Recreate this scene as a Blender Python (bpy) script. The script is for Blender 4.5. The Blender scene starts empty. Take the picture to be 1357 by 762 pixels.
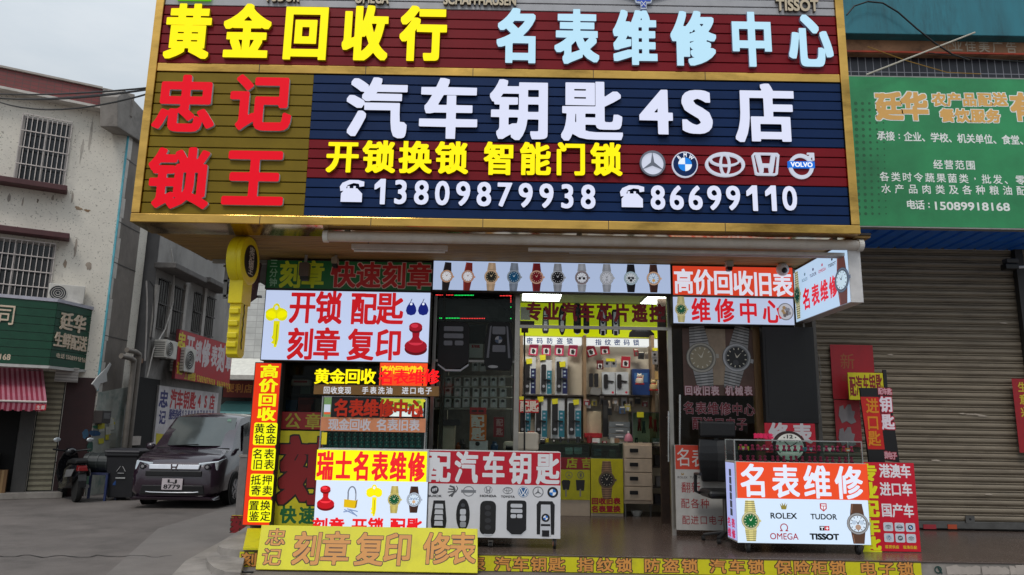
import bpy, bmesh, math, random
import numpy as np
from mathutils import Vector, Matrix
from mathutils.geometry import delaunay_2d_cdt
random.seed(7)
S = bpy.context.scene
COL = S.collection
R = math.radians
V = Vector

# ------------------------------------------------------------------ camera
FPX, CX, CY = 980.0, 678.5, 381.0            # focal length and centre in photo pixels
PITCH, ROLL = math.atan(190 / 980.0), 0.0170
CAM = V((0, -10.2, 1.5))
_f = V((0, math.cos(PITCH), math.sin(PITCH)))
_u0 = V((0, -math.sin(PITCH), math.cos(PITCH)))
_x = V((1, 0, 0))
CR = math.cos(ROLL) * _x + math.sin(ROLL) * _u0
CU = math.cos(ROLL) * _u0 - math.sin(ROLL) * _x
cd = bpy.data.cameras.new('camera')
cam = bpy.data.objects.new('camera', cd)
COL.objects.link(cam)
cd.sensor_width = 36
cd.lens = FPX / 1357 * 36
cd.clip_start = 0.05
cd.clip_end = 1500
cam.matrix_world = Matrix(((CR.x, CU.x, -_f.x, CAM.x), (CR.y, CU.y, -_f.y, CAM.y), (CR.z, CU.z, -_f.z, CAM.z), (0, 0, 0, 1)))
S.camera = cam

# ------------------------------------------------------------------ light
SUN_EL, SUN_AZ = R(52), R(200)               # azimuth of the sun clockwise from +Y: behind the camera, slightly left
w = bpy.data.worlds.new('World')
S.world = w
w.use_nodes = True
nt = w.node_tree
nt.nodes.clear()
wo = nt.nodes.new('ShaderNodeOutputWorld')
bg = nt.nodes.new('ShaderNodeBackground')
sky = nt.nodes.new('ShaderNodeTexSky')
sky.sky_type = 'NISHITA'
sky.sun_disc = False
sky.sun_elevation = SUN_EL
sky.sun_rotation = SUN_AZ
sky.dust_density = 4
sky.air_density = 1.2
tc = nt.nodes.new('ShaderNodeTexCoord')
mp = nt.nodes.new('ShaderNodeMapping')
mp.inputs['Scale'].default_value = (1.6, 1.6, 4.5)
nz = nt.nodes.new('ShaderNodeTexNoise')
nz.inputs['Scale'].default_value = 1.3
nz.inputs['Detail'].default_value = 7
nz.inputs['Roughness'].default_value = .55
cr = nt.nodes.new('ShaderNodeValToRGB')
cr.color_ramp.elements[0].position = .3
cr.color_ramp.elements[0].color = (6.0, 6.9, 7.7, 1)
cr.color_ramp.elements[1].position = .72
cr.color_ramp.elements[1].color = (9.0, 9.4, 9.7, 1)
mx = nt.nodes.new('ShaderNodeMixRGB')
mx.inputs[0].default_value = .88             # overcast: cloud over most of the blue
nt.links.new(tc.outputs['Generated'], mp.inputs[0])
nt.links.new(mp.outputs[0], nz.inputs['Vector'])
nt.links.new(nz.outputs[0], cr.inputs[0])
nt.links.new(sky.outputs[0], mx.inputs[1])
nt.links.new(cr.outputs[0], mx.inputs[2])
# overcast sky: brightest at the zenith, about a third of that at the horizon
sx = nt.nodes.new('ShaderNodeSeparateXYZ')
nt.links.new(tc.outputs['Generated'], sx.inputs[0])
mr = nt.nodes.new('ShaderNodeMapRange')
mr.inputs[1].default_value = 0
mr.inputs[2].default_value = 1
mr.inputs[3].default_value = .5
mr.inputs[4].default_value = 1.62
nt.links.new(sx.outputs[2], mr.inputs[0])
vm = nt.nodes.new('ShaderNodeVectorMath')
vm.operation = 'SCALE'
nt.links.new(mx.outputs[0], vm.inputs[0])
nt.links.new(mr.outputs[0], vm.inputs['Scale'])
nt.links.new(vm.outputs[0], bg.inputs[0])
bg.inputs[1].default_value = .1
nt.links.new(bg.outputs[0], wo.inputs[0])
sl = bpy.data.lights.new('sun', 'SUN')
sl.energy = 1.0
sl.angle = R(14)
sl.color = (1, .96, .9)
so = bpy.data.objects.new('sun', sl)
COL.objects.link(so)
_sd = V((math.sin(SUN_AZ) * math.cos(SUN_EL), math.cos(SUN_AZ) * math.cos(SUN_EL), math.sin(SUN_EL)))
so.rotation_euler = _sd.to_track_quat('Z', 'Y').to_euler()
S.view_settings.view_transform = 'Standard'
S.view_settings.look = 'None'
S.view_settings.gamma = 1
S.view_settings.use_curve_mapping = False
S.view_settings.exposure = 0.0
S.cycles.use_denoising = True
S.cycles.max_bounces = 8
S.cycles.transparent_max_bounces = 16

# ------------------------------------------------------------------ materials
def lin(c):
    return tuple(((x / 255) / 12.92 if x <= 10 else (((x / 255) + .055) / 1.055) ** 2.4) for x in c) + (1,)
_mats = {}
def mat(c, rough=.55, metal=0, emit=0, var=.12, scale=6, bump=0, bscale=None, dirt_or_reflection=None, spec=.5, coat=0, stretch=(1, 1, 1)):
    """procedural paint / plastic / metal: sRGB colour c broken up by noise; emit > 0 is a lit film"""
    key = (c, rough, metal, emit, var, scale, bump, bscale, dirt_or_reflection, spec, coat, stretch)
    if key in _mats:
        return _mats[key]
    m = bpy.data.materials.new('m_%d_%d_%d' % c)
    m.use_nodes = True
    t = m.node_tree
    b = t.nodes['Principled BSDF']
    L = lin(c)
    b.inputs['Roughness'].default_value = rough
    b.inputs['Metallic'].default_value = metal
    b.inputs['Specular IOR Level'].default_value = spec
    if coat:
        b.inputs['Coat Weight'].default_value = coat
        b.inputs['Coat Roughness'].default_value = .06
    if emit:
        b.inputs['Base Color'].default_value = tuple(x * .35 for x in L[:3]) + (1,)
        b.inputs['Specular IOR Level'].default_value = .15
        b.inputs['Emission Color'].default_value = L
        b.inputs['Emission Strength'].default_value = emit
    elif var or dirt_or_reflection:
        g = t.nodes.new('ShaderNodeTexCoord')
        q = t.nodes.new('ShaderNodeMapping')
        q.inputs['Scale'].default_value = stretch
        t.links.new(g.outputs['Object'], q.inputs[0])
        n = t.nodes.new('ShaderNodeTexNoise')
        n.inputs['Scale'].default_value = scale
        n.inputs['Detail'].default_value = 6
        n.inputs['Roughness'].default_value = .65
        t.links.new(q.outputs[0], n.inputs['Vector'])
        r = t.nodes.new('ShaderNodeValToRGB')
        r.color_ramp.elements[0].position = .32
        r.color_ramp.elements[1].position = .68
        r.color_ramp.elements[0].color = tuple(x * (1 - var) for x in L[:3]) + (1,)
        r.color_ramp.elements[1].color = tuple(min(1, x * (1 + var)) for x in L[:3]) + (1,)
        t.links.new(n.outputs[0], r.inputs[0])
        out = r.outputs[0]
        if dirt_or_reflection:
            dc, amount, ds = dirt_or_reflection
            n2 = t.nodes.new('ShaderNodeTexNoise')
            n2.inputs['Scale'].default_value = ds
            n2.inputs['Detail'].default_value = 8
            n2.inputs['Roughness'].default_value = .7
            t.links.new(q.outputs[0], n2.inputs['Vector'])
            r2 = t.nodes.new('ShaderNodeValToRGB')
            r2.color_ramp.elements[0].position = .5
            r2.color_ramp.elements[1].position = .72
            r2.color_ramp.elements[0].color = (0, 0, 0, 1)
            r2.color_ramp.elements[1].color = (amount, amount, amount, 1)
            t.links.new(n2.outputs[0], r2.inputs[0])
            x = t.nodes.new('ShaderNodeMixRGB')
            x.inputs[2].default_value = lin(dc)
            t.links.new(r2.outputs[0], x.inputs[0])
            t.links.new(out, x.inputs[1])
            out = x.outputs[0]
        t.links.new(out, b.inputs['Base Color'])
        rr = t.nodes.new('ShaderNodeMapRange')
        rr.inputs[3].default_value = max(.03, rough - .1)
        rr.inputs[4].default_value = min(1, rough + .12)
        t.links.new(n.outputs[0], rr.inputs[0])
        t.links.new(rr.outputs[0], b.inputs['Roughness'])
        if bump:
            n3 = t.nodes.new('ShaderNodeTexNoise')
            n3.inputs['Scale'].default_value = bscale or scale * 6
            n3.inputs['Detail'].default_value = 4
            t.links.new(g.outputs['Object'], n3.inputs['Vector'])
            bn = t.nodes.new('ShaderNodeBump')
            bn.inputs['Strength'].default_value = bump
            bn.inputs['Distance'].default_value = .02
            t.links.new(n3.outputs[0], bn.inputs['Height'])
            t.links.new(bn.outputs[0], b.inputs['Normal'])
    else:
        b.inputs['Base Color'].default_value = L
    _mats[key] = m
    return m
def lit(c, k=1.0):
    return mat(c, rough=.35, emit=k, var=0)
def prt(c):
    return mat(c, rough=.45, var=.05, scale=3)
def glass_mat(tint=(230, 240, 236), refl=1.0):
    key = ('glass', tint, refl)
    if key in _mats:
        return _mats[key]
    m = bpy.data.materials.new('window_glass')
    m.use_nodes = True
    t = m.node_tree
    t.nodes.clear()
    o = t.nodes.new('ShaderNodeOutputMaterial')
    tr = t.nodes.new('ShaderNodeBsdfTransparent')
    tr.inputs[0].default_value = lin(tint)
    gl = t.nodes.new('ShaderNodeBsdfGlossy')
    gl.inputs['Roughness'].default_value = .03
    fr = t.nodes.new('ShaderNodeFresnel')
    fr.inputs[0].default_value = 1.45
    mu = t.nodes.new('ShaderNodeMath')
    mu.operation = 'MULTIPLY'
    mu.inputs[1].default_value = refl
    mi = t.nodes.new('ShaderNodeMixShader')
    t.links.new(fr.outputs[0], mu.inputs[0])
    t.links.new(mu.outputs[0], mi.inputs[0])
    t.links.new(tr.outputs[0], mi.inputs[1])
    t.links.new(gl.outputs[0], mi.inputs[2])
    t.links.new(mi.outputs[0], o.inputs[0])
    _mats[key] = m
    return m
def grid_mat(c, joint, sx, sz, rough=.4, var=.15, bump=.3, axes='XZ', mortar=.02, offset=0.0, dirt_or_reflection=None, w=1.0, h=1.0):
    """tiles or bricks: Brick texture on object coordinates"""
    key = ('grid', c, joint, sx, sz, rough, axes, mortar, offset, dirt_or_reflection)
    if key in _mats:
        return _mats[key]
    m = mat(c, rough=rough, var=var, scale=1.5, dirt_or_reflection=dirt_or_reflection).copy()
    m.name = 'tiles'
    t = m.node_tree
    b = t.nodes['Principled BSDF']
    src = b.inputs['Base Color'].links[0].from_socket
    g = t.nodes.new('ShaderNodeTexCoord')
    sp = t.nodes.new('ShaderNodeSeparateXYZ')
    cb = t.nodes.new('ShaderNodeCombineXYZ')
    t.links.new(g.outputs['Object'], sp.inputs[0])
    if axes[0] == 'D':                          # along the wall whatever its heading: x + y
        ad = t.nodes.new('ShaderNodeMath')
        t.links.new(sp.outputs[0], ad.inputs[0])
        t.links.new(sp.outputs[1], ad.inputs[1])
        t.links.new(ad.outputs[0], cb.inputs[0])
        t.links.new(sp.outputs[2], cb.inputs[1])
    else:
        t.links.new(sp.outputs['XYZ'.index(axes[0])], cb.inputs[0])
        t.links.new(sp.outputs['XYZ'.index(axes[1])], cb.inputs[1])
    k = t.nodes.new('ShaderNodeTexBrick')
    k.offset = offset
    k.inputs['Scale'].default_value = 1
    k.inputs['Brick Width'].default_value = sx
    k.inputs['Row Height'].default_value = sz
    k.inputs['Mortar Size'].default_value = mortar
    k.inputs['Color1'].default_value = (1, 1, 1, 1)
    k.inputs['Color2'].default_value = (.82, .82, .82, 1)
    k.inputs['Mortar'].default_value = (0, 0, 0, 1)
    t.links.new(cb.outputs[0], k.inputs[0])
    mul = t.nodes.new('ShaderNodeMixRGB')
    mul.blend_type = 'MULTIPLY'
    mul.inputs[0].default_value = 1
    t.links.new(src, mul.inputs[1])
    t.links.new(k.outputs[0], mul.inputs[2])
    x = t.nodes.new('ShaderNodeMixRGB')
    x.inputs[2].default_value = lin(joint)
    t.links.new(k.outputs['Fac'], x.inputs[0])
    t.links.new(mul.outputs[0], x.inputs[1])
    t.links.new(x.outputs[0], b.inputs['Base Color'])
    _mats[key] = m
    return m

# ------------------------------------------------------------------ objects
ROOTLOC = {}
def thing(name, label, cat, loc=(0, 0, 0), group=None, rz=0):
    o = bpy.data.objects.new(name, None)
    o.empty_display_size = .1
    COL.objects.link(o)
    o.location = loc
    o.rotation_euler = (0, 0, rz)
    o['label'] = label
    o['category'] = cat
    if group:
        o['group'] = group
    ROOTLOC[o] = V(loc)
    return o
class MB:
    """collects shapes in world coordinates and links them as one mesh"""
    def __init__(s):
        s.v, s.f, s.m, s.mats = [], [], [], []
    def mi(s, m):
        if m not in s.mats:
            s.mats.append(m)
        return s.mats.index(m)
    def add(s, vs, fs, m):
        k = len(s.v)
        i = s.mi(m)
        s.v.extend(V(p) for p in vs)
        for f in fs:
            s.f.append(tuple(k + a for a in f))
            s.m.append(i)
    def hexa(s, p, m):                        # 8 points: bottom ring then top ring
        s.add(p, [(3, 2, 1, 0), (4, 5, 6, 7), (0, 1, 5, 4), (1, 2, 6, 5), (2, 3, 7, 6), (3, 0, 4, 7)], m)
    def box(s, x0, x1, y0, y1, z0, z1, m):
        s.hexa([(x0, y0, z0), (x1, y0, z0), (x1, y1, z0), (x0, y1, z0), (x0, y0, z1), (x1, y0, z1), (x1, y1, z1), (x0, y1, z1)], m)
    def obox(s, c, a, b, d, m):               # centre and three half axes
        c, a, b, d = V(c), V(a), V(b), V(d)
        s.hexa([c - a - b - d, c + a - b - d, c + a + b - d, c - a + b - d, c - a - b + d, c + a - b + d, c + a + b + d, c - a + b + d], m)
    def beam(s, p, q, w, h, m, up=(0, 0, 1)):
        p, q = V(p), V(q)
        d = (q - p)
        r = d.cross(V(up))
        if r.length < 1e-6:
            r = d.cross(V((1, 0, 0)))
        r.normalize()
        u = r.cross(d).normalized()
        s.obox((p + q) / 2, d / 2, r * w / 2, u * h / 2, m)
    def cyl(s, p, q, r0, m, r1=None, n=12, caps=True):
        p, q = V(p), V(q)
        r1 = r0 if r1 is None else r1
        d = (q - p).normalized()
        a = d.orthogonal().normalized()
        b = d.cross(a)
        vs = []
        for c, r in ((p, r0), (q, r1)):
            for i in range(n):
                t = 2 * math.pi * i / n
                vs.append(c + (a * math.cos(t) + b * math.sin(t)) * r)
        fs = [(i, (i + 1) % n, n + (i + 1) % n, n + i) for i in range(n)]
        if caps:
            fs += [tuple(range(n - 1, -1, -1)), tuple(range(n, 2 * n))]
        s.add(vs, fs, m)
    def tube(s, pts, r, m, n=8):
        pts = [V(p) for p in pts]
        vs, fs = [], []
        a = None
        for i, p in enumerate(pts):
            d = (pts[min(i + 1, len(pts) - 1)] - pts[max(i - 1, 0)]).normalized()
            a = d.orthogonal().normalized() if a is None else (a - d * a.dot(d)).normalized()
            b = d.cross(a)
            for k in range(n):
                t = 2 * math.pi * k / n
                vs.append(p + (a * math.cos(t) + b * math.sin(t)) * r)
        for i in range(len(pts) - 1):
            for k in range(n):
                fs.append((i * n + k, i * n + (k + 1) % n, (i + 1) * n + (k + 1) % n, (i + 1) * n + k))
        fs += [tuple(range(n - 1, -1, -1)), tuple((len(pts) - 1) * n + k for k in range(n))]
        s.add(vs, fs, m)
    def loft(s, rings, m, closed=True, caps=True):
        n = len(rings[0])
        vs = [p for r in rings for p in r]
        fs = []
        for i in range(len(rings) - 1):
            for k in range(n if closed else n - 1):
                fs.append((i * n + k, i * n + (k + 1) % n, (i + 1) * n + (k + 1) % n, (i + 1) * n + k))
        if caps:
            fs += [tuple(range(n - 1, -1, -1)), tuple((len(rings) - 1) * n + k for k in range(n))]
        s.add(vs, fs, m)
    def lathe(s, c, prof, m, n=20, axis=(0, 0, 1)):
        ax = V(axis).normalized()
        a = ax.orthogonal().normalized()
        b = ax.cross(a)
        rings = [[V(c) + ax * z + (a * math.cos(2 * math.pi * k / n) + b * math.sin(2 * math.pi * k / n)) * r for k in range(n)] for r, z in prof]
        s.loft(rings, m)
    def ell(s, c, rx, ry, rz, m, n=14, k=8):
        rings = []
        for i in range(k + 1):
            t = -math.pi / 2 + math.pi * i / k
            ct = max(.001, math.cos(t))
            rings.append([V(c) + V((rx * ct * math.cos(2 * math.pi * j / n), ry * ct * math.sin(2 * math.pi * j / n), rz * math.sin(t))) for j in range(n)])
        s.loft(rings, m)
    def build(s, name, parent=None, bev=0, smooth=False, seg=2, sub=0, label=None, kind=None):
        if not s.v:
            return None
        if parent is not None:
            o0 = ROOTLOC[parent]
        else:
            xs = [p.x for p in s.v]; ys = [p.y for p in s.v]; zs = [p.z for p in s.v]
            o0 = V(((min(xs) + max(xs)) / 2, (min(ys) + max(ys)) / 2, min(zs)))
        me = bpy.data.meshes.new(name)
        me.from_pydata([tuple(p - o0) for p in s.v], [], s.f)
        for m in s.mats:
            me.materials.append(m)
        me.polygons.foreach_set('material_index', s.m)
        if smooth:
            me.polygons.foreach_set('use_smooth', [True] * len(s.f))
        me.update()
        o = bpy.data.objects.new(name, me)
        COL.objects.link(o)
        ROOTLOC[o] = o0
        if parent is not None:
            o.parent = parent
        else:
            o.location = o0
        if sub:
            md = o.modifiers.new('sub', 'SUBSURF'); md.levels = sub; md.render_levels = sub
        if bev:
            md = o.modifiers.new('bev', 'BEVEL'); md.width = bev; md.segments = seg; md.limit_method = 'ANGLE'; md.angle_limit = R(40)
        if smooth and not sub:
            try:
                me.set_sharp_from_angle(angle=R(38))
            except Exception:
                pass
        if label:
            o['label'] = label
        if kind:
            o['kind'] = kind
        return o
def tag(o, label, cat, group=None, kind=None):
    o['label'] = label
    o['category'] = cat
    if group:
        o['group'] = group
    if kind:
        o['kind'] = kind
    return o
def struct(o):
    o['kind'] = 'structure'
    return o
def dup(root, loc, label=None, group=None, rz=None):
    r = root.copy(); COL.objects.link(r); r.location = loc
    ROOTLOC[r] = V(loc)
    if rz is not None:
        r.rotation_euler = (0, 0, rz)
    if label:
        r['label'] = label
    if group:
        r['group'] = group
    for ch in list(root.children):
        c = ch.copy(); COL.objects.link(c); c.parent = r
        for g in ch.children:
            d = g.copy(); COL.objects.link(d); d.parent = c
    return r

# ------------------------------------------------------------------ planes
class Face:
    """an upright (or leaning) plane in the scene; uv() turns a point of the photograph into metres on it"""
    def __init__(s, o, r=(1, 0, 0), u=(0, 0, 1)):
        s.o, s.r, s.u = V(o), V(r).normalized(), V(u).normalized()
        s.n = s.r.cross(s.u).normalized()
    def uv(s, px, py):
        d = _f * FPX + CR * (px - CX) + CU * (CY - py)
        t = (s.o - CAM).dot(s.n) / d.dot(s.n)
        q = CAM + d * t - s.o
        return q.dot(s.r), q.dot(s.u)
    def P(s, u, v, off=0.0):
        return s.o + s.r * u + s.u * v + s.n * off
    def pt(s, px, py, off=0.0):
        return s.P(*s.uv(px, py), off)
    def rect(s, x0, y0, x1, y1):
        xm, ym = (x0 + x1) / 2, (y0 + y1) / 2
        return s.uv(x0, ym)[0], s.uv(xm, y1)[1], s.uv(x1, ym)[0], s.uv(xm, y0)[1]
    def loc(s, px, py):
        u, v = s.uv(px, py)
        su = (s.uv(px + 2, py)[0] - s.uv(px - 2, py)[0]) / 4
        sv = (s.uv(px, py - 2)[1] - s.uv(px, py + 2)[1]) / 4
        return u, v, su, sv
    def slab(s, mb, u0, v0, u1, v1, m, back=.02, front=0.0):
        mb.obox(s.P((u0 + u1) / 2, (v0 + v1) / 2, (front - back) / 2), s.r * (u1 - u0) / 2, s.u * (v1 - v0) / 2, s.n * (front + back) / 2, m)
def XY(Y):
    return Face((0, Y, 0))
def gnd(px, py, z=0.0):
    d = _f * FPX + CR * (px - CX) + CU * (CY - py)
    t = (z - CAM.z) / d.z
    return CAM + d * t

# ------------------------------------------------------------------ lettering: glyph outlines from Blender's own font, made bolder by a distance field
_raw = {}
ONE = [[(.10, .56), (.30, .735), (.42, .735), (.42, 0), (.30, 0), (.30, .56), (.10, .44)]]
def raw(st):
    if st in _raw:
        return _raw[st]
    if st == '1':
        segs = []
        for lp in ONE:
            for a, b in zip(lp, lp[1:] + lp[:1]):
                segs.append((a[0], a[1], b[0], b[1]))
        _raw[st] = np.array(segs)
        return _raw[st]
    c = bpy.data.curves.new('t', 'FONT')
    c.body = st; c.size = 1; c.resolution_u = 4; c.fill_mode = 'NONE'
    o = bpy.data.objects.new('t', c)
    COL.objects.link(o)
    dg = bpy.context.evaluated_depsgraph_get()
    dg.update()
    me = bpy.data.meshes.new_from_object(o.evaluated_get(dg))
    co = np.array([(v.co.x, v.co.y) for v in me.vertices])
    ed = np.array([tuple(e.vertices) for e in me.edges])
    segs = np.concatenate([co[ed[:, 0]], co[ed[:, 1]]], 1) if len(ed) else np.zeros((0, 4))
    bpy.data.objects.remove(o); bpy.data.curves.remove(c); bpy.data.meshes.remove(me)
    _raw[st] = segs
    return segs
def _field(segs, bx, by, rnd, res):
    x0, x1 = min(segs[:, 0].min(), segs[:, 2].min()), max(segs[:, 0].max(), segs[:, 2].max())
    y0, y1 = min(segs[:, 1].min(), segs[:, 3].min()), max(segs[:, 1].max(), segs[:, 3].max())
    h = 1.0 / res
    gx = np.arange(x0 - bx - 2 * h, x1 + bx + 2.5 * h, h)
    gy = np.arange(y0 - by - 2 * h, y1 + by + 2.5 * h, h)
    D = np.empty((len(gy), len(gx)))
    ax, ay, cx, cy = segs.T
    ex, ey = cx - ax, cy - ay
    for i, y in enumerate(gy):
        rx, ry = (ax[None] - gx[:, None]) / bx, np.broadcast_to((ay - y)[None] / by, (len(gx), len(ax)))
        dx, dy = ex[None] / bx, ey[None] / by
        with np.errstate(divide='ignore', invalid='ignore'):
            if rnd:
                t = np.clip(-(rx * dx + ry * dy) / (dx * dx + dy * dy + 1e-12), 0, 1)
                d = np.sqrt((rx + t * dx) ** 2 + (ry + t * dy) ** 2).min(1)
            else:
                d = None
                for t in (0.0, 1.0, -rx / dx, -ry / dy, -(rx - ry) / (dx - dy), -(rx + ry) / (dx + dy)):
                    t = np.clip(np.nan_to_num(t, nan=0, posinf=1, neginf=0), 0, 1)
                    q = np.maximum(np.abs(rx + t * dx), np.abs(ry + t * dy)).min(1)
                    d = q if d is None else np.minimum(d, q)
            cr_ = ((ay > y) != (cy > y))
            xi = ax + (y - ay) / np.where(ey == 0, 1e-9, ey) * ex
            ins = ((cr_[None] & (gx[:, None] < xi[None])).sum(1) % 2) == 1
        D[i] = np.where(ins, -d, d) - 1.0
    return gx, gy, D
def _march(gx, gy, D):
    B = D < 0
    c = (B[:-1, :-1] * 1 + B[:-1, 1:] * 2 + B[1:, 1:] * 4 + B[1:, :-1] * 8)
    nxt = {}
    T = {1: [(3, 0)], 2: [(0, 1)], 3: [(3, 1)], 4: [(1, 2)], 5: [(3, 0), (1, 2)], 6: [(0, 2)], 7: [(3, 2)], 8: [(2, 3)], 9: [(2, 0)], 10: [(0, 1), (2, 3)], 11: [(2, 1)], 12: [(1, 3)], 13: [(1, 0)], 14: [(0, 3)]}
    def eid(i, j, e):
        return (i, j, 0) if e == 0 else (i, j + 1, 1) if e == 1 else (i + 1, j, 0) if e == 2 else (i, j, 1)
    for i, j in zip(*np.nonzero((c > 0) & (c < 15))):
        for a, b in T[int(c[i, j])]:
            nxt[eid(i, j, a)] = eid(i, j, b)
    def pos(k):
        i, j, e = k
        a = D[i, j]
        b = D[i, j + 1] if e == 0 else D[i + 1, j]
        t = a / (a - b)
        return (gx[j] + t * (gx[1] - gx[0]), gy[i]) if e == 0 else (gx[j], gy[i] + t * (gy[1] - gy[0]))
    loops = []
    while nxt:
        k0, k = next(iter(nxt.items()))
        lp = [k0]
        del nxt[k0]
        while k != k0 and k in nxt:
            lp.append(k)
            k = nxt.pop(k)
        loops.append([pos(q) for q in lp])
    return loops
def _rdp(p, tol):
    if len(p) < 3:
        return p
    a, b = np.array(p[0]), np.array(p[-1])
    q = np.array(p[1:-1])
    d = b - a
    L = math.hypot(*d)
    dist = np.abs(d[0] * (q[:, 1] - a[1]) - d[1] * (q[:, 0] - a[0])) / L if L > 1e-9 else np.hypot(*(q - a).T)
    i = int(dist.argmax())
    if dist[i] <= tol:
        return [p[0], p[-1]]
    return _rdp(p[:i + 2], tol)[:-1] + _rdp(p[i + 1:], tol)
_gl = {}
def glyph(st, bx=.035, by=.03, rnd=False, res=56):
    key = (st, bx, by, rnd, res)
    if key in _gl:
        return _gl[key]
    segs = raw(st)
    out = []
    for lp in (_march(*_field(segs, max(bx, .004), max(by, .004), rnd, res)) if len(segs) else []):
        if len(lp) < 4:
            continue
        h = len(lp) // 2
        q = _rdp(lp[:h + 1], .22 / res)[:-1] + _rdp(lp[h:] + lp[:1], .22 / res)[:-1]
        if len(q) >= 3:
            out.append(q)
    fl, tris = [], []
    if out:
        ed, k = [], 0
        for lp in out:
            ed += [(k + i, k + (i + 1) % len(lp)) for i in range(len(lp))]
            fl += lp
            k += len(lp)
        cv, _, cf, _, _, _ = delaunay_2d_cdt([V(p).to_2d() if len(p) > 2 else V((p[0], p[1])) for p in fl], ed, [], 0, 1e-6)
        cv = np.array([(q.x, q.y) for q in cv])
        T = np.array([f[:3] for f in cf])
        cen = cv[T].mean(1)
        A = np.array(fl)
        Bp = A[[e[1] for e in ed]]
        cr_ = (A[None, :, 1] > cen[:, None, 1]) != (Bp[None, :, 1] > cen[:, None, 1])
        dy = Bp[:, 1] - A[:, 1]
        xi = A[None, :, 0] + (cen[:, None, 1] - A[None, :, 1]) / np.where(dy == 0, 1e-9, dy)[None] * (Bp[:, 0] - A[:, 0])[None]
        ins = ((cr_ & (cen[:, None, 0] < xi)).sum(1) % 2) == 1
        tris = [tuple(int(a) for a in t) for t in T[ins]]
        fl = [tuple(q) for q in cv]
    _gl[key] = (out, fl, tris)
    return _gl[key]
LV = .0016
class Art:
    """printed, cut-out or raised graphics on a Face; positions in photo pixels, built in metres on the plane"""
    def __init__(s, F, base=0.0):
        s.F, s.base, s.mb, s.marks, s.inrow = F, base, MB(), [], False
    def poly(s, c, pts, m, lv=1, thick=0.0, side=None, ang=0):
        u, v, su, sv = s.F.loc(*c)
        ca, sa = math.cos(ang), math.sin(ang)
        off = s.base + LV * lv + thick
        q = [(x * ca - y * sa, x * sa + y * ca) for x, y in pts]
        P = [(u + x * su, v - y * sv) for x, y in q]
        ar = sum(a[0] * b[1] - b[0] * a[1] for a, b in zip(P, P[1:] + P[:1]))
        if ar < 0:
            P.reverse()
        n = len(P)
        s.mb.add([s.F.P(a, b, off) for a, b in P], [tuple(range(n))], m)
        if thick:
            s.mb.add([s.F.P(a, b, off) for a, b in P] + [s.F.P(a, b, s.base) for a, b in P], [(n + i, n + (i + 1) % n, (i + 1) % n, i) for i in range(n)], side or m)
    def rect(s, x0, y0, x1, y1, m, lv=1, **k):
        u0, v0, u1, v1 = s.F.rect(x0, y0, x1, y1)
        th = k.get('thick', 0)
        off = s.base + LV * lv + th
        if th:
            s.F.slab(s.mb, u0, v0, u1, v1, m, back=-s.base, front=off)
        else:
            s.mb.add([s.F.P(u0, v0, off), s.F.P(u1, v0, off), s.F.P(u1, v1, off), s.F.P(u0, v1, off)], [(0, 1, 2, 3)], m)
    def ell(s, cx, cy, rx, ry, m, lv=1, n=24, **k):
        s.poly((cx, cy), [(rx * math.cos(2 * math.pi * i / n), ry * math.sin(2 * math.pi * i / n)) for i in range(n)], m, lv, **k)
    def ring(s, cx, cy, rx, ry, w, m, lv=1, n=28, thick=0.0, a0=0, a1=360, wy=None):
        wy = w if wy is None else wy
        full = a1 - a0 >= 360
        u, v, su, sv = s.F.loc(cx, cy)
        off = s.base + LV * lv + thick
        a, b, a2, b2 = [], [], [], []
        N = n if full else n + 1
        for i in range(N):
            t = R(a0 + (a1 - a0) * i / n)
            for L, f in ((a, 1), (b, 0)):
                L.append((u + (rx - w * f) * math.cos(t) * su, v - (ry - wy * f) * math.sin(t) * sv))
        P = [s.F.P(*q, off) for q in a + b]
        fs = [(i, N + i, N + (i + 1) % N, (i + 1) % N)[::-1] for i in range(N if full else N - 1)]
        s.mb.add(P, fs, m)
        if thick:
            Q = [s.F.P(*q, s.base) for q in a + b]
            k = 2 * N
            fs2 = []
            for i in range(N if full else N - 1):
                j = (i + 1) % N
                fs2 += [(i, j, k + j, k + i), (N + j, N + i, k + N + i, k + N + j)]
            s.mb.add(P + Q, fs2, m)
    def line(s, x0, y0, x1, y1, w, m, lv=1, **k):
        dx, dy = x1 - x0, y1 - y0
        L = math.hypot(dx, dy)
        nx, ny = -dy / L * w / 2, dx / L * w / 2
        cx, cy = (x0 + x1) / 2, (y0 + y1) / 2
        s.poly((cx, cy), [(-dx / 2 + nx, -dy / 2 + ny), (dx / 2 + nx, dy / 2 + ny), (dx / 2 - nx, dy / 2 - ny), (-dx / 2 - nx, -dy / 2 - ny)], m, lv, **k)
    def rrect(s, x0, y0, x1, y1, r, m, lv=1, **k):
        cx, cy, a, b = (x0 + x1) / 2, (y0 + y1) / 2, (x1 - x0) / 2, (y1 - y0) / 2
        r = min(r, a, b)
        pts = []
        for sx, sy, t0 in ((1, 1, 0), (-1, 1, 90), (-1, -1, 180), (1, -1, 270)):
            for i in range(5):
                t = R(t0 + 22.5 * i)
                pts.append((sx * (a - r) + r * math.cos(t), sy * (b - r) + r * math.sin(t)))
        s.poly((cx, cy), pts, m, lv, **k)
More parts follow.
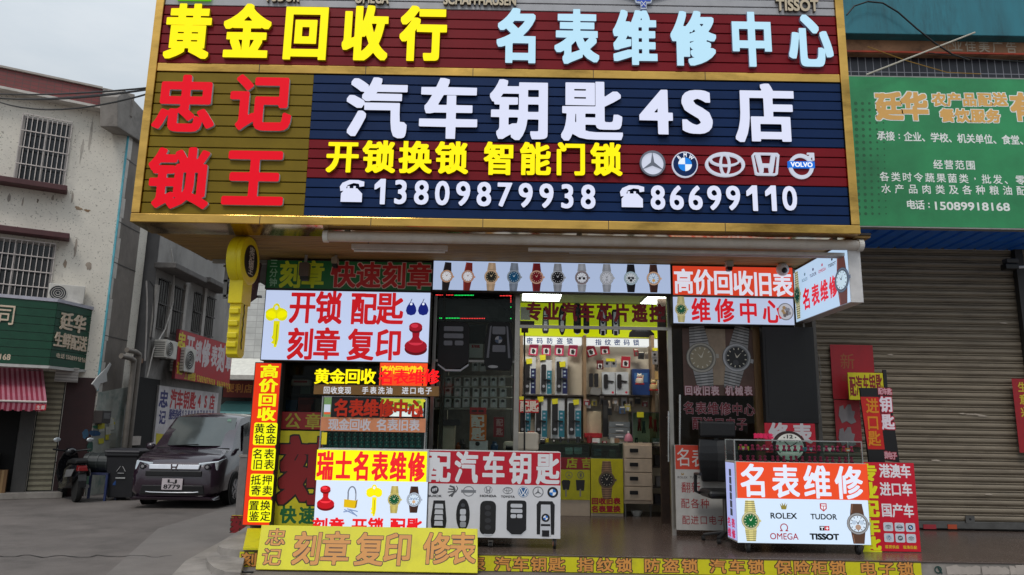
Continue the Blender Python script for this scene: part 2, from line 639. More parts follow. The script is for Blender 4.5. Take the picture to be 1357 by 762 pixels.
    def _emit(s, g, fx, m, off, back=None, side=None):
        loops, fl, tris = g
        P = [fx(x, y) for x, y in fl]
        s.mb.add([s.F.P(a, b, off) for a, b in P], [], m)
        k0 = len(s.mb.v) - len(P)
        i = s.mb.mi(m)
        for t in tris:
            a, b, c = (P[q] for q in t)
            ar = (b[0] - a[0]) * (c[1] - a[1]) - (c[0] - a[0]) * (b[1] - a[1])
            if abs(ar) < 1e-12:
                continue
            s.mb.f.append(tuple(k0 + q for q in (t if ar > 0 else t[::-1])))
            s.mb.m.append(i)
        if back is not None:
            for lp in loops:
                n = len(lp)
                Q = [fx(x, y) for x, y in lp]
                s.mb.add([s.F.P(a, b, off) for a, b in Q] + [s.F.P(a, b, back) for a, b in Q], [(n + j, n + (j + 1) % n, (j + 1) % n, j) for j in range(n)], side or m)
    def char(s, ch, cx, cy, h, wd, m, lv=1, bold=(.035, .03), rnd=False, thick=0.0, side=None, outline=None, res=56, ang=0, lift=0.0):
        """one character, its em box centred on a photo pixel; h and wd are the em box in pixels"""
        if not s.inrow:
            s.marks.append((len(s.mb.v), len(s.mb.f)))
        u, v, su, sv = s.F.loc(cx, cy)
        lat = ord(ch) < 256
        x0, y0 = (.5, .37)
        ca, sa = math.cos(ang), math.sin(ang)
        if lat:
            sg = raw(ch)
            x0 = (min(sg[:, 0].min(), sg[:, 2].min()) + max(sg[:, 0].max(), sg[:, 2].max())) / 2
            y0 = (min(sg[:, 1].min(), sg[:, 3].min()) + max(sg[:, 1].max(), sg[:, 3].max())) / 2
        def fx(x, y):
            a, b = (x - x0) * wd * su, (y - y0) * h * sv
            return (u + a * ca - b * sa, v + a * sa + b * ca)
        base = s.base + lift
        if outline:
            om, ow = outline
            s._emit(glyph(ch, bold[0] + ow, bold[1] + ow, rnd, res), fx, om, base + LV * lv + (thick if thick else 0))
            lv += 1
        s._emit(glyph(ch, bold[0], bold[1], rnd, res), fx, m, base + LV * lv + thick, base if thick else None, side)
    def row(s, st, p0, p1, h, wd, m, **k):
        s.marks.append((len(s.mb.v), len(s.mb.f)))
        s.inrow = True
        n = len(st)
        for i, ch in enumerate(st):
            if ch == ' ':
                continue
            t = i / (n - 1) if n > 1 else .5
            s.char(ch, p0[0] + (p1[0] - p0[0]) * t, p0[1] + (p1[1] - p0[1]) * t, h, wd, m, **k)
        s.inrow = False
    def fit(s, st, x0, y0, x1, y1, m, lv=1, bold=(.03, .028), rnd=False, res=40, thick=0.0, side=None, outline=None, slope=0.0):
        """a whole word or line stretched into a pixel box"""
        s.marks.append((len(s.mb.v), len(s.mb.f)))
        sg = raw(st)
        a0, a1 = min(sg[:, 0].min(), sg[:, 2].min()) - bold[0], max(sg[:, 0].max(), sg[:, 2].max()) + bold[0]
        b0, b1 = min(sg[:, 1].min(), sg[:, 3].min()) - bold[1], max(sg[:, 1].max(), sg[:, 3].max()) + bold[1]
        u0, v0, u1, v1 = s.F.rect(x0, y0, x1, y1)
        def fx(x, y):
            t = (x - a0) / (a1 - a0)
            return (u0 + (u1 - u0) * t, v0 + (v1 - v0) * (y - b0) / (b1 - b0) - slope * (u1 - u0) * (t - .5))
        if outline:
            s._emit(glyph(st, bold[0] + outline[1], bold[1] + outline[1], rnd, res), fx, outline[0], s.base + LV * lv + thick)
            lv += 1
        s._emit(glyph(st, bold[0], bold[1], rnd, res), fx, m, s.base + LV * lv + thick, s.base if thick else None, side)
    def build(s, name, parent, **k):
        if name == 'lettering' and len(s.marks) > 1 and parent is not None:    # each line of lettering is a part of its own
            mk = s.marks + [(len(s.mb.v), len(s.mb.f))]
            mk[0] = (0, 0)
            for (v0, f0), (v1, f1) in zip(mk, mk[1:]):
                b = MB()
                b.mats = list(s.mb.mats)
                b.v, b.f, b.m = s.mb.v[v0:v1], [tuple(q - v0 for q in f) for f in s.mb.f[f0:f1]], s.mb.m[f0:f1]
                o = b.build(name, parent, **k)
            return o
        return s.mb.build(name, parent, **k)
def letters(F, root, st, p0, p1, h, wd, m, base=0.0, name='character', **k):
    """raised letters, each a part of its own"""
    n = len(st)
    for i, ch in enumerate(st):
        if ch == ' ':
            continue
        t = i / (n - 1) if n > 1 else .5
        a = Art(F, base)
        a.char(ch, p0[0] + (p1[0] - p0[0]) * t, p0[1] + (p1[1] - p0[1]) * t, h, wd, m, **k)
        a.build(name, root)
def sign(name, label, cat, F, box, depth, face, side, group=None, frame=None, fw=.012, parent=None):
    """a board or light box: casing and face; returns its root"""
    u0, v0, u1, v1 = F.rect(*box)
    base = F.P((u0 + u1) / 2, v0, -depth / 2)
    root = thing(name, label, cat, base, group)
    b = MB()
    F.slab(b, u0, v0, u1, v1, side, back=depth, front=-.003)
    b.build('casing', root, bev=.003)
    a = MB()
    a.add([F.P(u0 + fw, v0 + fw, 0), F.P(u1 - fw, v0 + fw, 0), F.P(u1 - fw, v1 - fw, 0), F.P(u0 + fw, v1 - fw, 0)], [(0, 1, 2, 3)], face)
    a.build('face', root)
    if frame:
        c = MB()
        for q in ((u0, v0, u1, v0 + fw), (u0, v1 - fw, u1, v1), (u0, v0 + fw, u0 + fw, v1 - fw), (u1 - fw, v0 + fw, u1, v1 - fw)):
            F.slab(c, *q, frame, back=-.0, front=.006)
        c.build('frame', root)
    return root

# ================================================================== SETTING
ZT, YS = .18, -1.92                       # platform height, plane of the big sign
ZS = XY(-.25).uv(660, 346)[1]             # soffit height
STEEL = mat((190, 190, 188), rough=.25, metal=1, var=.1)
DSTEEL = mat((120, 118, 115), rough=.35, metal=1, var=.15)
BLACK = mat((22, 22, 24), rough=.4, var=.2)
RUBBER = mat((26, 26, 26), rough=.8, var=.2)
CONC = mat((142, 136, 130), rough=.9, var=.22, scale=2.2, bump=.25, dirt_or_reflection=((70, 66, 62), .6, 1.6))
DCONC = mat((108, 104, 101), rough=.9, var=.25, scale=1.8, bump=.25, dirt_or_reflection=((48, 45, 43), .7, 1.2))
ASPH = mat((106, 99, 95), rough=.85, var=.22, scale=1.1, bump=.4, bscale=60, dirt_or_reflection=((72, 67, 64), .75, .7))
PATCH = mat((120, 114, 110), rough=.88, var=.14, scale=1.2, bump=.3, bscale=60, dirt_or_reflection=((92, 86, 82), .5, .8))
GRANITE = mat((86, 73, 67), rough=.24, var=.25, scale=30, dirt_or_reflection=((120, 104, 96), .4, 1.1))
# ---- street
b = MB()
b.add([(-200, -200, 0), (200, -200, 0), (200, 200, 0), (-200, 200, 0)], [(0, 1, 2, 3)], ASPH)
struct(b.build('street'))
b = MB()
pp = [gnd(x, y, .004) for x, y in ((330, 762), (420, 705), (360, 660), (330, 650), (290, 676), (210, 700), (140, 762))]
b.add(pp, [tuple(range(len(pp)))[::-1]], PATCH)
struct(b.build('road_patch'))
b = MB()                                   # long crack with tar
pts = [gnd(x, 737 + 1.3 * math.sin(x * .13) + random.uniform(-.8, .8), .005) for x in range(-60, 232, 9)]
for p, q in zip(pts, pts[1:]):
    d = (q - p).normalized(); n = V((-d.y, d.x, 0)) * random.uniform(.008, .016)
    b.add([p - n, q - n, q + n, p + n], [(0, 1, 2, 3)], mat((52, 49, 48), rough=.9))
struct(b.build('road_crack'))
# ---- raised shop platform with rounded corner and lower apron
def outline(dx, r, x0=-3.14, y0=-1.72):
    x0, y0 = x0 - dx, y0 - dx
    pts = [(13, y0)]
    for i in range(9):
        t = R(-90 - 90 * i / 8)
        pts.append((x0 + r + r * math.cos(t), y0 + r + r * math.sin(t)))
    return pts + [(x0 - .2, 3.2), (x0 - .2, 9), (13, 9)]
def prism(b, pts, z0, z1, m, ms=None):
    n = len(pts)
    ar = sum(p[0] * q[1] - q[0] * p[1] for p, q in zip(pts, pts[1:] + pts[:1]))
    if ar < 0:
        pts = pts[::-1]
    b.add([(x, y, z1) for x, y in pts], [tuple(range(n))], m)
    b.add([(x, y, z0) for x, y in pts] + [(x, y, z1) for x, y in pts], [(i, (i + 1) % n, n + (i + 1) % n, n + i) for i in range(n)], ms or m)
b = MB()
prism(b, outline(0, .45, -3.3), -.02, ZT - .004, CONC)
b.box(-2.72, 13, -1.735, 9, ZT - .014, ZT, GRANITE)
struct(b.build('platform', bev=.006))
b = MB()
ap = [gnd(x, y, .03) for x, y in ((222, 768), (246, 743), (290, 719), (314, 705), (335, 690))]
prism(b, [(p.x, p.y) for p in ap] + [(-3.1, .5), (-2.95, -1.2), (-2.9, -1.69), (-2.9, -2.6)], -.02, .03, CONC)
struct(b.build('pavement', bev=.012))
b = MB()
ap = [gnd(x, y, .1) for x, y in ((319, 759), (298, 757), (284, 752), (275, 744), (274, 738), (283, 727), (298, 715), (314, 706), (334, 692))]
prism(b, [(p.x, p.y) for p in ap] + [(-2.98, .3), (-2.9, -1.6)], -.02, .1, CONC)
struct(b.build('kerb', bev=.012))

# ---- the shop's own building
SL, SR = -3.3, 4.2
WALLC = mat((196, 188, 172), rough=.6, var=.08, scale=2)
CEIL = mat((205, 203, 190), rough=.6, var=.05)
DWALL = mat((96, 92, 88), rough=.8, var=.2, scale=3)
bld = thing('shop_building', 'locksmith shop building with open lit front under the big sign', 'building', (0, 4, 0))
b = MB(); b.box(SL - .9, SR + .15, .1, 8, ZS + .06, 9.5, DWALL); b.build('upper_wall', bld)
YB = 2.95                                  # back wall of the sales room
b = MB(); b.box(SL - .12, SL, .05, 8, 0, ZS, DWALL); b.build('side_wall', bld)
b = MB(); b.box(SR, SR + .05, .02, 8, 0, ZS, DWALL); b.build('side_wall', bld)
b = MB(); b.box(SL, SR, YB, YB + .1, ZT, ZS, WALLC); b.build('back_wall', bld)
b = MB(); b.box(SL, SR, .12, YB, ZS - .06, ZS + .05, CEIL); b.build('ceiling', bld)
b = MB(); u0, v0, u1, v1 = XY(-.02).rect(345, 347, 1056, 386.5); b.box(SL, SR, -.0, .1, v0 - .01, ZS - .07, mat((60, 57, 54), rough=.6)); b.build('header_beam', bld)
b = MB()
SOF = mat((150, 120, 70), rough=.75, metal=0, var=.22, scale=1.2, stretch=(1, 6, 6), dirt_or_reflection=((70, 52, 34), .5, 1.1))
n = 21
for i in range(n):
    y0 = YS + .12 + (1.98 - .12) * i / n
    y1 = y0 + 1.86 / n - .014
    b.box(-4.38 + .1 * i / n, 4.2, y0, y1, ZS, ZS + .025, SOF)
b.box(-4.36, 4.2, YS + .1, .1, ZS + .027, ZS + .05, mat((40, 32, 24)))
b.build('soffit', bld)
b = MB()
for x, y in ((-4.1, .02), (-4.1, -1.6)):
    pass
b.box(-4.2, 4.3, -.09, -.03, ZS - .055, ZS - .004, mat((150, 146, 138), rough=.5)); b.build('ceiling_trim', bld)
POST = mat((168, 164, 156), rough=.3, metal=.8, var=.12)
def post(px, y0, y1, Y, w, m, nm='door_post'):
    F = XY(Y); a = F.uv(px, (y0 + y1) / 2)[0]
    b = MB(); b.box(a - w / 2, a + w / 2, Y, Y + w, F.uv(px, y1)[1], F.uv(px, y0)[1], m)
    return b.build(nm, bld, bev=.004)
post(684, 391, 707, .02, .07, POST)
post(890, 391, 710, .02, .06, POST)
post(572, 391, 705, .02, .05, DSTEEL)
post(1008, 432, 700, .02, .1, mat((112, 84, 52), rough=.4, var=.25, stretch=(8, 8, 1)))
post(349, 480, 700, .0, .12, mat((70, 64, 58), rough=.5), 'corner_pillar')
b = MB(); F = XY(.03); u0, v0, u1, v1 = F.rect(686, 432, 889, 436); b.box(u0, u1, .03, .07, v0, v1, POST); b.build('transom_bar', bld)
b = MB(); u0, v0, u1, v1 = F.rect(575, 477, 682, 480); b.box(u0, u1, .03, .06, v0, v1, DSTEEL); b.build('transom_bar', bld)
G1 = glass_mat((226, 232, 229), .22)
def pane(px0, py0, px1, py1, Y, nm='window_pane', par=bld, m=G1):
    b = MB(); u0, v0, u1, v1 = XY(Y).rect(px0, py0, px1, py1); b.box(u0, u1, Y, Y + .008, v0, v1, m)
    return b.build(nm, par)
pane(352, 480, 569, 704, .05)
pane(576, 391, 681, 704, .045)
tp = pane(687, 391, 888, 431, .045)
pane(894, 432, 1004, 703, .05)
# dividing walls of the display windows, and an added panel behind the middle bay
b = MB(); u = XY(1).uv(372, 560)[0]; b.box(SL, -.95, 1.05, 1.12, ZT, ZS - .06, mat((58, 54, 50), rough=.7)); b.build('partition', bld)
b = MB(); b.box(-.98, -.94, .2, 1.05, ZT, ZS - .06, mat((72, 68, 62), rough=.7)); b.build('partition', bld)
b = MB(); b.box(-.93, .12, 1.06, 1.1, ZT, ZS - .06, mat((128, 124, 114), rough=.7, var=.25)); b.build('partition', bld)  # added to block the room lamps and keep this bay dim
b = MB(); b.box(2.3, SR, 1.3, 1.36, ZT, ZS - .06, mat((70, 52, 42), rough=.7, var=.3)); b.build('partition', bld)

# ================================================================== THE BIG SIGN
FS = XY(YS)
GOLD = mat((212, 168, 88), rough=.14, metal=1, var=.25, scale=1.6, bump=1.0, bscale=1.6, stretch=(.5, 1, 1.6), dirt_or_reflection=((84, 62, 30), .95, 1.0))  # dark brown noise paints swirling reflections into the gold
for _n in GOLD.node_tree.nodes:
    if _n.bl_idname == 'ShaderNodeBump':
        _n.inputs['Distance'].default_value = .11
        _n.inputs['Strength'].default_value = .75
        _n.inputs['Height'].links[0].from_node.inputs['Detail'].default_value = .6
        _n.inputs['Height'].links[0].from_node.inputs['Scale'].default_value = 1.1
NAVY = mat((3, 38, 84), rough=.4, var=.12, scale=1.3, spec=.2)
MAROON = mat((124, 12, 26), rough=.4, var=.14, scale=1.3, spec=.2)
OCHRE = mat((126, 104, 16), rough=.4, var=.12, scale=1.3, spec=.2)
GREYP = mat((172, 172, 176), rough=.35, var=.08)
main = thing('shop_signboard', 'huge slatted shop sign in maroon, navy and gold above the shopfront', 'sign', (0, YS, ZS))
y_ = lambda py: FS.uv(660, py)[1]
x_ = lambda px, py: FS.uv(px, py)[0]
ZTOP = y_(14) + .62
XL, XR = x_(194, 217), x_(1119.5, 200)
XLo, XRo = x_(180, 240), x_(1131, 200)
XN = x_(409, 195)
def slats(x0, x1, z0, z1, m, nm, pitch=.135):
    b = MB()
    n = max(1, round((z1 - z0) / pitch)); p = (z1 - z0) / n
    for i in range(n):
        b.box(x0, x1, YS, YS + .02, z0 + i * p + .006, z0 + (i + 1) * p - .006, m)
    b.box(x0, x1, YS + .022, YS + .03, z0, z1, mat((14, 12, 14), rough=.7))
    b.build(nm, main, bev=.005, seg=1)
zA, zB, zC, zD, zE, zF, zG = y_(14), y_(91), y_(102.5), y_(188.5), y_(240), y_(291), y_(303)
slats(XL, XR, zA, ZTOP, GREYP, 'grey_panel', .1)
slats(XL, XR, zB, zA, MAROON, 'maroon_panel')
slats(XL, XN, zF, zC, OCHRE, 'ochre_panel')
slats(XN, XR, zD, zC, NAVY, 'navy_panel', .125)
slats(XN, XR, zE, zD, MAROON, 'maroon_panel', .125)
slats(XN, XR, zF, zE, NAVY, 'navy_panel', .125)
b = MB(); b.box(XL, XR, YS - .012, YS + .03, zB + .004, zC - .002, GOLD) if zC > zB else b.box(XL, XR, YS - .012, YS + .03, zC + .004, zB - .004, GOLD); b.build('gold_trim', main, bev=.006)
b = MB(); b.box(XLo, XRo, YS - .03, YS + .5, zG, zF - .003, GOLD); b.build('gold_trim', main, bev=.008)
b = MB(); b.box(XLo, XL - .002, YS - .028, YS + .5, zF, ZTOP, GOLD); b.build('gold_trim', main, bev=.008)
b = MB(); b.box(XR + .002, XRo, YS - .028, YS + .5, zF, ZTOP, GOLD); b.build('gold_trim', main, bev=.008)
b = MB(); b.box(XL, XR, YS + .04, YS + .48, zF, ZTOP - .02, mat((46, 40, 34))); b.build('casing', main)
LY, LW, LB = lit((255, 233, 6), .92), lit((214, 218, 240), .86), lit((186, 226, 246), .8)
LR = lit((232, 8, 34), .72)
SIDE_D, SIDE_Y, SIDE_W = mat((40, 40, 52), rough=.4), mat((176, 150, 10), rough=.4), mat((150, 160, 190), rough=.4)
letters(FS, main, '黄金回收行', (251, 44), (562, 47), 74, 61, LY, bold=(.044, .032), thick=.04, side=SIDE_Y, res=80)
letters(FS, main, '名表维修中心', (687, 50), (1072, 56), 74, 58, LB, bold=(.042, .03), thick=.04, side=SIDE_W, res=80)
letters(FS, main, '忠记', (247, 140), (347, 138), 78, 84, LR, bold=(.034, .034), rnd=True, thick=.04, side=mat((200, 200, 205)), res=80)
letters(FS, main, '锁王', (239, 238), (338, 237), 82, 84, LR, bold=(.034, .034), rnd=True, thick=.04, side=mat((200, 200, 205)), res=80)
letters(FS, main, '汽车钥匙', (500, 145), (784, 149), 82, 80, LW, bold=(.038, .026), thick=.04, side=SIDE_D, res=80)
letters(FS, main, '4', (868, 151), (868, 151), 80, 84, LW, bold=(.032, .022), thick=.06, side=SIDE_D, res=80)
letters(FS, main, 'S', (922, 151), (922, 151), 76, 88, LW, bold=(.036, .03), thick=.06, side=SIDE_D, res=80)
letters(FS, main, '店', (1013, 152), (1013, 152), 80, 80, LW, bold=(.038, .026), thick=.04, side=SIDE_D, res=80)
letters(FS, main, '开锁换锁', (455, 209), (599, 211), 44, 44, LY, bold=(.034, .024), thick=.04, side=SIDE_Y)
letters(FS, main, '智能门锁', (662, 212), (803, 213), 45, 42, LY, bold=(.034, .024), thick=.04, side=SIDE_Y)
letters(FS, main, '13809879938', (504, 255), (779, 262), 44, 40, LW, name='digit', bold=(.022, .016), thick=.035, side=SIDE_D)
letters(FS, main, '86699110', (871, 263), (1045, 264), 44, 40, LW, name='digit', bold=(.022, .016), thick=.035, side=SIDE_D)
def phone(cx, cy):
    a = Art(FS)
    a.poly((cx, cy), [(-14, 13), (14, 13), (14, 2), (7, -5), (5, -5), (5, -8), (2, -8), (2, -5), (-3, -5), (-3, -8), (-6, -8), (-6, -5), (-8, -5), (-14, 2)], LW, thick=.04, side=SIDE_D)
    a.poly((cx, cy), [(-16, -7), (-13, -12), (-4, -16), (8, -16), (16, -14), (16, -8), (10, -7), (9, -11), (2, -12), (-6, -9), (-9, -2), (-15, -1)], LW, lv=1, thick=.04, side=SIDE_D)
    a.build('phone_symbol', main)
phone(467, 256); phone(837, 263)
b = MB()                                     # joints between the lengths of gold sheet
for px in (345, 492, 640, 806, 960):
    xx = FS.uv(px, 297)[0]; b.box(xx - .004, xx + .004, YS - .0325, YS - .03, zG, zF - .004, mat((70, 52, 28), rough=.5))
    b.box(xx - .17, xx - .162, YS - .0145, YS - .012, zC + .004, zB - .004, mat((70, 52, 28), rough=.5))
b.build('sheet_joint', main)
# emblems of car makes on the maroon row
CHR_GLOW = lit((206, 212, 228), .72); CHD = mat((120, 124, 136), rough=.3, metal=.6)  # silver of the emblems brightened by a glow put into the material
def em_star(F, root, cx, cy, r, m, bgm=None, thick=.04, base=0.0, w=.14, nm='emblem'):
    a = Art(F, base)
    if bgm:
        a.ell(cx, cy, r * .95, r * .95, bgm, 0, thick=thick * .6)
    a.ring(cx, cy, r, r, r * w, m, 1, thick=thick)
    for k in range(3):
        t = R(-90 + 120 * k)
        ex, ey = r * .9 * math.cos(t), r * .9 * math.sin(t)
        px, py = -math.sin(t) * r * .14, math.cos(t) * r * .14
        a.poly((cx, cy), [(ex, ey), (px, py), (-px, -py)], m, 1.5 + .2 * k, thick=thick)
    if nm:
        a.build(nm, root)
    return a
em_star(FS, main, 864, 218, 17, CHD, lit((214, 220, 238), .7))
a = Art(FS)
a.ell(907, 219, 17, 17, CHR_GLOW, 0, thick=.03); a.ell(907, 219, 15.6, 15.6, lit((20, 44, 92), .5), 1, thick=.03)
for q, c in ((0, lit((232, 240, 250), .8)), (90, lit((30, 130, 225), .8)), (180, lit((232, 240, 250), .8)), (270, lit((30, 130, 225), .8))):
    a.poly((907, 219), [(0, 0)] + [(9 * math.cos(R(q + 15 * i)), 9 * math.sin(R(q + 15 * i))) for i in range(7)], c, 3, thick=.03)
for ch, dx, dy, an in (('B', -8, -9, R(36)), ('M', 0, -12.3, 0), ('W', 8, -9, R(-36))):
    a.char(ch, 907 + dx, 219 + dy, 7, 6, lit((235, 240, 250), .8), 3, bold=(.03, .03), ang=an, lift=.03)
a.build('emblem', main)
def em_oval(F, root, cx, cy, rx, ry, m, thick=.04, base=0.0, w=.13, nm='emblem'):
    a = Art(F, base)
    a.ring(cx, cy, rx, ry, rx * w, m, 1, thick=thick, wy=ry * w * 1.3)
    a.ring(cx, cy, rx * .27, ry * .95, rx * .1, m, 1.4, thick=thick)
    a.ring(cx, cy - ry * .36, rx * .78, ry * .52, rx * .1, m, 1.8, thick=thick, wy=ry * .14)
    if nm:
        a.build(nm, root)
    return a
em_oval(FS, main, 960, 219, 26, 16, CHR_GLOW)
def em_h(F, root, cx, cy, w, h, m, thick=.04, base=0.0, nm='emblem'):
    a = Art(F, base)
    for i, r in enumerate((1.0,)):
        k = [(-1, -.8), (-.85, -1), (.85, -1), (1, -.8), (.8, 1), (.62, 1.08), (-.62, 1.08), (-.8, 1)]
        inn = [(x * .88, y * .86) for x, y in k]
        n = len(k)
        for j in range(n):
            q = [k[j], k[(j + 1) % n], inn[(j + 1) % n], inn[j]]
            a.poly((cx, cy), [(x * w, y * h) for x, y in q], m, 1 + .1 * j, thick=thick)
    a.poly((cx, cy), [(x * w, y * h) for x, y in ((-.72, -.8), (-.42, -.8), (-.3, .02), (.3, .02), (.42, -.8), (.72, -.8), (.45, .85), (.24, .85), (.2, .32), (-.2, .32), (-.24, .85), (-.45, .85))], m, 2, thick=thick)
    if nm:
        a.build(nm, root)
    return a
em_h(FS, main, 1014, 218, 18, 14, CHR_GLOW)
a = Art(FS)
a.ring(1061, 221, 16.5, 16.5, 4.6, CHR_GLOW, 1, thick=.02)
a.poly((1061, 221), [(8, -12), (13, -16), (9, -16), (9, -18), (18, -18), (18, -8), (16, -8), (16, -13), (11, -8)], CHR_GLOW, 1.5, thick=.02)
a.poly((1061, 219), [(-17.5, -4.2), (17.5, -4.2), (17.5, 4.2), (-17.5, 4.2)], lit((24, 110, 215), .8), 2, thick=.025)
a.fit('VOLVO', 1046, 216.2, 1076, 222.2, lit((235, 240, 248), .9), 3, bold=(.03, .03)) if False else None
a.base = .025; a.fit('VOLVO', 1046.5, 216, 1075.5, 222.4, lit((235, 240, 248), .9), 3, bold=(.035, .03))
a.build('emblem', main)
# cut-off lower edge of the brand row in the grey strip
CHAMP = mat((206, 190, 162), rough=.35, var=.08)
for st, x0, y0, x1, y1 in (('TUDOR', 352, -11, 398, 4.5), ('OMEGA', 471, -8, 516, 7), ('SCHAFFHAUSEN', 588, -4, 684, 9), ('TISSOT', 1027, 1.5, 1083, 17)):
    a = Art(FS); a.fit(st, x0, y0, x1, y1, CHAMP, thick=.04, side=mat((90, 84, 74)), bold=(.03, .03)); a.build('raised_word', main)
a = Art(FS)
BL = mat((36, 76, 190), rough=.35)
a.poly((852, -4), [(-42, -4), (-12, 4), (-10, 10), (-4, 11), (-4, 18), (4, 18), (4, 11), (10, 10), (12, 4), (42, -4), (30, -12), (-30, -12)], mat((196, 206, 224), rough=.3), 1, thick=.035)
a.poly((852, -4), [(-36, -5), (-11, 2), (-9, 8), (-3, 8), (-3, 16), (3, 16), (3, 8), (9, 8), (11, 2), (36, -5), (28, -11), (-28, -11)], BL, 2, thick=.037)
a.line(849, 4, 855, 11, 1, mat((220, 226, 240)), 4, thick=.037); a.line(855, 4, 849, 11, 1, mat((220, 226, 240)), 4.4, thick=.037)
a.build('winged_emblem', main)
a = Art(FS); a.rect(1035, -30, 1076, -3, mat((74, 66, 56), rough=.4), thick=.04); a.build('raised_plate', main)
a = Art(FS); a.rect(238, -40, 282, 1.5, lit((120, 220, 30), .5), thick=.05); a.build('raised_plate', main)

# ================================================================== NEIGHBOUR ON THE RIGHT
nb = thing('neighbour_building', 'closed neighbour shop with wide brown roller shutter, tiled band and teal fascia', 'building', (8.5, 3, 0))
YN = 1.05
FN = XY(YN)
SHUT = mat((128, 117, 101), rough=.45, metal=.15, var=.16, scale=1.4, stretch=(1, 1, 5), dirt_or_reflection=((78, 66, 58), .55, 1.6))
zt, zb = FN.uv(1230, 327)[1], ZT + .03
b = MB()
n = int((zt - zb) / .112)
x0, x1 = SR + .1, 9.6
prof = []
for i in range(n):
    z = zb + .1 + i * .112
    for dz, dy in ((0, .022), (.005, .0), (.03, -.016), (.055, -.016), (.076, .0), (.079, .022), (.086, .022), (.089, -.004), (.1, -.006), (.107, .0), (.109, .022)):
        prof.append((z + dz, YN + dy))
b.add([(x, y, z) for z, y in prof for x in (x0, x1)], [(2 * i, 2 * i + 1, 2 * i + 3, 2 * i + 2) for i in range(len(prof) - 1)], SHUT)
b.build('roller_shutter', nb, smooth=False)
b = MB(); b.box(x0, x1, YN - .03, YN + .02, zb, zb + .1, DSTEEL); b.build('shutter_foot', nb, bev=.004)
b = MB(); xj = FN.uv(1351, 450)[0]; b.box(xj, xj + .12, YN - .12, YN - .03, ZT, zt, mat((44, 42, 40), rough=.5)); b.build('shutter_rail', nb)
b = MB(); b.box(x0, 16, YN + .1, 8, 0, 9.5, DWALL); b.build('wall', nb)
F = XY(.1)
TILE = grid_mat((18, 20, 34), (132, 132, 140), .115, .3, rough=.35, mortar=.006)
zt2, zb2 = F.uv(1240, 70)[1], XY(-.1).uv(1240, 297)[1]
b = MB(); b.box(4.5, 16, .1, .3, zb2, zt2, TILE); b.build('tiled_band', nb)
b = MB(); z0, z1 = XY(0).uv(1240, 73)[1], XY(0).uv(1240, 47)[1]; b.box(4.3, 16, -.02, .3, z0, z1, mat((164, 122, 92), rough=.85, var=.3, scale=2, dirt_or_reflection=((60, 44, 36), .8, 2.5))); b.build('beam', nb, bev=.01)
b = MB(); b.box(4.3, 16, -.04, -.021, z0 + .01, z0 + .035, mat((178, 66, 40), rough=.6, var=.3)); b.build('beam_edge', nb)
b = MB(); z2 = XY(-.2).uv(1240, 46)[1]; b.box(4.2, 16, -.2, .3, z2, z2 + 2.2, mat((36, 112, 126), rough=.5, var=.2, scale=1, stretch=(3, 3, .6), dirt_or_reflection=((18, 52, 62), .7, 1.2))); b.build('teal_fascia', nb, bev=.01)
a = Art(XY(-.02)); a.row('业佳美广告', (1268, 60), (1340, 63), 17, 15, mat((190, 178, 160), rough=.8), lv=1, bold=(.012, .01)); a.build('faded_lettering', nb)
a = Art(XY(-.02)); a.row('企', (1256, 60), (1256, 60), 17, 13, mat((170, 150, 130), rough=.8), lv=1, bold=(.005, .005)); a.build('faded_lettering', nb)
# awning of blue corrugated sheet
b = MB()
AW = mat((40, 120, 226), rough=.4, var=.15)
ya, yb = -.08, 1.0
za, zb_ = XY(ya).uv(1240, 303)[1], XY(yb).uv(1240, 330)[1]
pr = []
x = 4.5
while x < 9.5:
    for dx, dz in ((0, 0), (.17, 0), (.19, .035), (.22, .035), (.24, 0)):
        pr.append((x + dx, dz))
    x += .25
b.add([(px, y, z + dz) for px, dz in pr for y, z in ((ya, za), (yb, zb_))], [(2 * i, 2 * i + 1, 2 * i + 3, 2 * i + 2) for i in range(len(pr) - 1)], AW)
tag(b.build('metal_awning'), 'blue corrugated metal awning below the green billboard', 'awning')
# green billboard
FB = XY(-.16)
GREEN = mat((42, 142, 86), rough=.4, var=.42, scale=.42)
bb = sign('billboard', 'green food delivery billboard with white text above the closed shutter', 'billboard', FB, (1128, 102, 1420, 303), .12, GREEN, mat((150, 150, 146), rough=.4), fw=.02)
ORG, WHT = prt((232, 178, 96)), prt((240, 244, 240))
for st, p0, p1, h_, w_, m_, k_ in (
        ('廷华', (1178, 141), (1212, 141), 38, 36, ORG, dict(bold=(.045, .04), outline=(WHT, .03))), ('农产品配送', (1244, 132), (1325, 132), 18, 19, ORG, dict(bold=(.04, .035), outline=(WHT, .05))),
        ('餐饮服务', (1255, 153), (1316, 154), 18, 19, ORG, dict(bold=(.04, .035), outline=(WHT, .05))), ('有', (1357, 142), (1357, 142), 38, 36, ORG, dict(bold=(.045, .04), outline=(WHT, .03))),
        ('承接:企业、学校、机关单位、食堂、', (1168, 180), (1357, 186), 13, 12, WHT, dict(bold=(.02, .02), res=40)), ('经营范围', (1243, 218), (1286, 219), 13, 13, WHT, dict(bold=(.015, .015), res=40)),
        ('各类时令蔬果菌类,批发、零售', (1172, 234), (1367, 239), 13, 13, WHT, dict(bold=(.012, .012), res=40)), ('水产品肉类及各种粮油配送', (1174, 250), (1371, 253), 13, 13, WHT, dict(bold=(.012, .012), res=40)),
        ('电话:', (1207, 271), (1231, 272), 13, 13, WHT, dict(bold=(.02, .02), res=40))):
    a = Art(FB); a.row(st, p0, p1, h_, w_, m_, **k_); a.build('lettering', bb)
a = Art(FB); a.fit('15089918168', 1239, 268, 1338, 279, WHT, bold=(.02, .02)); a.build('lettering', bb)
a = Art(FB)
DG = prt((30, 96, 56))
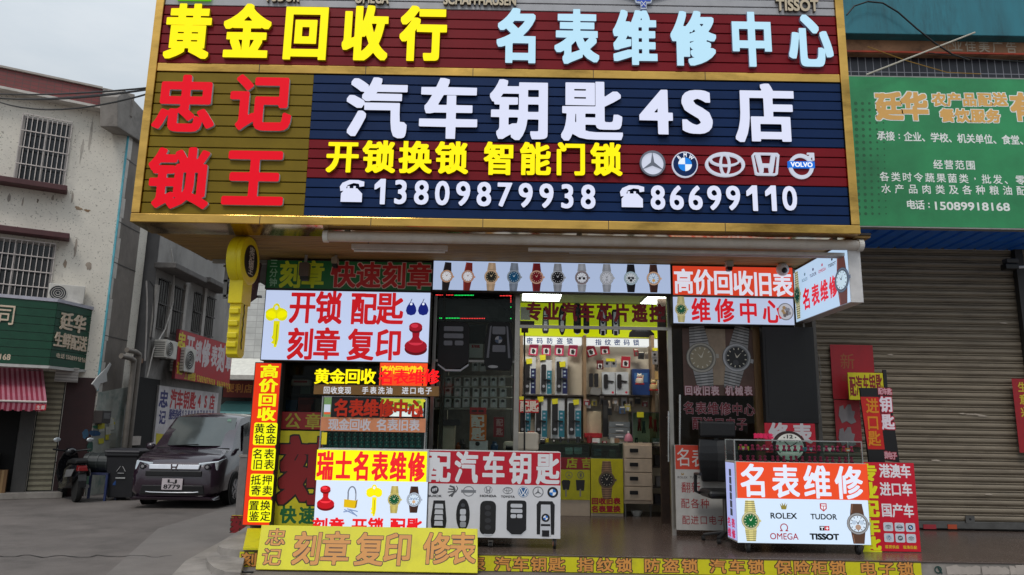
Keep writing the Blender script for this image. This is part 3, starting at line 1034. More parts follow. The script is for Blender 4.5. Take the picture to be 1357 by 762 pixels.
for i in range(5):
    for j in range(18):
        a.ell(1134 + i * 9 + j * .25, 137 + j * 8.6, 2.5 - .35 * i, 2.5 - .35 * i, DG, n=8)
a.build('dot_pattern', bb, kind='stuff')
# cables and a camera on the neighbour
CAB = mat((20, 20, 20), rough=.6, var=0)
def cable(nm, label, pts, r, m=CAB):
    b = MB(); b.tube(pts, r, m, n=6)
    return tag(b.build(nm), label, 'cable')
def sag(p, q, s, n=12):
    return [V(p).lerp(V(q), i / n) - V((0, 0, s * 4 * (i / n) * (1 - i / n))) for i in range(n + 1)]
Fq = XY(-.3)
cable('cable', 'black cable looping across the teal fascia', [Fq.pt(*p) for p in ((1122, 20), (1132, 8), (1150, 2), (1170, 4), (1190, 16), (1215, 38), (1240, 58), (1262, 72), (1285, 80))], .012)
cable('cable', 'thin white pole slanting over the tiled band above the billboard', [Fq.pt(1148, 99), Fq.pt(1292, 43)], .012, mat((190, 184, 170)))
cable('cable', 'yellow wire sagging in front of the dark tiled band', [Fq.pt(1150, 62), Fq.pt(1200, 80), Fq.pt(1255, 96), Fq.pt(1300, 98)], .006, mat((160, 120, 40)))
cable('cable', 'black wire running along the rusty beam edge', [Fq.pt(1230, 70), Fq.pt(1290, 77), Fq.pt(1357, 82), Fq.pt(1420, 84)], .008)

# ================================================================== PRINTED PICTURES
def mkc(k):
    return (lambda c: lit(c, k)) if k else prt
def watch(A, cx, cy, H, strap, case, dial, mark, k=0, links=True, ring=None, sub=(), ang=0, hands=None, lv=1, r=None, xs=1.0):
    """a picture of a wrist watch H pixels tall"""
    C = mkc(k)
    r = r or H * .235
    w1, w2 = r * .66, r * .5
    def P(pts, c, l):
        A.poly((cx, cy), [(x * xs, y) for x, y in pts], C(c), l, ang=ang)
    for sg in (1, -1):
        P([(-w1, sg * r * .7), (w1, sg * r * .7), (w2, sg * H / 2), (-w2, sg * H / 2)], strap, lv)
        n = 6
        if links:
            for i in range(n):
                y = sg * (r * 1.0 + (H / 2 - r) * (i + .5) / n)
                ww = w1 + (w2 - w1) * (i + .5) / n
                P([(-ww, y), (ww, y), (ww, y + .09 * H / n), (-ww, y + .09 * H / n)], tuple(int(q * .45) for q in strap), lv + 1)
            P([(-w1 * .36, sg * r * .9), (w1 * .36, sg * r * .9), (w2 * .36, sg * H / 2), (-w2 * .36, sg * H / 2)], tuple(min(255, int(q * 1.12)) for q in strap), lv + .5)
        else:
            P([(-w1 * .8, sg * r), (-w1 * .7, sg * r), (-w2 * .7, sg * H / 2), (-w2 * .8, sg * H / 2)], tuple(min(255, int(q * 1.6) + 12) for q in strap), lv + 1)
    P([(r * .95, -r * .14), (r * 1.18, -r * .14), (r * 1.18, r * .14), (r * .95, r * .14)], case, lv + 1)
    def E(x, y, rr, c, l, n=22):
        ca, sa = math.cos(ang), math.sin(ang)
        A.poly((cx, cy), [((x + rr * math.cos(2 * math.pi * i / n)) * xs, y + rr * math.sin(2 * math.pi * i / n)) for i in range(n)], C(c), l, ang=ang)
    E(0, 0, r, tuple(int(q * .55) for q in case), lv + 2)
    E(0, 0, r * .96, case, lv + 2.5)
    E(0, 0, r * .84, ring or tuple(int(q * .7) for q in case), lv + 3)
    E(0, 0, r * .74, dial, lv + 4)
    for i in range(12):
        t = R(30 * i)
        c_, s_ = math.cos(t), math.sin(t)
        a_, b_ = r * .56, r * .69
        ww = r * .035
        P([(a_ * c_ - ww * s_, a_ * s_ + ww * c_), (b_ * c_ - ww * s_, b_ * s_ + ww * c_), (b_ * c_ + ww * s_, b_ * s_ - ww * c_), (a_ * c_ + ww * s_, a_ * s_ - ww * c_)], mark, lv + 5)
    for x, y, rr, c in sub:
        E(x * r, y * r, rr * r, c, lv + 5.5, 14)
    for t, L, l in ((R(-60), .5, 6.5), (R(-125), .38, 7)):
        c_, s_ = math.cos(t), math.sin(t)
        ww = r * .05
        P([(-ww * s_, ww * c_), (L * r * c_, L * r * s_), (ww * s_, -ww * c_)], hands or mark, lv + l)
def keypic(A, cx, cy, H, c, k=0, lv=1, hole=(225, 232, 250)):
    C = mkc(k)
    d = tuple(int(q * .72) for q in c)
    A.poly((cx, cy), [(-.07 * H, -.1 * H), (.07 * H, -.1 * H), (.07 * H, .3 * H), (.03 * H, .5 * H), (-.03 * H, .5 * H), (-.03 * H, .43 * H), (-.1 * H, .4 * H), (-.05 * H, .34 * H), (-.1 * H, .28 * H), (-.07 * H, .22 * H)], C(c), lv)
    A.line(cx, cy - .02 * H, cx, cy + .44 * H, .025 * H, C(d), lv + 1)
    for x, y, a, b in ((0, -.28, .25, .13), (-.13, -.22, .12, .12), (.13, -.22, .12, .12), (0, -.4, .08, .1)):
        A.ell(cx + x * H, cy + y * H, a * H, b * H, C(c), lv + .3 + abs(x) + a, n=18)
    A.ell(cx, cy - .4 * H, .04 * H, .05 * H, C(hole), lv + 2, n=12)
def stamppic(A, cx, cy, H, k=0, lv=1, c=(196, 24, 34)):
    C = mkc(k)
    d, h = tuple(int(q * .6) for q in c), tuple(min(255, int(q * 1.15) + 30) for q in c)
    A.ell(cx, cy + .31 * H, .34 * H, .19 * H, C(d), lv)
    A.ell(cx, cy + .22 * H, .34 * H, .2 * H, C(c), lv + 1)
    A.ell(cx, cy + .1 * H, .22 * H, .1 * H, C(h), lv + 2)
    A.poly((cx, cy), [(-.12 * H, -.25 * H), (.12 * H, -.25 * H), (.1 * H, -.05 * H), (.2 * H, .12 * H), (-.2 * H, .12 * H), (-.1 * H, -.05 * H)], C(c), lv + 3)
    A.ell(cx, cy - .3 * H, .2 * H, .13 * H, C(d), lv + 4)
    A.ell(cx, cy - .36 * H, .2 * H, .13 * H, C(c), lv + 5)
    A.ell(cx - .03 * H, cy - .39 * H, .11 * H, .06 * H, C(h), lv + 6)
def padlockpic(A, cx, cy, H, k=0, lv=1):
    C = mkc(k)
    A.ring(cx + .06 * H, cy - .25 * H, .15 * H, .25 * H, .045 * H, C((120, 126, 140)), lv, a0=180, a1=360)
    A.rect(cx - .09 * H, cy - .26 * H, cx - .045 * H, cy, C((120, 126, 140)), lv + .4)
    A.rect(cx + .165 * H, cy - .26 * H, cx + .21 * H, cy - .02 * H, C((150, 156, 168)), lv + .4)
    A.poly((cx, cy), [(-.2 * H, -.06 * H), (.2 * H, -.02 * H), (.17 * H, .24 * H), (-.2 * H, .2 * H)], C((224, 184, 20)), lv + 1)
    A.poly((cx, cy), [(.2 * H, -.02 * H), (.25 * H, -.06 * H), (.22 * H, .2 * H), (.17 * H, .24 * H)], C((150, 116, 16)), lv + 1)
    for x0, y0, x1, y1 in ((-.2, .28, .2, .46), (-.1, .26, .26, .34), (-.22, .36, .1, .3), (0, .3, .24, .5)):
        A.line(cx + x0 * H, cy + y0 * H, cx + x1 * H, cy + y1 * H, .035 * H, C((130, 150, 190)), lv + 2 + x0)
def fobpic(A, cx, cy, w, h, kind, k=0, lv=1):
    C = mkc(k)
    x0, y0, x1, y1 = cx - w / 2, cy - h / 2, cx + w / 2, cy + h / 2
    K, G, D = (22, 22, 26), (196, 198, 204), (70, 72, 78)
    if kind == 0:
        A.poly((cx, cy), [(-.36 * w, -.5 * h), (.36 * w, -.5 * h), (.5 * w, .2 * h), (.46 * w, .42 * h), (.3 * w, .5 * h), (-.3 * w, .5 * h), (-.46 * w, .42 * h), (-.5 * w, .2 * h)], C(K), lv)
        for i in range(4):
            A.poly((cx, cy), [(-.24 * w, (-.38 + .2 * i) * h), (.24 * w, (-.38 + .2 * i) * h), (.28 * w, (-.22 + .2 * i) * h), (-.28 * w, (-.22 + .2 * i) * h)], C(G), lv + 1)
    elif kind == 1:
        A.ell(cx, cy, w / 2, h * .56, C(K), lv)
        for i in range(3):
            A.rrect(cx - w * .22, y0 + h * (.3 + .22 * i), cx + w * .22, y0 + h * (.5 + .22 * i), 2, C(G if i < 2 else (150, 152, 158)), lv + 1)
        A.ell(cx, y0 + h * .17, w * .16, h * .07, C(D), lv + 1, n=12)
    elif kind == 2:
        A.rrect(x0, y0, x1, y1, w * .34, C((26, 26, 28)), lv)
        for y in (.2, .38, .58, .78):
            A.ell(cx, y0 + h * y, w * .2, h * .075, C((52, 52, 56)), lv + 1, n=14)
        A.ring(cx, y1 - h * .03, w * .32, h * .06, w * .1, C(G), lv + 1.5, a0=20, a1=160)
    elif kind == 3:
        A.rrect(x0, y0, x1, y1 - h * .1, w * .16, C(K), lv)
        A.poly((cx, cy), [(-.5 * w, .3 * h), (.5 * w, .3 * h), (.5 * w, .38 * h), (.24 * w, .52 * h), (-.24 * w, .52 * h), (-.5 * w, .38 * h)], C(G), lv - .5)
        A.poly((cx, cy), [(-.5 * w, .26 * h), (.5 * w, .26 * h), (.5 * w, .34 * h), (.24 * w, .48 * h), (-.24 * w, .48 * h), (-.5 * w, .34 * h)], C(K), lv + .3)
        for i in range(2):
            A.rrect(x0 + w * .2, y0 + h * (.1 + .15 * i), x1 - w * .2, y0 + h * (.21 + .15 * i), 1.5, C(G), lv + 1)
        for q in (0, 1):
            A.rrect(x0 + w * (.2 + .32 * q), y0 + h * .4, x0 + w * (.48 + .32 * q), y0 + h * .51, 1.5, C(G), lv + 1)
    else:
        A.poly((cx, cy), [(-.36 * w, -.5 * h), (.36 * w, -.5 * h), (.5 * w, -.4 * h), (.48 * w, .46 * h), (-.48 * w, .46 * h), (-.5 * w, -.4 * h)], C(K), lv)
        A.poly((cx, cy), [(-.26 * w, -.4 * h), (.26 * w, -.4 * h), (.3 * w, .5 * h), (-.3 * w, .5 * h)], C(G), lv + 1)
        A.ell(cx, cy - .02 * h, w * .23, h * .12, C(K), lv + 2, n=16)
        for q, c in ((0, (240, 240, 245)), (90, (40, 120, 210)), (180, (240, 240, 245)), (270, (40, 120, 210))):
            A.poly((cx, cy - .02 * h), [(0, 0)] + [(w * .13 * math.cos(R(q + 30 * i)), w * .13 * math.sin(R(q + 30 * i))) for i in range(4)], C(c), lv + 3)
        A.rect(cx - w * .26, y0 + h * .66, cx + w * .26, y0 + h * .72, C(K), lv + 2)
        A.rect(cx - w * .2, y0 + h * .84, cx + w * .2, y1 + h * .02, C(K), lv + 2)
def roundel(A, kind, cx, cy, r, k=0, lv=1, c=(40, 42, 48)):
    C = mkc(k)
    if kind == 'star':
        A.ring(cx, cy, r, r, r * .14, C(c), lv)
        for q in range(3):
            t = R(-90 + 120 * q)
            A.poly((cx, cy), [(r * .9 * math.cos(t), r * .9 * math.sin(t)), (-math.sin(t) * r * .13, math.cos(t) * r * .13), (math.sin(t) * r * .13, -math.cos(t) * r * .13)], C(c), lv + .5 + .2 * q)
    elif kind == 'quarters':
        A.ell(cx, cy, r, r, C((24, 26, 34)), lv, n=20)
        for q, cc in ((0, (236, 240, 246)), (90, (40, 120, 200)), (180, (236, 240, 246)), (270, (40, 120, 200))):
            A.poly((cx, cy), [(0, 0)] + [(r * .62 * math.cos(R(q + 18 * i)), r * .62 * math.sin(R(q + 18 * i))) for i in range(6)], C(cc), lv + 1)
    elif kind == 'vw':
        A.ell(cx, cy, r, r, C((40, 96, 150)), lv, n=20)
        A.ring(cx, cy, r * .92, r * .92, r * .1, C((236, 240, 246)), lv + 1)
        for q in ((-.5, -.7, -.1, .1), (.5, -.7, .1, .1), (-.72, -.3, -.34, .68), (-.34, .68, 0, .05), (.34, .68, 0, .05), (.72, -.3, .34, .68)):
            A.line(cx + q[0] * r, cy + q[1] * r, cx + q[2] * r, cy + q[3] * r, r * .15, C((236, 240, 246)), lv + 1.5 + q[0] * .3)
    elif kind == 'ovals':
        A.ring(cx, cy, r * 1.25, r * .85, r * .12, C(c), lv)
        A.ring(cx, cy, r * .34, r * .8, r * .12, C(c), lv + .4)
        A.ring(cx, cy - r * .3, r * .95, r * .45, r * .12, C(c), lv + .8)
    elif kind == 'h':
        A.ring(cx, cy, r * 1.05, r * .95, r * .12, C(c), lv, n=8)
        A.poly((cx, cy), [(x * r, y * r) for x, y in ((-.6, -.7), (-.36, -.7), (-.25, -.02), (.25, -.02), (.36, -.7), (.6, -.7), (.4, .75), (.18, .75), (.16, .3), (-.16, .3), (-.18, .75), (-.4, .75))], C(c), lv + .5)
    elif kind == 'band':
        A.ring(cx, cy, r, r * .92, r * .14, C(c), lv)
        A.rect(cx - r * 1.3, cy - r * .24, cx + r * 1.3, cy + r * .24, C(c), lv + .6)
    elif kind == 'shields':
        A.ell(cx, cy, r, r, C(c), lv, n=18)
        for q in (-.4, 0, .4):
            A.poly((cx, cy), [((q - .2) * r, (-.35 - q * .3) * r), ((q + .2) * r, (-.4 - q * .3) * r), ((q + .1) * r, (.3 - q * .3) * r), ((q - .1) * r, (.35 - q * .3) * r)], C((200, 202, 208)), lv + 1 + q)
    elif kind == 'lion':
        for q in ((-.1, .9, .5, -.1, .3), (.5, -.1, .2, -.8, .34), (.2, -.7, -.4, -.9, .26), (.3, -.3, -.6, -.4, .2), (.4, 0, -.7, .15, .18), (.2, .3, -.5, .8, .22), (.6, .2, .95, -.5, .14), (.95, -.5, .7, -.9, .12)):
            A.line(cx + q[0] * r, cy + q[1] * r, cx + q[2] * r, cy + q[3] * r, q[4] * r, C(c), lv + q[4])

# ================================================================== HEADER SIGNS ABOVE THE SHOPFRONT
YH = -.25
FH = XY(YH)
SIDE = mat((60, 58, 56), rough=.5)
WS = mat((210, 212, 216), rough=.4)
t = sign('header_sign', 'green header sign with red and yellow seal engraving lettering under the soffit', 'sign', FH, (352, 345.5, 572, 384.5), .15, mat((14, 112, 56), rough=.4, var=.08), SIDE)
a = Art(FH)
a.row('三分钟', (363, 349), (362, 374), 12, 11, prt((150, 200, 170)), bold=(.015, .015), res=40)
a.row('刻章', (385, 364), (415, 364), 37, 30, prt((206, 222, 40)), bold=(.034, .026)); a.build('lettering', t)
a = Art(FH); a.row('快速刻章', (455, 364), (556, 366), 36, 33, prt((196, 34, 38)), bold=(.03, .022), outline=(prt((228, 200, 190)), .022)); a.build('lettering', t)
t = sign('light_box', 'long pale blue lit light box with a row of ten wrist watches over the entrance', 'light box', FH, (573, 347, 889.5, 387.5), .15, lit((188, 206, 240), .72), SIDE)
WL = [  # x, strap, links, case, dial, mark, ring, subdials, angle
    (592, (34, 30, 32), 0, (206, 160, 130), (230, 232, 238), (150, 110, 90), None, (), .08), (620, (112, 40, 36), 0, (206, 150, 124), (228, 230, 238), (140, 100, 84), None, (), .08),
    (651, (196, 168, 140), 1, (208, 176, 146), (40, 40, 38), (210, 190, 150), None, (), .04), (681, (130, 140, 156), 1, (150, 160, 172), (24, 74, 110), (190, 210, 224), (90, 100, 112), (), .03),
    (711, (100, 30, 34), 0, (206, 160, 140), (106, 24, 34), (220, 180, 160), None, (), 0), (739, (150, 154, 164), 1, (170, 174, 182), (26, 26, 30), (210, 212, 218), (40, 40, 44), (), 0),
    (771, (168, 172, 182), 1, (150, 140, 144), (216, 220, 230), (60, 60, 66), (66, 40, 46), ((-.3, .1, .2, (40, 36, 40)), (.3, .1, .2, (40, 36, 40))), 0), (804, (160, 164, 174), 1, (186, 190, 198), (196, 200, 210), (90, 92, 100), (150, 152, 160), ((0, .3, .2, (160, 164, 174)),), 0),
    (836, (28, 28, 32), 0, (170, 190, 200), (206, 214, 222), (50, 60, 70), (150, 172, 184), ((-.28, 0, .2, (36, 36, 40)), (.28, 0, .2, (60, 60, 66)), (0, .32, .2, (36, 36, 40))), 0), (866, (60, 40, 36), 0, (222, 180, 150), (206, 224, 244), (60, 90, 140), None, ((0, .3, .22, (222, 170, 90)),), 0)]
for i, (x, st, ln, cs, dl, mk, rg, sb, an) in enumerate(WL):
    a = Art(FH)
    watch(a, x, 366 + i * .35, 37, st, cs, dl, mk, k=.62, links=ln, ring=rg, sub=sb, ang=an, r=9.2 if i > 1 else 8.4)
    a.build('watch_picture', t)
t = sign('light_box', 'orange red lit light box with white lettering over the right window', 'light box', FH, (890.5, 352.5, 1052, 393), .15, lit((226, 72, 44), .75), SIDE)
a = Art(FH); a.row('高价回收旧表', (906, 373), (1037, 377), 34, 27, lit((226, 226, 240), .85), bold=(.028, .022)); a.build('lettering', t)
F2 = XY(-.2)
t = sign('light_box', 'white lit light box with red lettering between two watch pictures, below the orange box', 'light box', F2, (891, 393.5, 1053, 430.5), .15, lit((192, 206, 234), .8), SIDE)
a = Art(F2); a.row('维修中心', (929, 411), (1023, 413), 33, 26, lit((214, 28, 40), .8), bold=(.026, .022)); a.build('lettering', t)
a = Art(F2); watch(a, 902.5, 410, 34, (206, 196, 140), (210, 200, 150), (26, 84, 58), (220, 220, 180), k=.65, r=8.2); a.build('watch_picture', t)
a = Art(F2); a.ell(1041, 413, 10.5, 11.5, lit((130, 132, 140), .6), 1); a.ell(1041, 413, 9.3, 10.2, lit((206, 208, 216), .6), 2)
for i in range(9):
    a.ell(1041 + 5.5 * math.cos(i * 2.4) * (.4 + .07 * i), 413 + 6.5 * math.sin(i * 2.4) * (.4 + .07 * i), 2.2, 2.4, lit([(120, 112, 110), (180, 150, 110), (150, 152, 160)][i % 3], .5), 3 + i * .3, n=10)
a.build('movement_picture', t)
# projecting light box on the right
xs = XY(-.1).uv(1053, 390)[0] + .03
FS2 = Face((xs, 0, 0), (0, -1, 0), (0, 0, 1))     # faces the left, runs towards the street
u0 = FS2.uv(1053, 393)[0]; u1 = FS2.uv(1125.5, 368)[0]
v0 = FS2.uv(1090, 415)[1]; v1 = FS2.uv(1062, 353)[1]
v0 = (FS2.uv(1054, 428)[1] + FS2.uv(1127, 401.5)[1]) / 2
t = thing('light_box', 'white lit light box projecting over the pavement, seen at an angle', 'light box', FS2.P((u0 + u1) / 2, v0, -.07))
b = MB(); FS2.slab(b, u0, v0, u1, v1, mat((206, 204, 204), rough=.4), back=.15, front=-.003); b.build('casing', t, bev=.004)
b = MB(); b.add([FS2.P(u0 + .01, v0 + .01), FS2.P(u1 - .01, v0 + .01), FS2.P(u1 - .01, v1 - .01), FS2.P(u0 + .01, v1 - .01)], [(0, 1, 2, 3)], lit((190, 218, 246), .85)); b.build('face', t)
a = Art(FS2); a.row('名表维修', (1069, 396), (1104, 380), 30, 10.5, lit((224, 24, 50), .85), bold=(.034, .026)); a.build('lettering', t)
a = Art(FS2)
for st, c, px, py, w in (('ROLEX', (110, 140, 160), 1066.5, 370.5, 7.5), ('TUDOR', (70, 80, 110), 1077.5, 364, 9), ('OMEGA', (190, 90, 110), 1089.5, 358, 10), ('TISSOT', (26, 28, 40), 1102.5, 350.5, 10.5)):
    u, v, su, sv = FS2.loc(px, py)
    sg = raw(st); ax0, ax1 = min(sg[:, 0].min(), sg[:, 2].min()), max(sg[:, 0].max(), sg[:, 2].max())
    sc = w * su / (ax1 - ax0)
    a._emit(glyph(st, .02, .02, False, 36), lambda x, y: (u + (x - (ax0 + ax1) / 2) * sc, v + (y - .35) * sv * 6), lit(c, .8), LV)
    a.ell(px, py - 7, 1.1, 2.2, lit(c, .8), 1, n=8)
a.build('lettering', t)
a = Art(FS2); watch(a, 1116, 371, 66, (96, 60, 56), (90, 110, 130), (200, 226, 240), (60, 80, 100), k=.8, links=False, r=17, xs=.58); 
for i in range(0):
    pass
a.build('watch_picture', t)
a = Art(FS2); watch(a, 1057, 391, 64, (196, 190, 150), (190, 190, 150), (20, 70, 56), (200, 210, 190), k=.7, r=14, xs=.3); a.build('watch_picture', t)
for ob in t.children:
    if ob.name.startswith('watch_picture'):
        pass
# large white light box on the left
FL = XY(-.3)
t = sign('light_box', 'large white lit light box with a yellow key and red lettering at the left corner', 'light box', FL, (348, 385, 570, 479.5), .2, lit((194, 208, 240), .9), SIDE)
RD = lit((204, 26, 34), .8)
a = Art(FL); a.row('开锁', (401, 407), (436, 408), 45, 36, RD, bold=(.028, .022)); a.row('配匙', (482, 409), (517, 409), 45, 36, RD, bold=(.028, .022))
a.build('lettering', t)
a = Art(FL); a.row('刻章', (398, 456), (433, 456), 44, 36, RD, bold=(.028, .022)); a.row('复印', (478, 457), (515, 457), 44, 36, RD, bold=(.028, .022)); a.build('lettering', t)
a = Art(FL); keypic(a, 366.5, 431, 58, (226, 222, 10), k=.85, hole=(200, 215, 240)); a.build('key_picture', t)
a = Art(FL); stamppic(a, 551, 449, 44, k=.7, c=(170, 22, 40)); a.build('stamp_picture', t)
for x in (545, 561):
    a = Art(FL); C = lit((22, 36, 130), .7)
    a.poly((x, 409), [(-7, 3), (-6, -2), (-2.5, -8), (2.5, -8), (6, -2), (7, 3), (5, 7.5), (0, 9), (-5, 7.5)], C); a.ell(x, 403, 1.8, 1.6, lit((230, 236, 250), .9), 2, n=10)
    a.line(x - 1, 401, x + 1, 396, .9, lit((60, 60, 80), .7), 2.5); a.build('tag_picture', t)
# vertical light box on the corner pillar
FV = XY(-.22)
t = sign('light_box', 'narrow upright red and yellow lit light box on the left corner pillar', 'light box', FV, (329, 480, 366, 697), .16, lit((234, 58, 24), .85), SIDE)
YEL = lit((240, 240, 20), .95)
xc = lambda y: 357.5 - (y - 493) * .072
a = Art(FV)
for ch, y in zip('高价回收', (492, 511, 530, 549)):
    a.char(ch, xc(y) - .5, y, 18.5, 25, YEL, bold=(.042, .018))
a.build('lettering', t)
BKT = lit((30, 32, 20), .5)
for (s1, s2), y in zip((('黄金', '铂金'), ('名表', '旧表'), ('抵押', '寄卖'), ('置换', '鉴定')), (575, 608.5, 643, 677)):
    a = Art(FV)
    a.rrect(xc(y) - 15.5, y - 15, xc(y) + 15.5, y + 15, 2.5, YEL, 1)
    for s_, dy in ((s1, -7), (s2, 7)):
        a.row(s_, (xc(y) - 7.5, y + dy), (xc(y) + 7.5, y + dy), 14, 14, BKT, lv=2, bold=(.012, .012), res=44)
    a.build('label_panel', t)
# yellow ramp board under it
b = MB()
FR_ = XY(-1.0)
p = [gnd(318, 724, ZT + .004), gnd(336, 735, ZT + .004)]
F0 = XY(-.24)
YB_ = mat((214, 206, 22), rough=.45, var=.12, scale=3, dirt_or_reflection=((120, 112, 40), .5, 3))
u = [F0.uv(330, 699), F0.uv(362, 699)]
zz = u[0][1]
bx = gnd(322, 728, ZT + .01)
b.hexa([(bx.x, bx.y, ZT + .005), (bx.x + .34, bx.y, ZT + .005), (u[1][0], -.3, zz - .02), (u[0][0], -.3, zz - .02), (bx.x, bx.y, ZT + .025), (bx.x + .34, bx.y, ZT + .025), (u[1][0], -.3, zz), (u[0][0], -.3, zz)], YB_)
tag(b.build('ramp_board'), 'plain yellow board sloping down below the upright light box', 'board')
# ---- yellow strip on the step and the leaning board
FT = XY(-1.745)
t = sign('step_sign', 'long yellow sign strip with orange lettering along the front of the step', 'sign', FT, (316, 738.5, 1221, 759), .02, YB_, mat((150, 140, 30)), fw=.004)
ORB, OUT = prt((214, 146, 70)), prt((70, 52, 40))
for st, x0, x1, y in (('汽车钥匙', 666, 738, 747), ('指纹锁', 776, 827, 748), ('防盗锁', 864, 914, 749), ('汽车锁', 951, 1002, 750), ('保险柜锁', 1038, 1110, 751.5), ('电子锁', 1150, 1200, 753), ('刻章', 330, 356, 741), ('修表', 606, 632, 745.5)):
    a = Art(FT); a.row(st, (x0, y + .5), (x1, y + 1.1), 19, 22, ORB, bold=(.025, .02), outline=(OUT, .045)); a.build('lettering', t)
lb0, lb1 = gnd(484, 757, .02), None
FBD = Face((0, lb0.y, .02), (1, 0, 0), V((0, .2, .49)))
u0, v0, u1, v1 = FBD.rect(335, 698, 635, 757)
t = thing('leaning_board', 'yellow board with orange outlined lettering leaning against the step corner', 'board', FBD.P((u0 + u1) / 2, 0))
b = MB()
pl = [FBD.uv(338, 757)[0], FBD.uv(633, 757)[0], FBD.uv(633, 700)[0], FBD.uv(346, 698)[0]]
vs = [FBD.P(pl[0], v0), FBD.P(pl[1], v0), FBD.P(pl[2], v1), FBD.P(pl[3], v1)]
b.hexa([p - FBD.n * .025 for p in vs] + vs, mat((222, 214, 18), rough=.4, var=.06, scale=3, dirt_or_reflection=((170, 158, 40), .35, 4)))
b.build('panel', t, bev=.004)
a = Art(FBD)
a.row('忠记', (366, 712), (360, 738), 24, 27, ORB, bold=(.015, .012), outline=(OUT, .03))
a.row('刻章', (407, 727), (445, 727), 46, 39, ORB, bold=(.022, .018), outline=(OUT, .018)); a.row('复印', (490, 728), (527, 728), 46, 39, ORB, bold=(.022, .018), outline=(OUT, .018)); a.row('修表', (579, 727), (613, 727), 44, 36, ORB, bold=(.022, .018), outline=(OUT, .018))
a.build('lettering', t)
for x, y in ((352, 702), (340, 751), (627, 702), (625, 752)):
    pass

# ================================================================== SALES ROOM BEHIND THE GLASS
def on(F, px, py, off=0):
    return F.pt(px, py, off)
def slabthing(name, label, cat, F, box, back, m, group=None, bev=.002, pname='panel'):
    u0, v0, u1, v1 = F.rect(*box)
    t = thing(name, label, cat, F.P((u0 + u1) / 2, v0, -back / 2), group)
    b = MB(); F.slab(b, u0, v0, u1, v1, m, back=back); b.build(pname, t, bev=bev)
    return t
# red lettering stuck on the transom glass
Ft = XY(.043)
a = Art(Ft); a.row('专业汽车芯片遥控', (707.6, 412.5), (871, 415.5), 25, 21, prt((150, 14, 34)), bold=(.045, .035)); a.build('lettering', tp)
# lamp panels
for x0, x1, y in ((691, 744, 394.5), (852, 892, 398.5)):
    zl = ZS - .2
    c = gnd((x0 + x1) / 2, y, zl)
    hw = (XY(c.y).uv(x1, y)[0] - XY(c.y).uv(x0, y)[0]) / 2
    t = thing('ceiling_lamp', 'bright white lamp panel %s the salesroom ceiling' % ('at the left end of' if x0 < 700 else 'by the door post under'), 'lamp', (c.x, c.y, zl), 'salesroom ceiling lamps')
    b = MB(); b.box(c.x - hw, c.x + hw, c.y - .33, c.y + .33, zl + .004, zl + .05, mat((220, 220, 220), rough=.4)); b.build('frame', t, bev=.004)
    b = MB(); b.add([(c.x - hw + .02, c.y - .3, zl), (c.x - hw + .02, c.y + .3, zl), (c.x + hw - .02, c.y + .3, zl), (c.x + hw - .02, c.y - .3, zl)], [(0, 1, 2, 3)], lit((255, 250, 240), 21.0)); b.build('diffuser', t)
    b = MB()
    for s_ in (-1, 1):
        b.cyl((c.x + s_ * hw * .8, c.y, zl + .05), (c.x + s_ * hw * .8, c.y, ZS - .05), .006, DSTEEL, n=6)
    b.build('hanger', t)
# yellow header panel with key fob pictures
FY = XY(2.66)
t = sign('yellow_banner', 'yellow lit banner with pictures of car key fobs on the back wall', 'sign', FY, (676, 402, 905, 447), .2, lit((206, 218, 10), .62), mat((190, 190, 60), rough=.5))
for x, y, w_, h_, k in ((723, 425, 9, 34, 0), (745, 424, 10, 36, 1), (765, 422, 10, 40, 2), (777, 425, 8, 34, 2), (799, 426, 11, 36, 4), (816, 427, 11, 34, 4)):
    a = Art(FY); fobpic(a, x, y, w_, h_, k, k=.25); a.build('fob_picture', t)
for x, y in ((850, 440), (888, 438)):
    a = Art(FY); C = lit((16, 16, 20), .5)
    a.poly((x, y), [(-17, 7), (-16, 1), (-8, -6), (6, -7), (14, -1), (17, 2), (17, 7)], C); a.poly((x, y), [(-8, -1), (-5, -4.5), (5, -5), (9, -1)], lit((70, 76, 80), .5), 2); a.build('car_picture', t)
a = Art(FY); a.rect(690, 407, 703, 424, lit((120, 120, 110), .5)); a.build('screen_picture', t)
# wall unit
FW = XY(2.75)
wu = thing('wall_unit', 'cream lock display wall unit with lit blue lettered headers', 'shelf unit', (1.2, 2.85, ZT))
CRM = mat((214, 204, 184), rough=.5, var=.06)
WOOD = mat((150, 124, 96), rough=.5, var=.2)
b = MB(); u0, v0, u1, v1 = FW.rect(686, 447, 905, 590); FW.slab(b, u0, v0, u1, v1, CRM, back=.1); b.build('back_panel', wu)
for x in (690, 773, 862):
    b = MB(); u0, v0, u1, v1 = FW.rect(x - 2, 447, x + 2, 586); FW.slab(b, u0, v0, u1, v1, WOOD, front=.28, back=-.002); b.build('upright', wu, bev=.003)
for x0, x1, y in ((692, 771, 525), (776, 860, 525), (692, 771, 582)):
    b = MB(); u0, v0, u1, v1 = FW.rect(x0, y - 1, x1, y + 1); FW.slab(b, u0, v0, u1, v1, mat((60, 54, 50)), front=.3, back=-.002); b.build('shelf', wu)
for st, x0, x1, y, b0, b1 in (('密码防盗锁', 702, 755, 451.5, 692, 771), ('指纹密码锁', 793, 843, 453.5, 776, 860), ('电子', 876, 891, 455, 866, 905)):
    b = MB(); F = XY(2.5); u0, v0, u1, v1 = F.rect(b0, y - 5, b1, y + 4.5); F.slab(b, u0, v0, u1, v1, lit((236, 240, 240), .75), back=.2); h_ = b.build('header', wu)
    a = Art(F); a.row(st, (x0, y), (x1, y + .4), 8.5, 8.5, lit((30, 60, 120), .5), bold=(.015, .015), res=40); a.mb.build('lettering', h_)
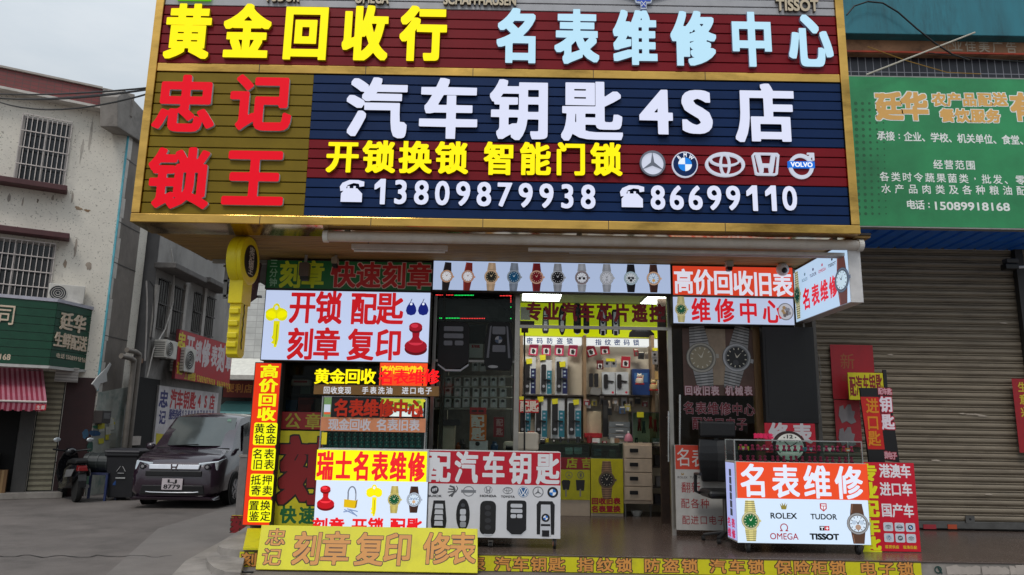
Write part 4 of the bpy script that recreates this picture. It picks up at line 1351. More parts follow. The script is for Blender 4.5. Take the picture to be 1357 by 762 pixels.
# hanging packets
PK = mat((206, 60, 100), rough=.35); WHTM = mat((225, 225, 225), rough=.5); DK = mat((36, 34, 36), rough=.4); SIL = mat((186, 186, 190), rough=.3, metal=.7)
def packet(x, y, w_, h_, c, an, F, label, grp):
    a = Art(F)
    a.poly((x, y), [(-w_ / 2, -h_ / 2), (w_ / 2, -h_ / 2), (w_ / 2, h_ / 2), (-w_ / 2, h_ / 2)], c, 1, thick=.02, ang=an)
    a.poly((x, y + 1), [(-w_ * .32, -h_ * .2), (w_ * .3, -h_ * .2), (w_ * .3, h_ * .32), (-w_ * .32, h_ * .32)], WHTM, 2, thick=.02, ang=an)
    a.poly((x, y + 1.5), [(-w_ * .2, -h_ * .1), (0, -h_ * .2), (w_ * .22, 0), (w_ * .1, h_ * .25), (-w_ * .15, h_ * .2)], DK, 3, thick=.02, ang=an)
    return tag(a.build('packet', None), label, 'packet', grp)
F = XY(2.62)
for x, y, an in ((707, 463.5, .1), (724, 463.5, .03), (741, 463.5, .05), (759, 464.5, .12)):
    packet(x, y, 12, 15, PK, an, F, 'small pink blister packet in the row hanging below the blue headers', 'pink packets on the wall unit')
packet(783, 465, 13, 15, mat((170, 30, 54), rough=.4), -.35, F, 'crimson packet hanging tilted beside the pink row', None)
packet(801.5, 464, 12, 11, mat((180, 36, 60), rough=.4), -.08, F, 'crimson packet hanging straight beneath the second blue header', None)
packet(795, 483.5, 9, 12, mat((110, 34, 34), rough=.4), 0, F, 'dark red packet hanging above the black handles', None)
packet(829, 480, 12, 15, mat((180, 30, 52), rough=.4), .05, F, 'red packet hanging above the white lock boxes', None)
# lock boxes
TEAL, NAV, YT = mat((40, 120, 140), rough=.4), mat((30, 36, 84), rough=.4), prt((232, 224, 40))
def lockbox(x0, y0, x1, y1, side, F, label, grp, tagpos, tall=True):
    u0, v0, u1, v1 = F.rect(x0, y0, x1, y1)
    t = thing('lock_box', label, 'lock box', F.P((u0 + u1) / 2, v0, -.05), grp)
    b = MB(); F.slab(b, u0, v0, u1, v1, mat((206, 210, 214), rough=.4), back=.09); b.build('carton', t, bev=.002)
    a = Art(F); w_ = x1 - x0
    a.rect(x0 + w_ * .58, y0 + (y1 - y0) * .3, x1, y1 - 2, side, 1)
    for i in range(5):
        a.rect(x0 + w_ * .68, y0 + (y1 - y0) * (.36 + .1 * i), x1 - w_ * .14, y0 + (y1 - y0) * (.4 + .1 * i), prt((170, 190, 210)), 2)
    a.build('print', t)
    a = Art(F); a.rrect(x0 + w_ * .08, y0 + 6, x0 + w_ * .5, y1 - 5, 1.5, DK, 1, thick=.03); a.ell(x0 + w_ * .29, y1 - 12, w_ * .12, 2, SIL, 2, n=12, thick=.032); a.build('smart_lock', t)
    b = Art(F); b.line(x0 + w_ * .3, y0 + (y1 - y0) * .55, x1 - w_ * .1, y0 + (y1 - y0) * .58, 1.8, BLACK, 1, thick=.05); b.build('lever', t)
    if tagpos:
        a = Art(F); a.poly(tagpos, [(-4, -3), (4, -4), (4, 3), (-3, 4)], YT, 4, thick=.036); a.row('特价', (tagpos[0] - 1.6, tagpos[1]), (tagpos[0] + 1.8, tagpos[1]), 3.4, 3.4, prt((90, 60, 20)), lv=5, lift=.036, res=24) if False else None
        a.build('price_tag', t)
    return t
F1 = XY(2.5)
lockbox(694, 473, 710, 524, NAV, F1, 'upper shelf lock box with navy side, at the left post', None, (701, 479))
lockbox(716, 477, 731, 524, TEAL, F1, 'upper shelf lock box with teal side, between two navy ones', None, (719, 474))
lockbox(736, 473, 752, 524, NAV, F1, 'upper shelf lock box with navy side, right of the teal one', None, (745, 483))
for (x0, x1), tg, lb in zip(((688, 703), (709, 725), (730, 748), (752, 770)), ((692, 529), (716, 529), (735, 532), (763, 533)),
        ('lower shelf lock box half hidden by the tilted red sign', 'lower shelf lock box just right of the tilted red sign', 'lower shelf lock box, third along the shelf', 'lower shelf lock box at the wooden upright')):
    lockbox(x0, 528, x1, 581, TEAL, F1, lb, None, tg)
for x0, lb in ((798, 'pale grey lock box with dark lever on the second shelf, left one'), (816, 'pale grey lock box with dark lever on the second shelf, right one')):
    u0, v0, u1, v1 = F1.rect(x0, 493, x0 + 17, 524)
    t = thing('lock_box', lb, 'lock box', F1.P((u0 + u1) / 2, v0, -.05), 'pale lock boxes')
    b = MB(); F1.slab(b, u0, v0, u1, v1, mat((200, 206, 212), rough=.4), back=.09); b.build('carton', t, bev=.002)
    a = Art(F1); a.rrect(x0 + 2, 496, x0 + 7.5, 515, 2, DK, thick=.02); a.line(x0 + 7, 505, x0 + 15, 506, 2, DK, 1.5, thick=.02); a.build('smart_lock', t)
    a = Art(F1); a.ell(x0 + 14, 520, 1.6, 1.6, prt((220, 60, 80)), 1, n=10); a.build('print', t)
t = slabthing('red_sign', 'small tilted red sign with white lettering in front of the lower lock boxes', 'sign', XY(2.2), (688, 530, 714, 547), .015, mat((196, 30, 34), rough=.4))
a = Art(XY(2.2)); a.row('配匙', (695, 538.5), (707.5, 538.5), 15, 12.5, prt((228, 214, 204)), bold=(.035, .03)); a.build('lettering', t)
for x in (783, 790):
    a = Art(F1); a.rrect(x - 2.6, 495, x + 2.6, 513, 1, DK, thick=.04); tag(a.build('lever_lock', None), 'black lever lock plate of the pair above the beige panel', 'lock', 'black lever locks')
a = Art(F1); a.poly((788, 518), [(-7, 5), (-6, -3), (-2, -5), (3, -3), (7, -4), (8, 3), (5, 6)], mat((150, 146, 140), rough=.3, metal=.6), thick=.12); tag(a.build('lock_part', None), 'grey metal lock part lying on the shelf under the black handles', 'lock')
for x, y in ((804, 482), (813, 482), (867, 470), (878, 471), (868, 478)):
    a = Art(F1); a.rrect(x - 4, y - 4, x + 4, y + 5, 1, SIL, thick=.03); a.ell(x, y, 1.8, 1.8, DK, 2, n=10, thick=.03); tag(a.build('lock_cylinder', None), 'small silver lock part hanging %s' % ('over the pale lock boxes' if x < 820 else 'under the last blue header'), 'lock', 'silver parts by x' if False else ('silver locks over the pale boxes' if x < 820 else 'silver locks under the last header'))
for x, y, w_, lb in ((809, 477, 12, 'yellow price label above the silver locks over the pale boxes'), (870, 463, 11, 'yellow price label under the last blue header')):
    a = Art(XY(2.46)); a.rect(x - w_ / 2, y - 2, x + w_ / 2, y + 2, YT, thick=.006); tag(a.build('price_label', None), lb, 'label')
# varied small stock hung on the wall unit
rq = random.Random(3)
spots_ = [(778 + i * 9.5 + rq.uniform(-1.5, 1.5), 532 + rq.uniform(-2, 4)) for i in range(9)] + [(808 + i * 8 + rq.uniform(-1, 1), 540 + rq.uniform(0, 6)) for i in range(4)] + [(842 + i * 7 + rq.uniform(-1, 1), 466 + rq.uniform(-3, 6)) for i in range(3)] + [(866 + i * 7.5, 486 + rq.uniform(-2, 2)) for i in range(3)]
for x, y in spots_:
    F_ = XY(2.6 - rq.uniform(0, .12)); w_, h_ = rq.uniform(5, 8), rq.uniform(7, 12)
    cc = rq.choice([(196, 196, 200), (150, 40, 50), (40, 44, 50), (60, 90, 130), (206, 190, 80), (120, 110, 100), (190, 170, 150)])
    a = Art(F_); a.poly((x, y), [(-w_ / 2, -h_ / 2), (w_ / 2, -h_ / 2), (w_ / 2, h_ / 2), (-w_ / 2, h_ / 2)], mat(cc, rough=.4), 1, thick=.02, ang=rq.uniform(-.12, .12))
    a.poly((x, y + 1), [(-w_ * .28, -h_ * .15), (w_ * .25, -h_ * .22), (w_ * .3, h_ * .3), (-w_ * .2, h_ * .34)], mat(rq.choice([(36, 34, 36), (186, 186, 190), (90, 84, 80)]), rough=.35), 2, thick=.025, ang=rq.uniform(-.3, .3))
    a.rect(x - w_ * .4, y - h_ * .46, x + w_ * .4, y - h_ * .3, mat((222, 216, 200), rough=.5), 3, thick=.021)
    tag(a.build('accessory_pack', None), 'small accessory pack among the mixed stock hung on the right of the cream wall unit', 'pack', 'mixed accessory packs on the wall unit')
# boxes and figurines on the right shelves
def carton(x0, y0, x1, y1, Y, c, label, d=.15, name='carton', cat='box', grp=None, c2=None):
    F = XY(Y); u0, v0, u1, v1 = F.rect(x0, y0, x1, y1)
    t = thing(name, label, cat, F.P((u0 + u1) / 2, v0, -d / 2), grp)
    b = MB(); F.slab(b, u0, v0, u1, v1, mat(c, rough=.5), back=d); b.build('body', t, bev=.004)
    if c2:
        a = Art(F); a.rect(x0 + (x1 - x0) * .12, y0 + (y1 - y0) * .15, x1 - (x1 - x0) * .12, y0 + (y1 - y0) * .5, mat(c2, rough=.5)); a.build('print', t)
    return t
carton(838, 489, 861, 524, 2.6, (26, 60, 120), 'blue carton behind the white figurine', c2=(60, 110, 170))
carton(864, 492, 876, 503, 2.55, (206, 170, 110), 'tan paper carton behind the gold figurine', .05)
carton(872, 504, 880, 522, 2.4, (222, 220, 216), 'white carton beside the gold figurine', c2=(120, 150, 190))
carton(881, 496, 888, 522, 2.4, (196, 204, 214), 'pale blue narrow carton at the door post', c2=(220, 190, 60))
carton(775, 545, 797, 574, 2.55, (206, 190, 160), 'beige display board on the lower second shelf', .03)
carton(775, 574, 798, 580, 2.3, (170, 24, 34), 'flat red box below the beige display board', .3)
carton(775, 536, 783, 541, 2.5, (226, 224, 220), 'small white box above the beige display board', .1)
def figurine(px, py, h, Y, c, c2, label):
    F = XY(Y); u, v, su, sv = F.loc(px, py); H = h * sv
    t = thing('figurine', label, 'figurine', (u, Y, v))
    b = MB(); b.lathe((u, Y, v), [(.05 * H, 0), (.36 * H, 0), (.42 * H, .2 * H), (.36 * H, .45 * H), (.22 * H, .56 * H), (.02 * H, .58 * H)], mat(c, rough=.3)); b.build('body', t, smooth=True)
    b = MB(); b.ell((u, Y, v + .74 * H), .27 * H, .24 * H, .24 * H, mat(c, rough=.3)); b.ell((u - .16 * H, Y, v + .95 * H), .07 * H, .05 * H, .1 * H, mat(c, rough=.3), n=8, k=5); b.ell((u + .16 * H, Y, v + .95 * H), .07 * H, .05 * H, .1 * H, mat(c, rough=.3), n=8, k=5)
    b.ell((u - .09 * H, Y - .22 * H, v + .78 * H), .03 * H, .03 * H, .04 * H, DK, n=6, k=4); b.ell((u + .09 * H, Y - .22 * H, v + .78 * H), .03 * H, .03 * H, .04 * H, DK, n=6, k=4); b.build('head', t, smooth=True)
    b = MB(); b.lathe((u, Y, v + .5 * H), [(.24 * H, 0), (.28 * H, .04 * H), (.24 * H, .08 * H)], mat((190, 24, 30))); b.build('collar', t)
    b = MB(); b.cyl((u + .3 * H, Y - .1 * H, v + .3 * H), (u + .36 * H, Y - .12 * H, v + .85 * H), .08 * H, mat(c2, rough=.3), n=8); b.build('raised_arm', t, smooth=True)
    b = MB(); b.box(u - .42 * H, u + .42 * H, Y - .3 * H, Y + .3 * H, v - .12 * H, v, mat((186, 30, 34))); b.build('stand', t)
figurine(847.5, 508, 13, 2.35, (226, 216, 200), (226, 200, 170), 'white shop figurine with raised arm on a red stand')
figurine(866, 516, 13, 2.35, (206, 180, 130), (220, 190, 120), 'gold and white shop figurine on a red stand, lower of the two')
# lower right: organiser, glass case with hanging tools, bottle
t = thing('drawer_organiser', 'grey plastic drawer organiser on the counter', 'organiser', XY(2.3).pt(820, 583))
for i in range(3):
    F = XY(2.3); b = MB(); u0, v0, u1, v1 = F.rect(807, 559 + i * 8, 835, 566.4 + i * 8); F.slab(b, u0, v0, u1, v1, mat((120, 126, 130), rough=.3), back=.2); dr = b.build('drawer', t, bev=.003)
    a = Art(F); a.rect(816, 562 + i * 8, 826, 563.6 + i * 8, prt((220, 222, 224)), thick=.01); a.mb.build('handle', dr)
carton(799, 530, 806, 579, 2.4, (24, 22, 24), 'tall black lock standing beside the beige display board', .05, 'door_lock', 'lock', c2=(56, 54, 52))
t = thing('pink_bottle', 'small pink bottle standing on the counter by the organiser', 'bottle', XY(2.2).pt(833, 585))
F = XY(2.2); u, v, su, sv = F.loc(833, 585)
b = MB(); b.lathe((u, 2.2, v), [(.0, 0), (.07, 0), (.075, .03), (.05, .1), (.02, .13), (.0, .14)], mat((206, 130, 150), rough=.4)); b.build('body', t, smooth=True)
b = MB(); b.cyl((u, 2.2, v + .13), (u, 2.2, v + .17), .018, WHTM); b.build('cap', t)
t = thing('glass_case', 'small greenish glass case with tools hanging inside on the counter', 'glass case', XY(2.2).pt(858, 586))
F = XY(2.2); u0, v0, u1, v1 = F.rect(838, 546, 881, 586)
b = MB(); b.box(u0, u1, 2.2, 2.206, v0, v1, glass_mat((190, 214, 204))); b.box(u0, u0 + .006, 2.21, 2.6, v0, v1, glass_mat((190, 214, 204))); b.build('glass', t)
b = MB()
for x in (u0, u1):
    b.box(x - .008, x + .008, 2.19, 2.2, v0, v1, DSTEEL)
b.box(u0, u1, 2.19, 2.2, v1 - .015, v1, DSTEEL); b.build('frame', t)
for x, y, c in ((847, 562, (160, 30, 36)), (853, 565, (70, 80, 84)), (862, 559, (170, 40, 44)), (868, 563, (150, 34, 40)), (875, 562, (120, 36, 40))):
    a = Art(XY(2.35)); a.poly((x, y), [(-2, -7), (2, -7), (1.4, 0), (2.6, 9), (.6, 9), (0, 2), (-.6, 9), (-2.6, 9), (-1.4, 0)], mat(c, rough=.4), thick=.02); tag(a.build('pliers', None), 'hand tool hanging inside the greenish glass case', 'tool', 'tools in the glass case')
a = Art(XY(2.18)); a.rect(844, 546, 853, 553, YT, thick=.004); tag(a.build('sticky_note', None), 'yellow note stuck on the greenish glass case', 'note')
# counters
Yc = 2.1
Fc = XY(Yc)
BEI = mat((206, 186, 164), rough=.45, var=.08)
def counter(x0, x1, ytop, yg, ybase, label, nm='glass_counter'):
    u0, vb, u1, vt = Fc.rect(x0, ytop, x1, 690)
    vb = ZT
    t = thing(nm, label, 'counter', ((u0 + u1) / 2, Yc + .25, ZT))
    b = MB(); g0 = Fc.uv((x0 + x1) / 2, yg)[1]
    b.box(u0, u1, Yc + .01, Yc + .5, ZT, g0, BEI); b.build('base', t, bev=.004)
    b = MB(); b.box(u0 + .01, u1 - .01, Yc, Yc + .006, g0, vt, glass_mat((200, 216, 212))); b.build('front_glass', t)
    b = MB(); b.box(u0, u1, Yc - .01, Yc + .52, vt, vt + .012, glass_mat((190, 210, 206))); b.build('top_glass', t)
    b = MB(); b.box(u0 + .02, u1 - .02, Yc + .05, Yc + .45, g0 + .1, g0 + .106, glass_mat()); b.build('shelf', t)
    return t
c1 = counter(640, 782, 589, 606, 690, 'left glass counter with a yellow car key poster on its front')
a = Art(Fc); a.rect(700, 606, 782, 621.5, mat((150, 20, 34), rough=.4)); a.row('店', (758, 613.5), (758, 613.5), 14, 15, prt((180, 180, 40)), lv=2); a.row('吉', (777, 613.5), (777, 613.5), 14, 13, prt((180, 180, 40)), lv=2); a.build('red_banner', c1)
a = Art(Fc); a.rect(700, 622, 782, 662, mat((196, 190, 16), rough=.4)); a.build('poster', c1)
a = Art(Fc); roundel(a, 'star', 754, 629.5, 4.6, lv=2, c=(120, 120, 110)); a.build('emblem', c1)
a = Art(Fc); a.ring(769.5, 629.5, 4.4, 5, 1, prt((110, 110, 100)), 2); a.rect(768, 627, 771, 632, prt((120, 116, 90)), 2.4); a.build('emblem', c1)
for x, kd in ((750, 0), (769, 1)):
    a = Art(Fc); a.poly((x, 642), [(-6, -4), (-4, -6), (4, -6), (6, -4), (4, 7), (-4, 7)] if not kd else [(-6, -6), (6, -6), (5, 8), (-5, 8)], DK, 2); a.rect(x - 1, 648, x + 1, 658, prt((150, 146, 130)), 2.5); a.build('key_picture', c1)
c2 = counter(783, 826, 588, 607.5, 690, 'right glass counter with a yellow watch poster on its front')
FP = XY(Yc - .02)
t = slabthing('watch_poster', 'yellow poster of a watch with red lettering on the right glass counter', 'poster', FP, (783, 608, 826, 680), .01, mat((212, 200, 14), rough=.4))
a = Art(FP); watch(a, 804, 636, 50, (170, 130, 100), (120, 100, 80), (30, 28, 30), (220, 210, 190), r=11); a.build('watch_picture', t)
a = Art(FP); a.row('回收旧表', (788.5, 664), (817.5, 664), 9, 9.4, prt((170, 20, 40)), bold=(.05, .045), res=40); a.row('名表置换', (788.5, 674.5), (817.5, 674.5), 9, 9.4, prt((170, 20, 40)), bold=(.05, .045), res=40); a.build('lettering', t)
t = thing('drawer_cabinet', 'cream cabinet of four drawers with black handles', 'cabinet', Fc.pt(845, 668))
u0, _, u1, vt = Fc.rect(826.5, 587, 865, 680)
b = MB(); b.box(u0, u1, Yc + .02, Yc + .5, Fc.uv(845, 668)[1], vt, BEI)
for x in (u0 + .03, u1 - .03):
    b.box(x - .015, x + .015, Yc + .05, Yc + .08, ZT, Fc.uv(845, 668)[1], DSTEEL)
b.build('body', t, bev=.004)
for i in range(4):
    b = MB(); q0, q1, q2, q3 = Fc.rect(827.5, 590 + i * 18.6, 864, 607 + i * 18.6); b.box(q0, q2, Yc - .005, Yc + .019, q1, q3, mat((212, 192, 170), rough=.4)); dr = b.build('drawer', t, bev=.004)
    a = Art(XY(Yc - .005)); a.rrect(834.5, 594.5 + i * 18.6, 845.5, 599.5 + i * 18.6, .8, BLACK, thick=.012); a.mb.build('handle', dr)
b = MB(); u, v, su, sv = Fc.loc(845, 678); b.lathe((u + .02, Yc + .2, ZT), [(0, 0), (.06, 0), (.1, .08), (.09, .08), (.05, .01), (0, .01)], mat((206, 206, 200), rough=.3)); tag(b.build('bowl', smooth=True), 'white bowl on the floor beneath the drawer cabinet', 'bowl')
# small goods on and in the counters
for i, (x, y, c, lb) in enumerate(((754, 598, (205, 208, 212), 'white box inside the left glass counter, nearer the machine'), (766, 598, (196, 200, 206), 'white box inside the left glass counter, nearer the watch poster'), (792, 600, (120, 140, 150), 'grey blue tray inside the right glass counter'), (812, 601, (160, 150, 140), 'tan tray inside the right glass counter'))):
    carton(x - 5, y - 5, x + 5, y + 4, 2.3, c, lb, .08)
for x, c, lb in ((790, (230, 228, 224), 'white paper box on top of the left counter'), (816, (150, 110, 80), 'brown small box on top of the right counter'), (870, (228, 226, 220), 'crumpled white paper on top of the cabinet')):
    carton(x - 5, 581, x + 5, 587, 2.2, c, lb, .1)
# dark shelf right of the cabinet
t = thing('dark_shelf', 'dark shelf with clutter between cabinet and glass door', 'shelf', XY(2.2).pt(876, 670))
for y in (592, 618, 645, 668):
    b = MB(); F = XY(2.2); u0, v0, u1, v1 = F.rect(866, y, 890, y + 2); F.slab(b, u0, v0, u1, v1, mat((50, 44, 42)), back=.4); b.build('shelf_board', t)
for x, y, c, lb in ((874, 612, (70, 66, 64), 'dark grey tin on the top dark shelf'), (876, 640, (150, 146, 144), 'pale tin on the middle dark shelf'), (874, 664, (60, 56, 60), 'black box on the lowest dark shelf')):
    carton(x - 6, y - 9, x + 6, y + 5, 2.3, c, lb, .15)

# ================================================================== WINDOW LEFT OF THE ENTRANCE
F = XY(.22)
t = slabthing('led_sign', 'black LED sign panel edged with red and green lights in the window', 'sign', F, (577, 387, 680, 426), .05, mat((16, 14, 16), rough=.3))
for nm, pts in (('red_lights', [(578 + i * 2, 391, 1) for i in range(12)] + [(663 + i * 2, 392, 1) for i in range(8)] + [(677, 393 + i * 2.4, 1) for i in range(4)] + [(611 + i * 2.2, 422, 1) for i in range(15)]), ('green_lights', [(603 + i * 2, 391.3, 2) for i in range(13)] + [(677, 407, 2), (677, 422, 2)] + [(583 + i * 2.1, 421.6, 2) for i in range(13)])):
    a = Art(F)
    for x, y, k in pts:
        a.ell(x, y, .75, .75, lit((255, 60, 60), 2.2) if k == 1 else lit((40, 255, 110), 1.8), 2, n=6)
    a.build(nm, t, kind='stuff')
a = Art(F); a.rect(608, 406, 660, 421, mat((44, 42, 44), rough=.3)); a.build('grey_plate', t)  # plain dark grey rectangle on the black panel
def fobmodel(cx, cy, w, h, kind, label):
    F = XY(.14)
    t = thing('key_fob_model', label, 'key model', F.pt(cx, cy + h / 2))
    a = Art(F); K = mat((12, 12, 15), rough=.45, var=.1, spec=.3); G = mat((96, 96, 102), rough=.3, metal=.4)
    if kind == 3:
        a.poly((cx, cy), [(-.5 * w, -.4 * h), (-.44 * w, -.48 * h), (-.3 * w, -.5 * h), (.3 * w, -.5 * h), (.44 * w, -.48 * h), (.5 * w, -.4 * h), (.5 * w, .34 * h), (.24 * w, .48 * h), (-.24 * w, .48 * h), (-.5 * w, .34 * h)], K, thick=.12)
        a.build('shell', t)
        a = Art(F); a.poly((cx, cy), [(-.5 * w, .38 * h), (-.24 * w, .5 * h), (.24 * w, .5 * h), (.5 * w, .38 * h), (.5 * w, .42 * h), (.24 * w, .54 * h), (-.24 * w, .54 * h), (-.5 * w, .42 * h)], mat((150, 152, 158), rough=.3, metal=.5), thick=.1); a.build('trim', t)
        for x0, y0, x1, y1 in ((-.32, -.4, .32, -.3), (-.32, -.25, .32, -.15), (-.32, -.1, -.04, 0), (.04, -.1, .32, 0)):
            a = Art(F, .12); a.rrect(cx + x0 * w, cy + y0 * h, cx + x1 * w, cy + y1 * h, 1.5, G, thick=.01); a.build('button', t)
    else:
        a.poly((cx, cy), [(-.36 * w, -.48 * h), (-.2 * w, -.5 * h), (.2 * w, -.5 * h), (.38 * w, -.48 * h), (.5 * w, -.1 * h), (.5 * w, .36 * h), (.42 * w, .48 * h), (-.42 * w, .48 * h), (-.5 * w, .36 * h), (-.5 * w, -.1 * h)], K, thick=.12)
        a.build('shell', t)
        a = Art(F, .12)
        for s_ in (-1, 1):
            a.poly((cx, cy), [(s_ * .26 * w, -.42 * h), (s_ * .32 * w, -.4 * h), (s_ * .42 * w, .24 * h), (s_ * .34 * w, .24 * h)], G, thick=.012)
        a.build('trim', t)
        for y0, y1 in ((-.4, -.24), (-.02, .12)):
            a = Art(F, .12); a.rrect(cx - .22 * w, cy + y0 * h, cx + .24 * w, cy + y1 * h, 1.5, G, thick=.01); a.build('button', t)
        a = Art(F, .12); a.ell(cx, cy - .13 * h, .24 * w, .11 * h, K, thick=.014)
        for q, c in ((0, (150, 152, 158)), (90, (50, 70, 100)), (180, (150, 152, 158)), (270, (50, 70, 100))):
            a.poly((cx, cy - .13 * h), [(0, 0)] + [(.13 * w * math.cos(R(q + 30 * i)), .13 * w * math.sin(R(q + 30 * i))) for i in range(4)], mat(c, rough=.3), 2, thick=.015)
        a.build('emblem', t)
        a = Art(F, .12); a.ell(cx - .2 * w, cy + .42 * h, .18 * w, .03 * h, mat((150, 152, 156), rough=.3), thick=.006); a.build('keyring_slot', t)
fobmodel(602, 459, 40, 62, 3, 'giant black key fob model with four grey buttons hanging in the window')
fobmodel(661, 460, 37, 64, 4, 'giant black key fob model with tapered grey trim hanging in the window')
slabthing('grey_board', 'plain dark grey board between the two giant key fob models', 'board', XY(.3), (620, 430, 644, 455), .02, mat((62, 62, 64), rough=.6))
t = slabthing('hang_card', 'white hang card with a red heading below the grey board', 'card', XY(.3), (621, 455.5, 640, 474), .006, mat((206, 204, 200), rough=.5))
a = Art(XY(.3)); a.fit('配钥匙', 625, 457, 636, 461, prt((190, 40, 44)), bold=(.05, .05)); a.build('lettering', t)
# rails and hanging packs
rk = thing('hook_rack', 'steel hook rack with four rails across the window', 'rack', XY(.6).pt(625, 560))
for y in (498.5, 512.5, 526.5, 541.5):
    b = MB(); p, q = XY(.6).pt(572, y), XY(.6).pt(679, y + .8); b.cyl(p, q, .014, mat((200, 198, 188), rough=.3, metal=.6), n=8); b.build('rail', rk, smooth=True)
for x in (574, 678):
    b = MB(); p, q = XY(.63).pt(x, 480), XY(.63).pt(x, 590); b.cyl(p, q, .012, DSTEEL, n=8); b.build('upright', rk)
PKM = mat((176, 178, 176), rough=.25, var=.2); 
pk0 = None
Fp = XY(.56)
i = 0
for y in (486, 506, 520, 534):
    for x in ((630, 640) if y == 486 else (582, 594, 606, 618, 630, 642, 654, 666)):
        if pk0 is None:
            u, v, su, sv = Fp.loc(640, 500)
            pk0 = thing('key_pack', 'clear blister pack of a key blank hanging on the steel rails', 'pack', Fp.P(u, v), 'key packs on the steel rails')
            a = Art(Fp); a.rrect(635.5, 494, 644.5, 506, 1, PKM, thick=.01); a.build('pouch', pk0)
            a = Art(Fp, .01); a.ell(640, 497.5, 2.4, 2.2, mat((60, 58, 56), rough=.4), thick=.004, n=12); a.rect(639.3, 499, 640.8, 505, SIL, 1.5, thick=.004); a.build('key_blank', pk0)
            a = Art(Fp, .01); a.rect(636, 494.3, 644, 496, mat((200, 200, 196)), thick=.003); a.build('card', pk0)
            pk0.location = Fp.pt(x, y)
        else:
            dup(pk0, Fp.pt(x + random.uniform(-1, 1), y + random.uniform(-.5, .5)))
# bench with devices
bz = XY(.5).uv(625, 598)[1]
bt = thing('work_bench', 'dark work bench behind the window, holding key machines', 'bench', (-.3, .5, ZT))
x0, x1 = XY(.5).uv(574, 598)[0], XY(.5).uv(684, 598)[0]
b = MB(); b.box(x0, x1, .2, .95, bz - .04, bz, mat((80, 74, 70), rough=.5)); b.build('top', bt, bev=.004)
for x in (x0 + .05, x1 - .05):
    b = MB(); b.box(x - .03, x + .03, .25, .9, ZT, bz - .04, mat((66, 62, 60))); b.build('leg', bt)
t = carton(580, 563, 602, 597, .45, (206, 194, 170), 'cream upright machine with a dark lid at the left of the bench', .25, 'key_machine', 'machine')
a = Art(XY(.45)); a.rrect(583, 556, 610, 564, 2, DK, thick=.06); a.build('lid', t)
t = carton(622, 584, 646, 597, .4, (222, 222, 224), 'white desktop device under an orange sign on the bench', .2, 'desk_device', 'machine')
a = Art(XY(.4)); a.ell(633, 588, 3, 3, DK, thick=.02, n=12); a.build('knob', t)
t = slabthing('counter_sign', 'orange sign with white lettering and a red cap standing on the white device', 'sign', XY(.38), (622.5, 549, 644.5, 584), .02, mat((232, 120, 30), rough=.4))
a = Art(XY(.38)); a.row('配', (633, 558), (633, 558), 17, 18, prt((238, 230, 220)), bold=(.035, .03)); a.row('匙', (633.5, 575), (633.5, 575), 17, 18, prt((238, 230, 220)), bold=(.035, .03)); a.build('lettering', t)
a = Art(XY(.38)); a.rect(622.5, 540, 644.5, 548.6, mat((190, 36, 40), rough=.4), thick=.01); a.rect(625, 543.5, 632, 546, DK, 2, thick=.01); a.rect(634, 543.5, 641, 546, DK, 2, thick=.01); a.build('red_cap', t)
t = slabthing('red_sign', 'dim red sign with pale lettering behind the orange sign', 'sign', XY(.7), (654, 553, 668, 579), .02, mat((150, 24, 40), rough=.5))
a = Art(XY(.7)); a.row('配', (662, 560), (662, 560), 10, 9, prt((190, 150, 150))); a.row('匙', (662, 572), (662, 572), 10, 9, prt((190, 150, 150))); a.build('lettering', t)
# cream key cutting machine right of it
F = XY(.3)
t = thing('key_machine', 'cream key cutting machine with rounded head at the end of the bench', 'machine', F.pt(695, 598))
CREAM = mat((222, 210, 190), rough=.4, var=.06)
b = MB(); u0, v0, u1, v1 = F.rect(683, 573, 714, 597); b.box(u0, u1, .3, .62, v0, v1, CREAM); b.build('housing', t, bev=.03)
b = MB(); u0, v0, u1, v1 = F.rect(667, 585, 684, 597); b.box(u0, u1, .33, .55, v0, v1, CREAM); b.build('vice', t, bev=.03)
b = MB(); p = F.pt(675, 593); b.cyl(p + V((-.05, -.05, 0)), p + V((.05, -.05, 0)), .03, DK); b.build('cutter', t)
b = MB(); p = F.pt(704, 573); b.lathe(p + V((0, .1, 0)), [(.0, 0), (.05, 0), (.05, .02), (0, .02)], mat((200, 130, 110))); b.build('dial', t)
b = MB(); p = F.pt(716, 585); b.cyl(p, p + V((.06, 0, 0)), .035, DK); b.build('handwheel', t)
# camera on a stand seen in front of the lock boxes
t = thing('camera_stand', 'grey brown bracket on a thin dark pole at the entrance', 'stand', XY(.3).pt(695, 560))
F = XY(.3)
b = MB(); p, q = F.pt(695, 430), F.pt(695, 597); b.cyl(p, q, .012, DK, n=8); b.build('pole', t)
a = Art(F); a.rect(683, 426, 708, 431, mat((96, 74, 66), rough=.5), thick=.06); a.rect(683, 431, 689, 437, mat((96, 74, 66), rough=.5), 1.5, thick=.06); a.rect(691, 432, 700, 441, mat((96, 74, 66), rough=.5), 1.7, thick=.06); a.build('bracket', t)
for x, y, c, lb in ((588, 585, (110, 30, 36), 'dull red bottle at the far left of the bench'), (612, 588, (60, 64, 66), 'dark grey pot between the machines on the bench'), (655, 590, (50, 90, 130), 'small blue pot right of the white device'), (608, 592, (160, 90, 50), 'small brown pot beside the cream upright machine')):
    u, v, su, sv = XY(.75).loc(x, 597)
    b = MB(); h = (597 - y + 6) * sv; b.lathe((u, .75, bz), [(0, 0), (.05, 0), (.055, h * .6), (.03, h * .8), (.03, h), (0, h)], mat(c, rough=.4)); tag(b.build('pot', smooth=True), lb, 'pot')

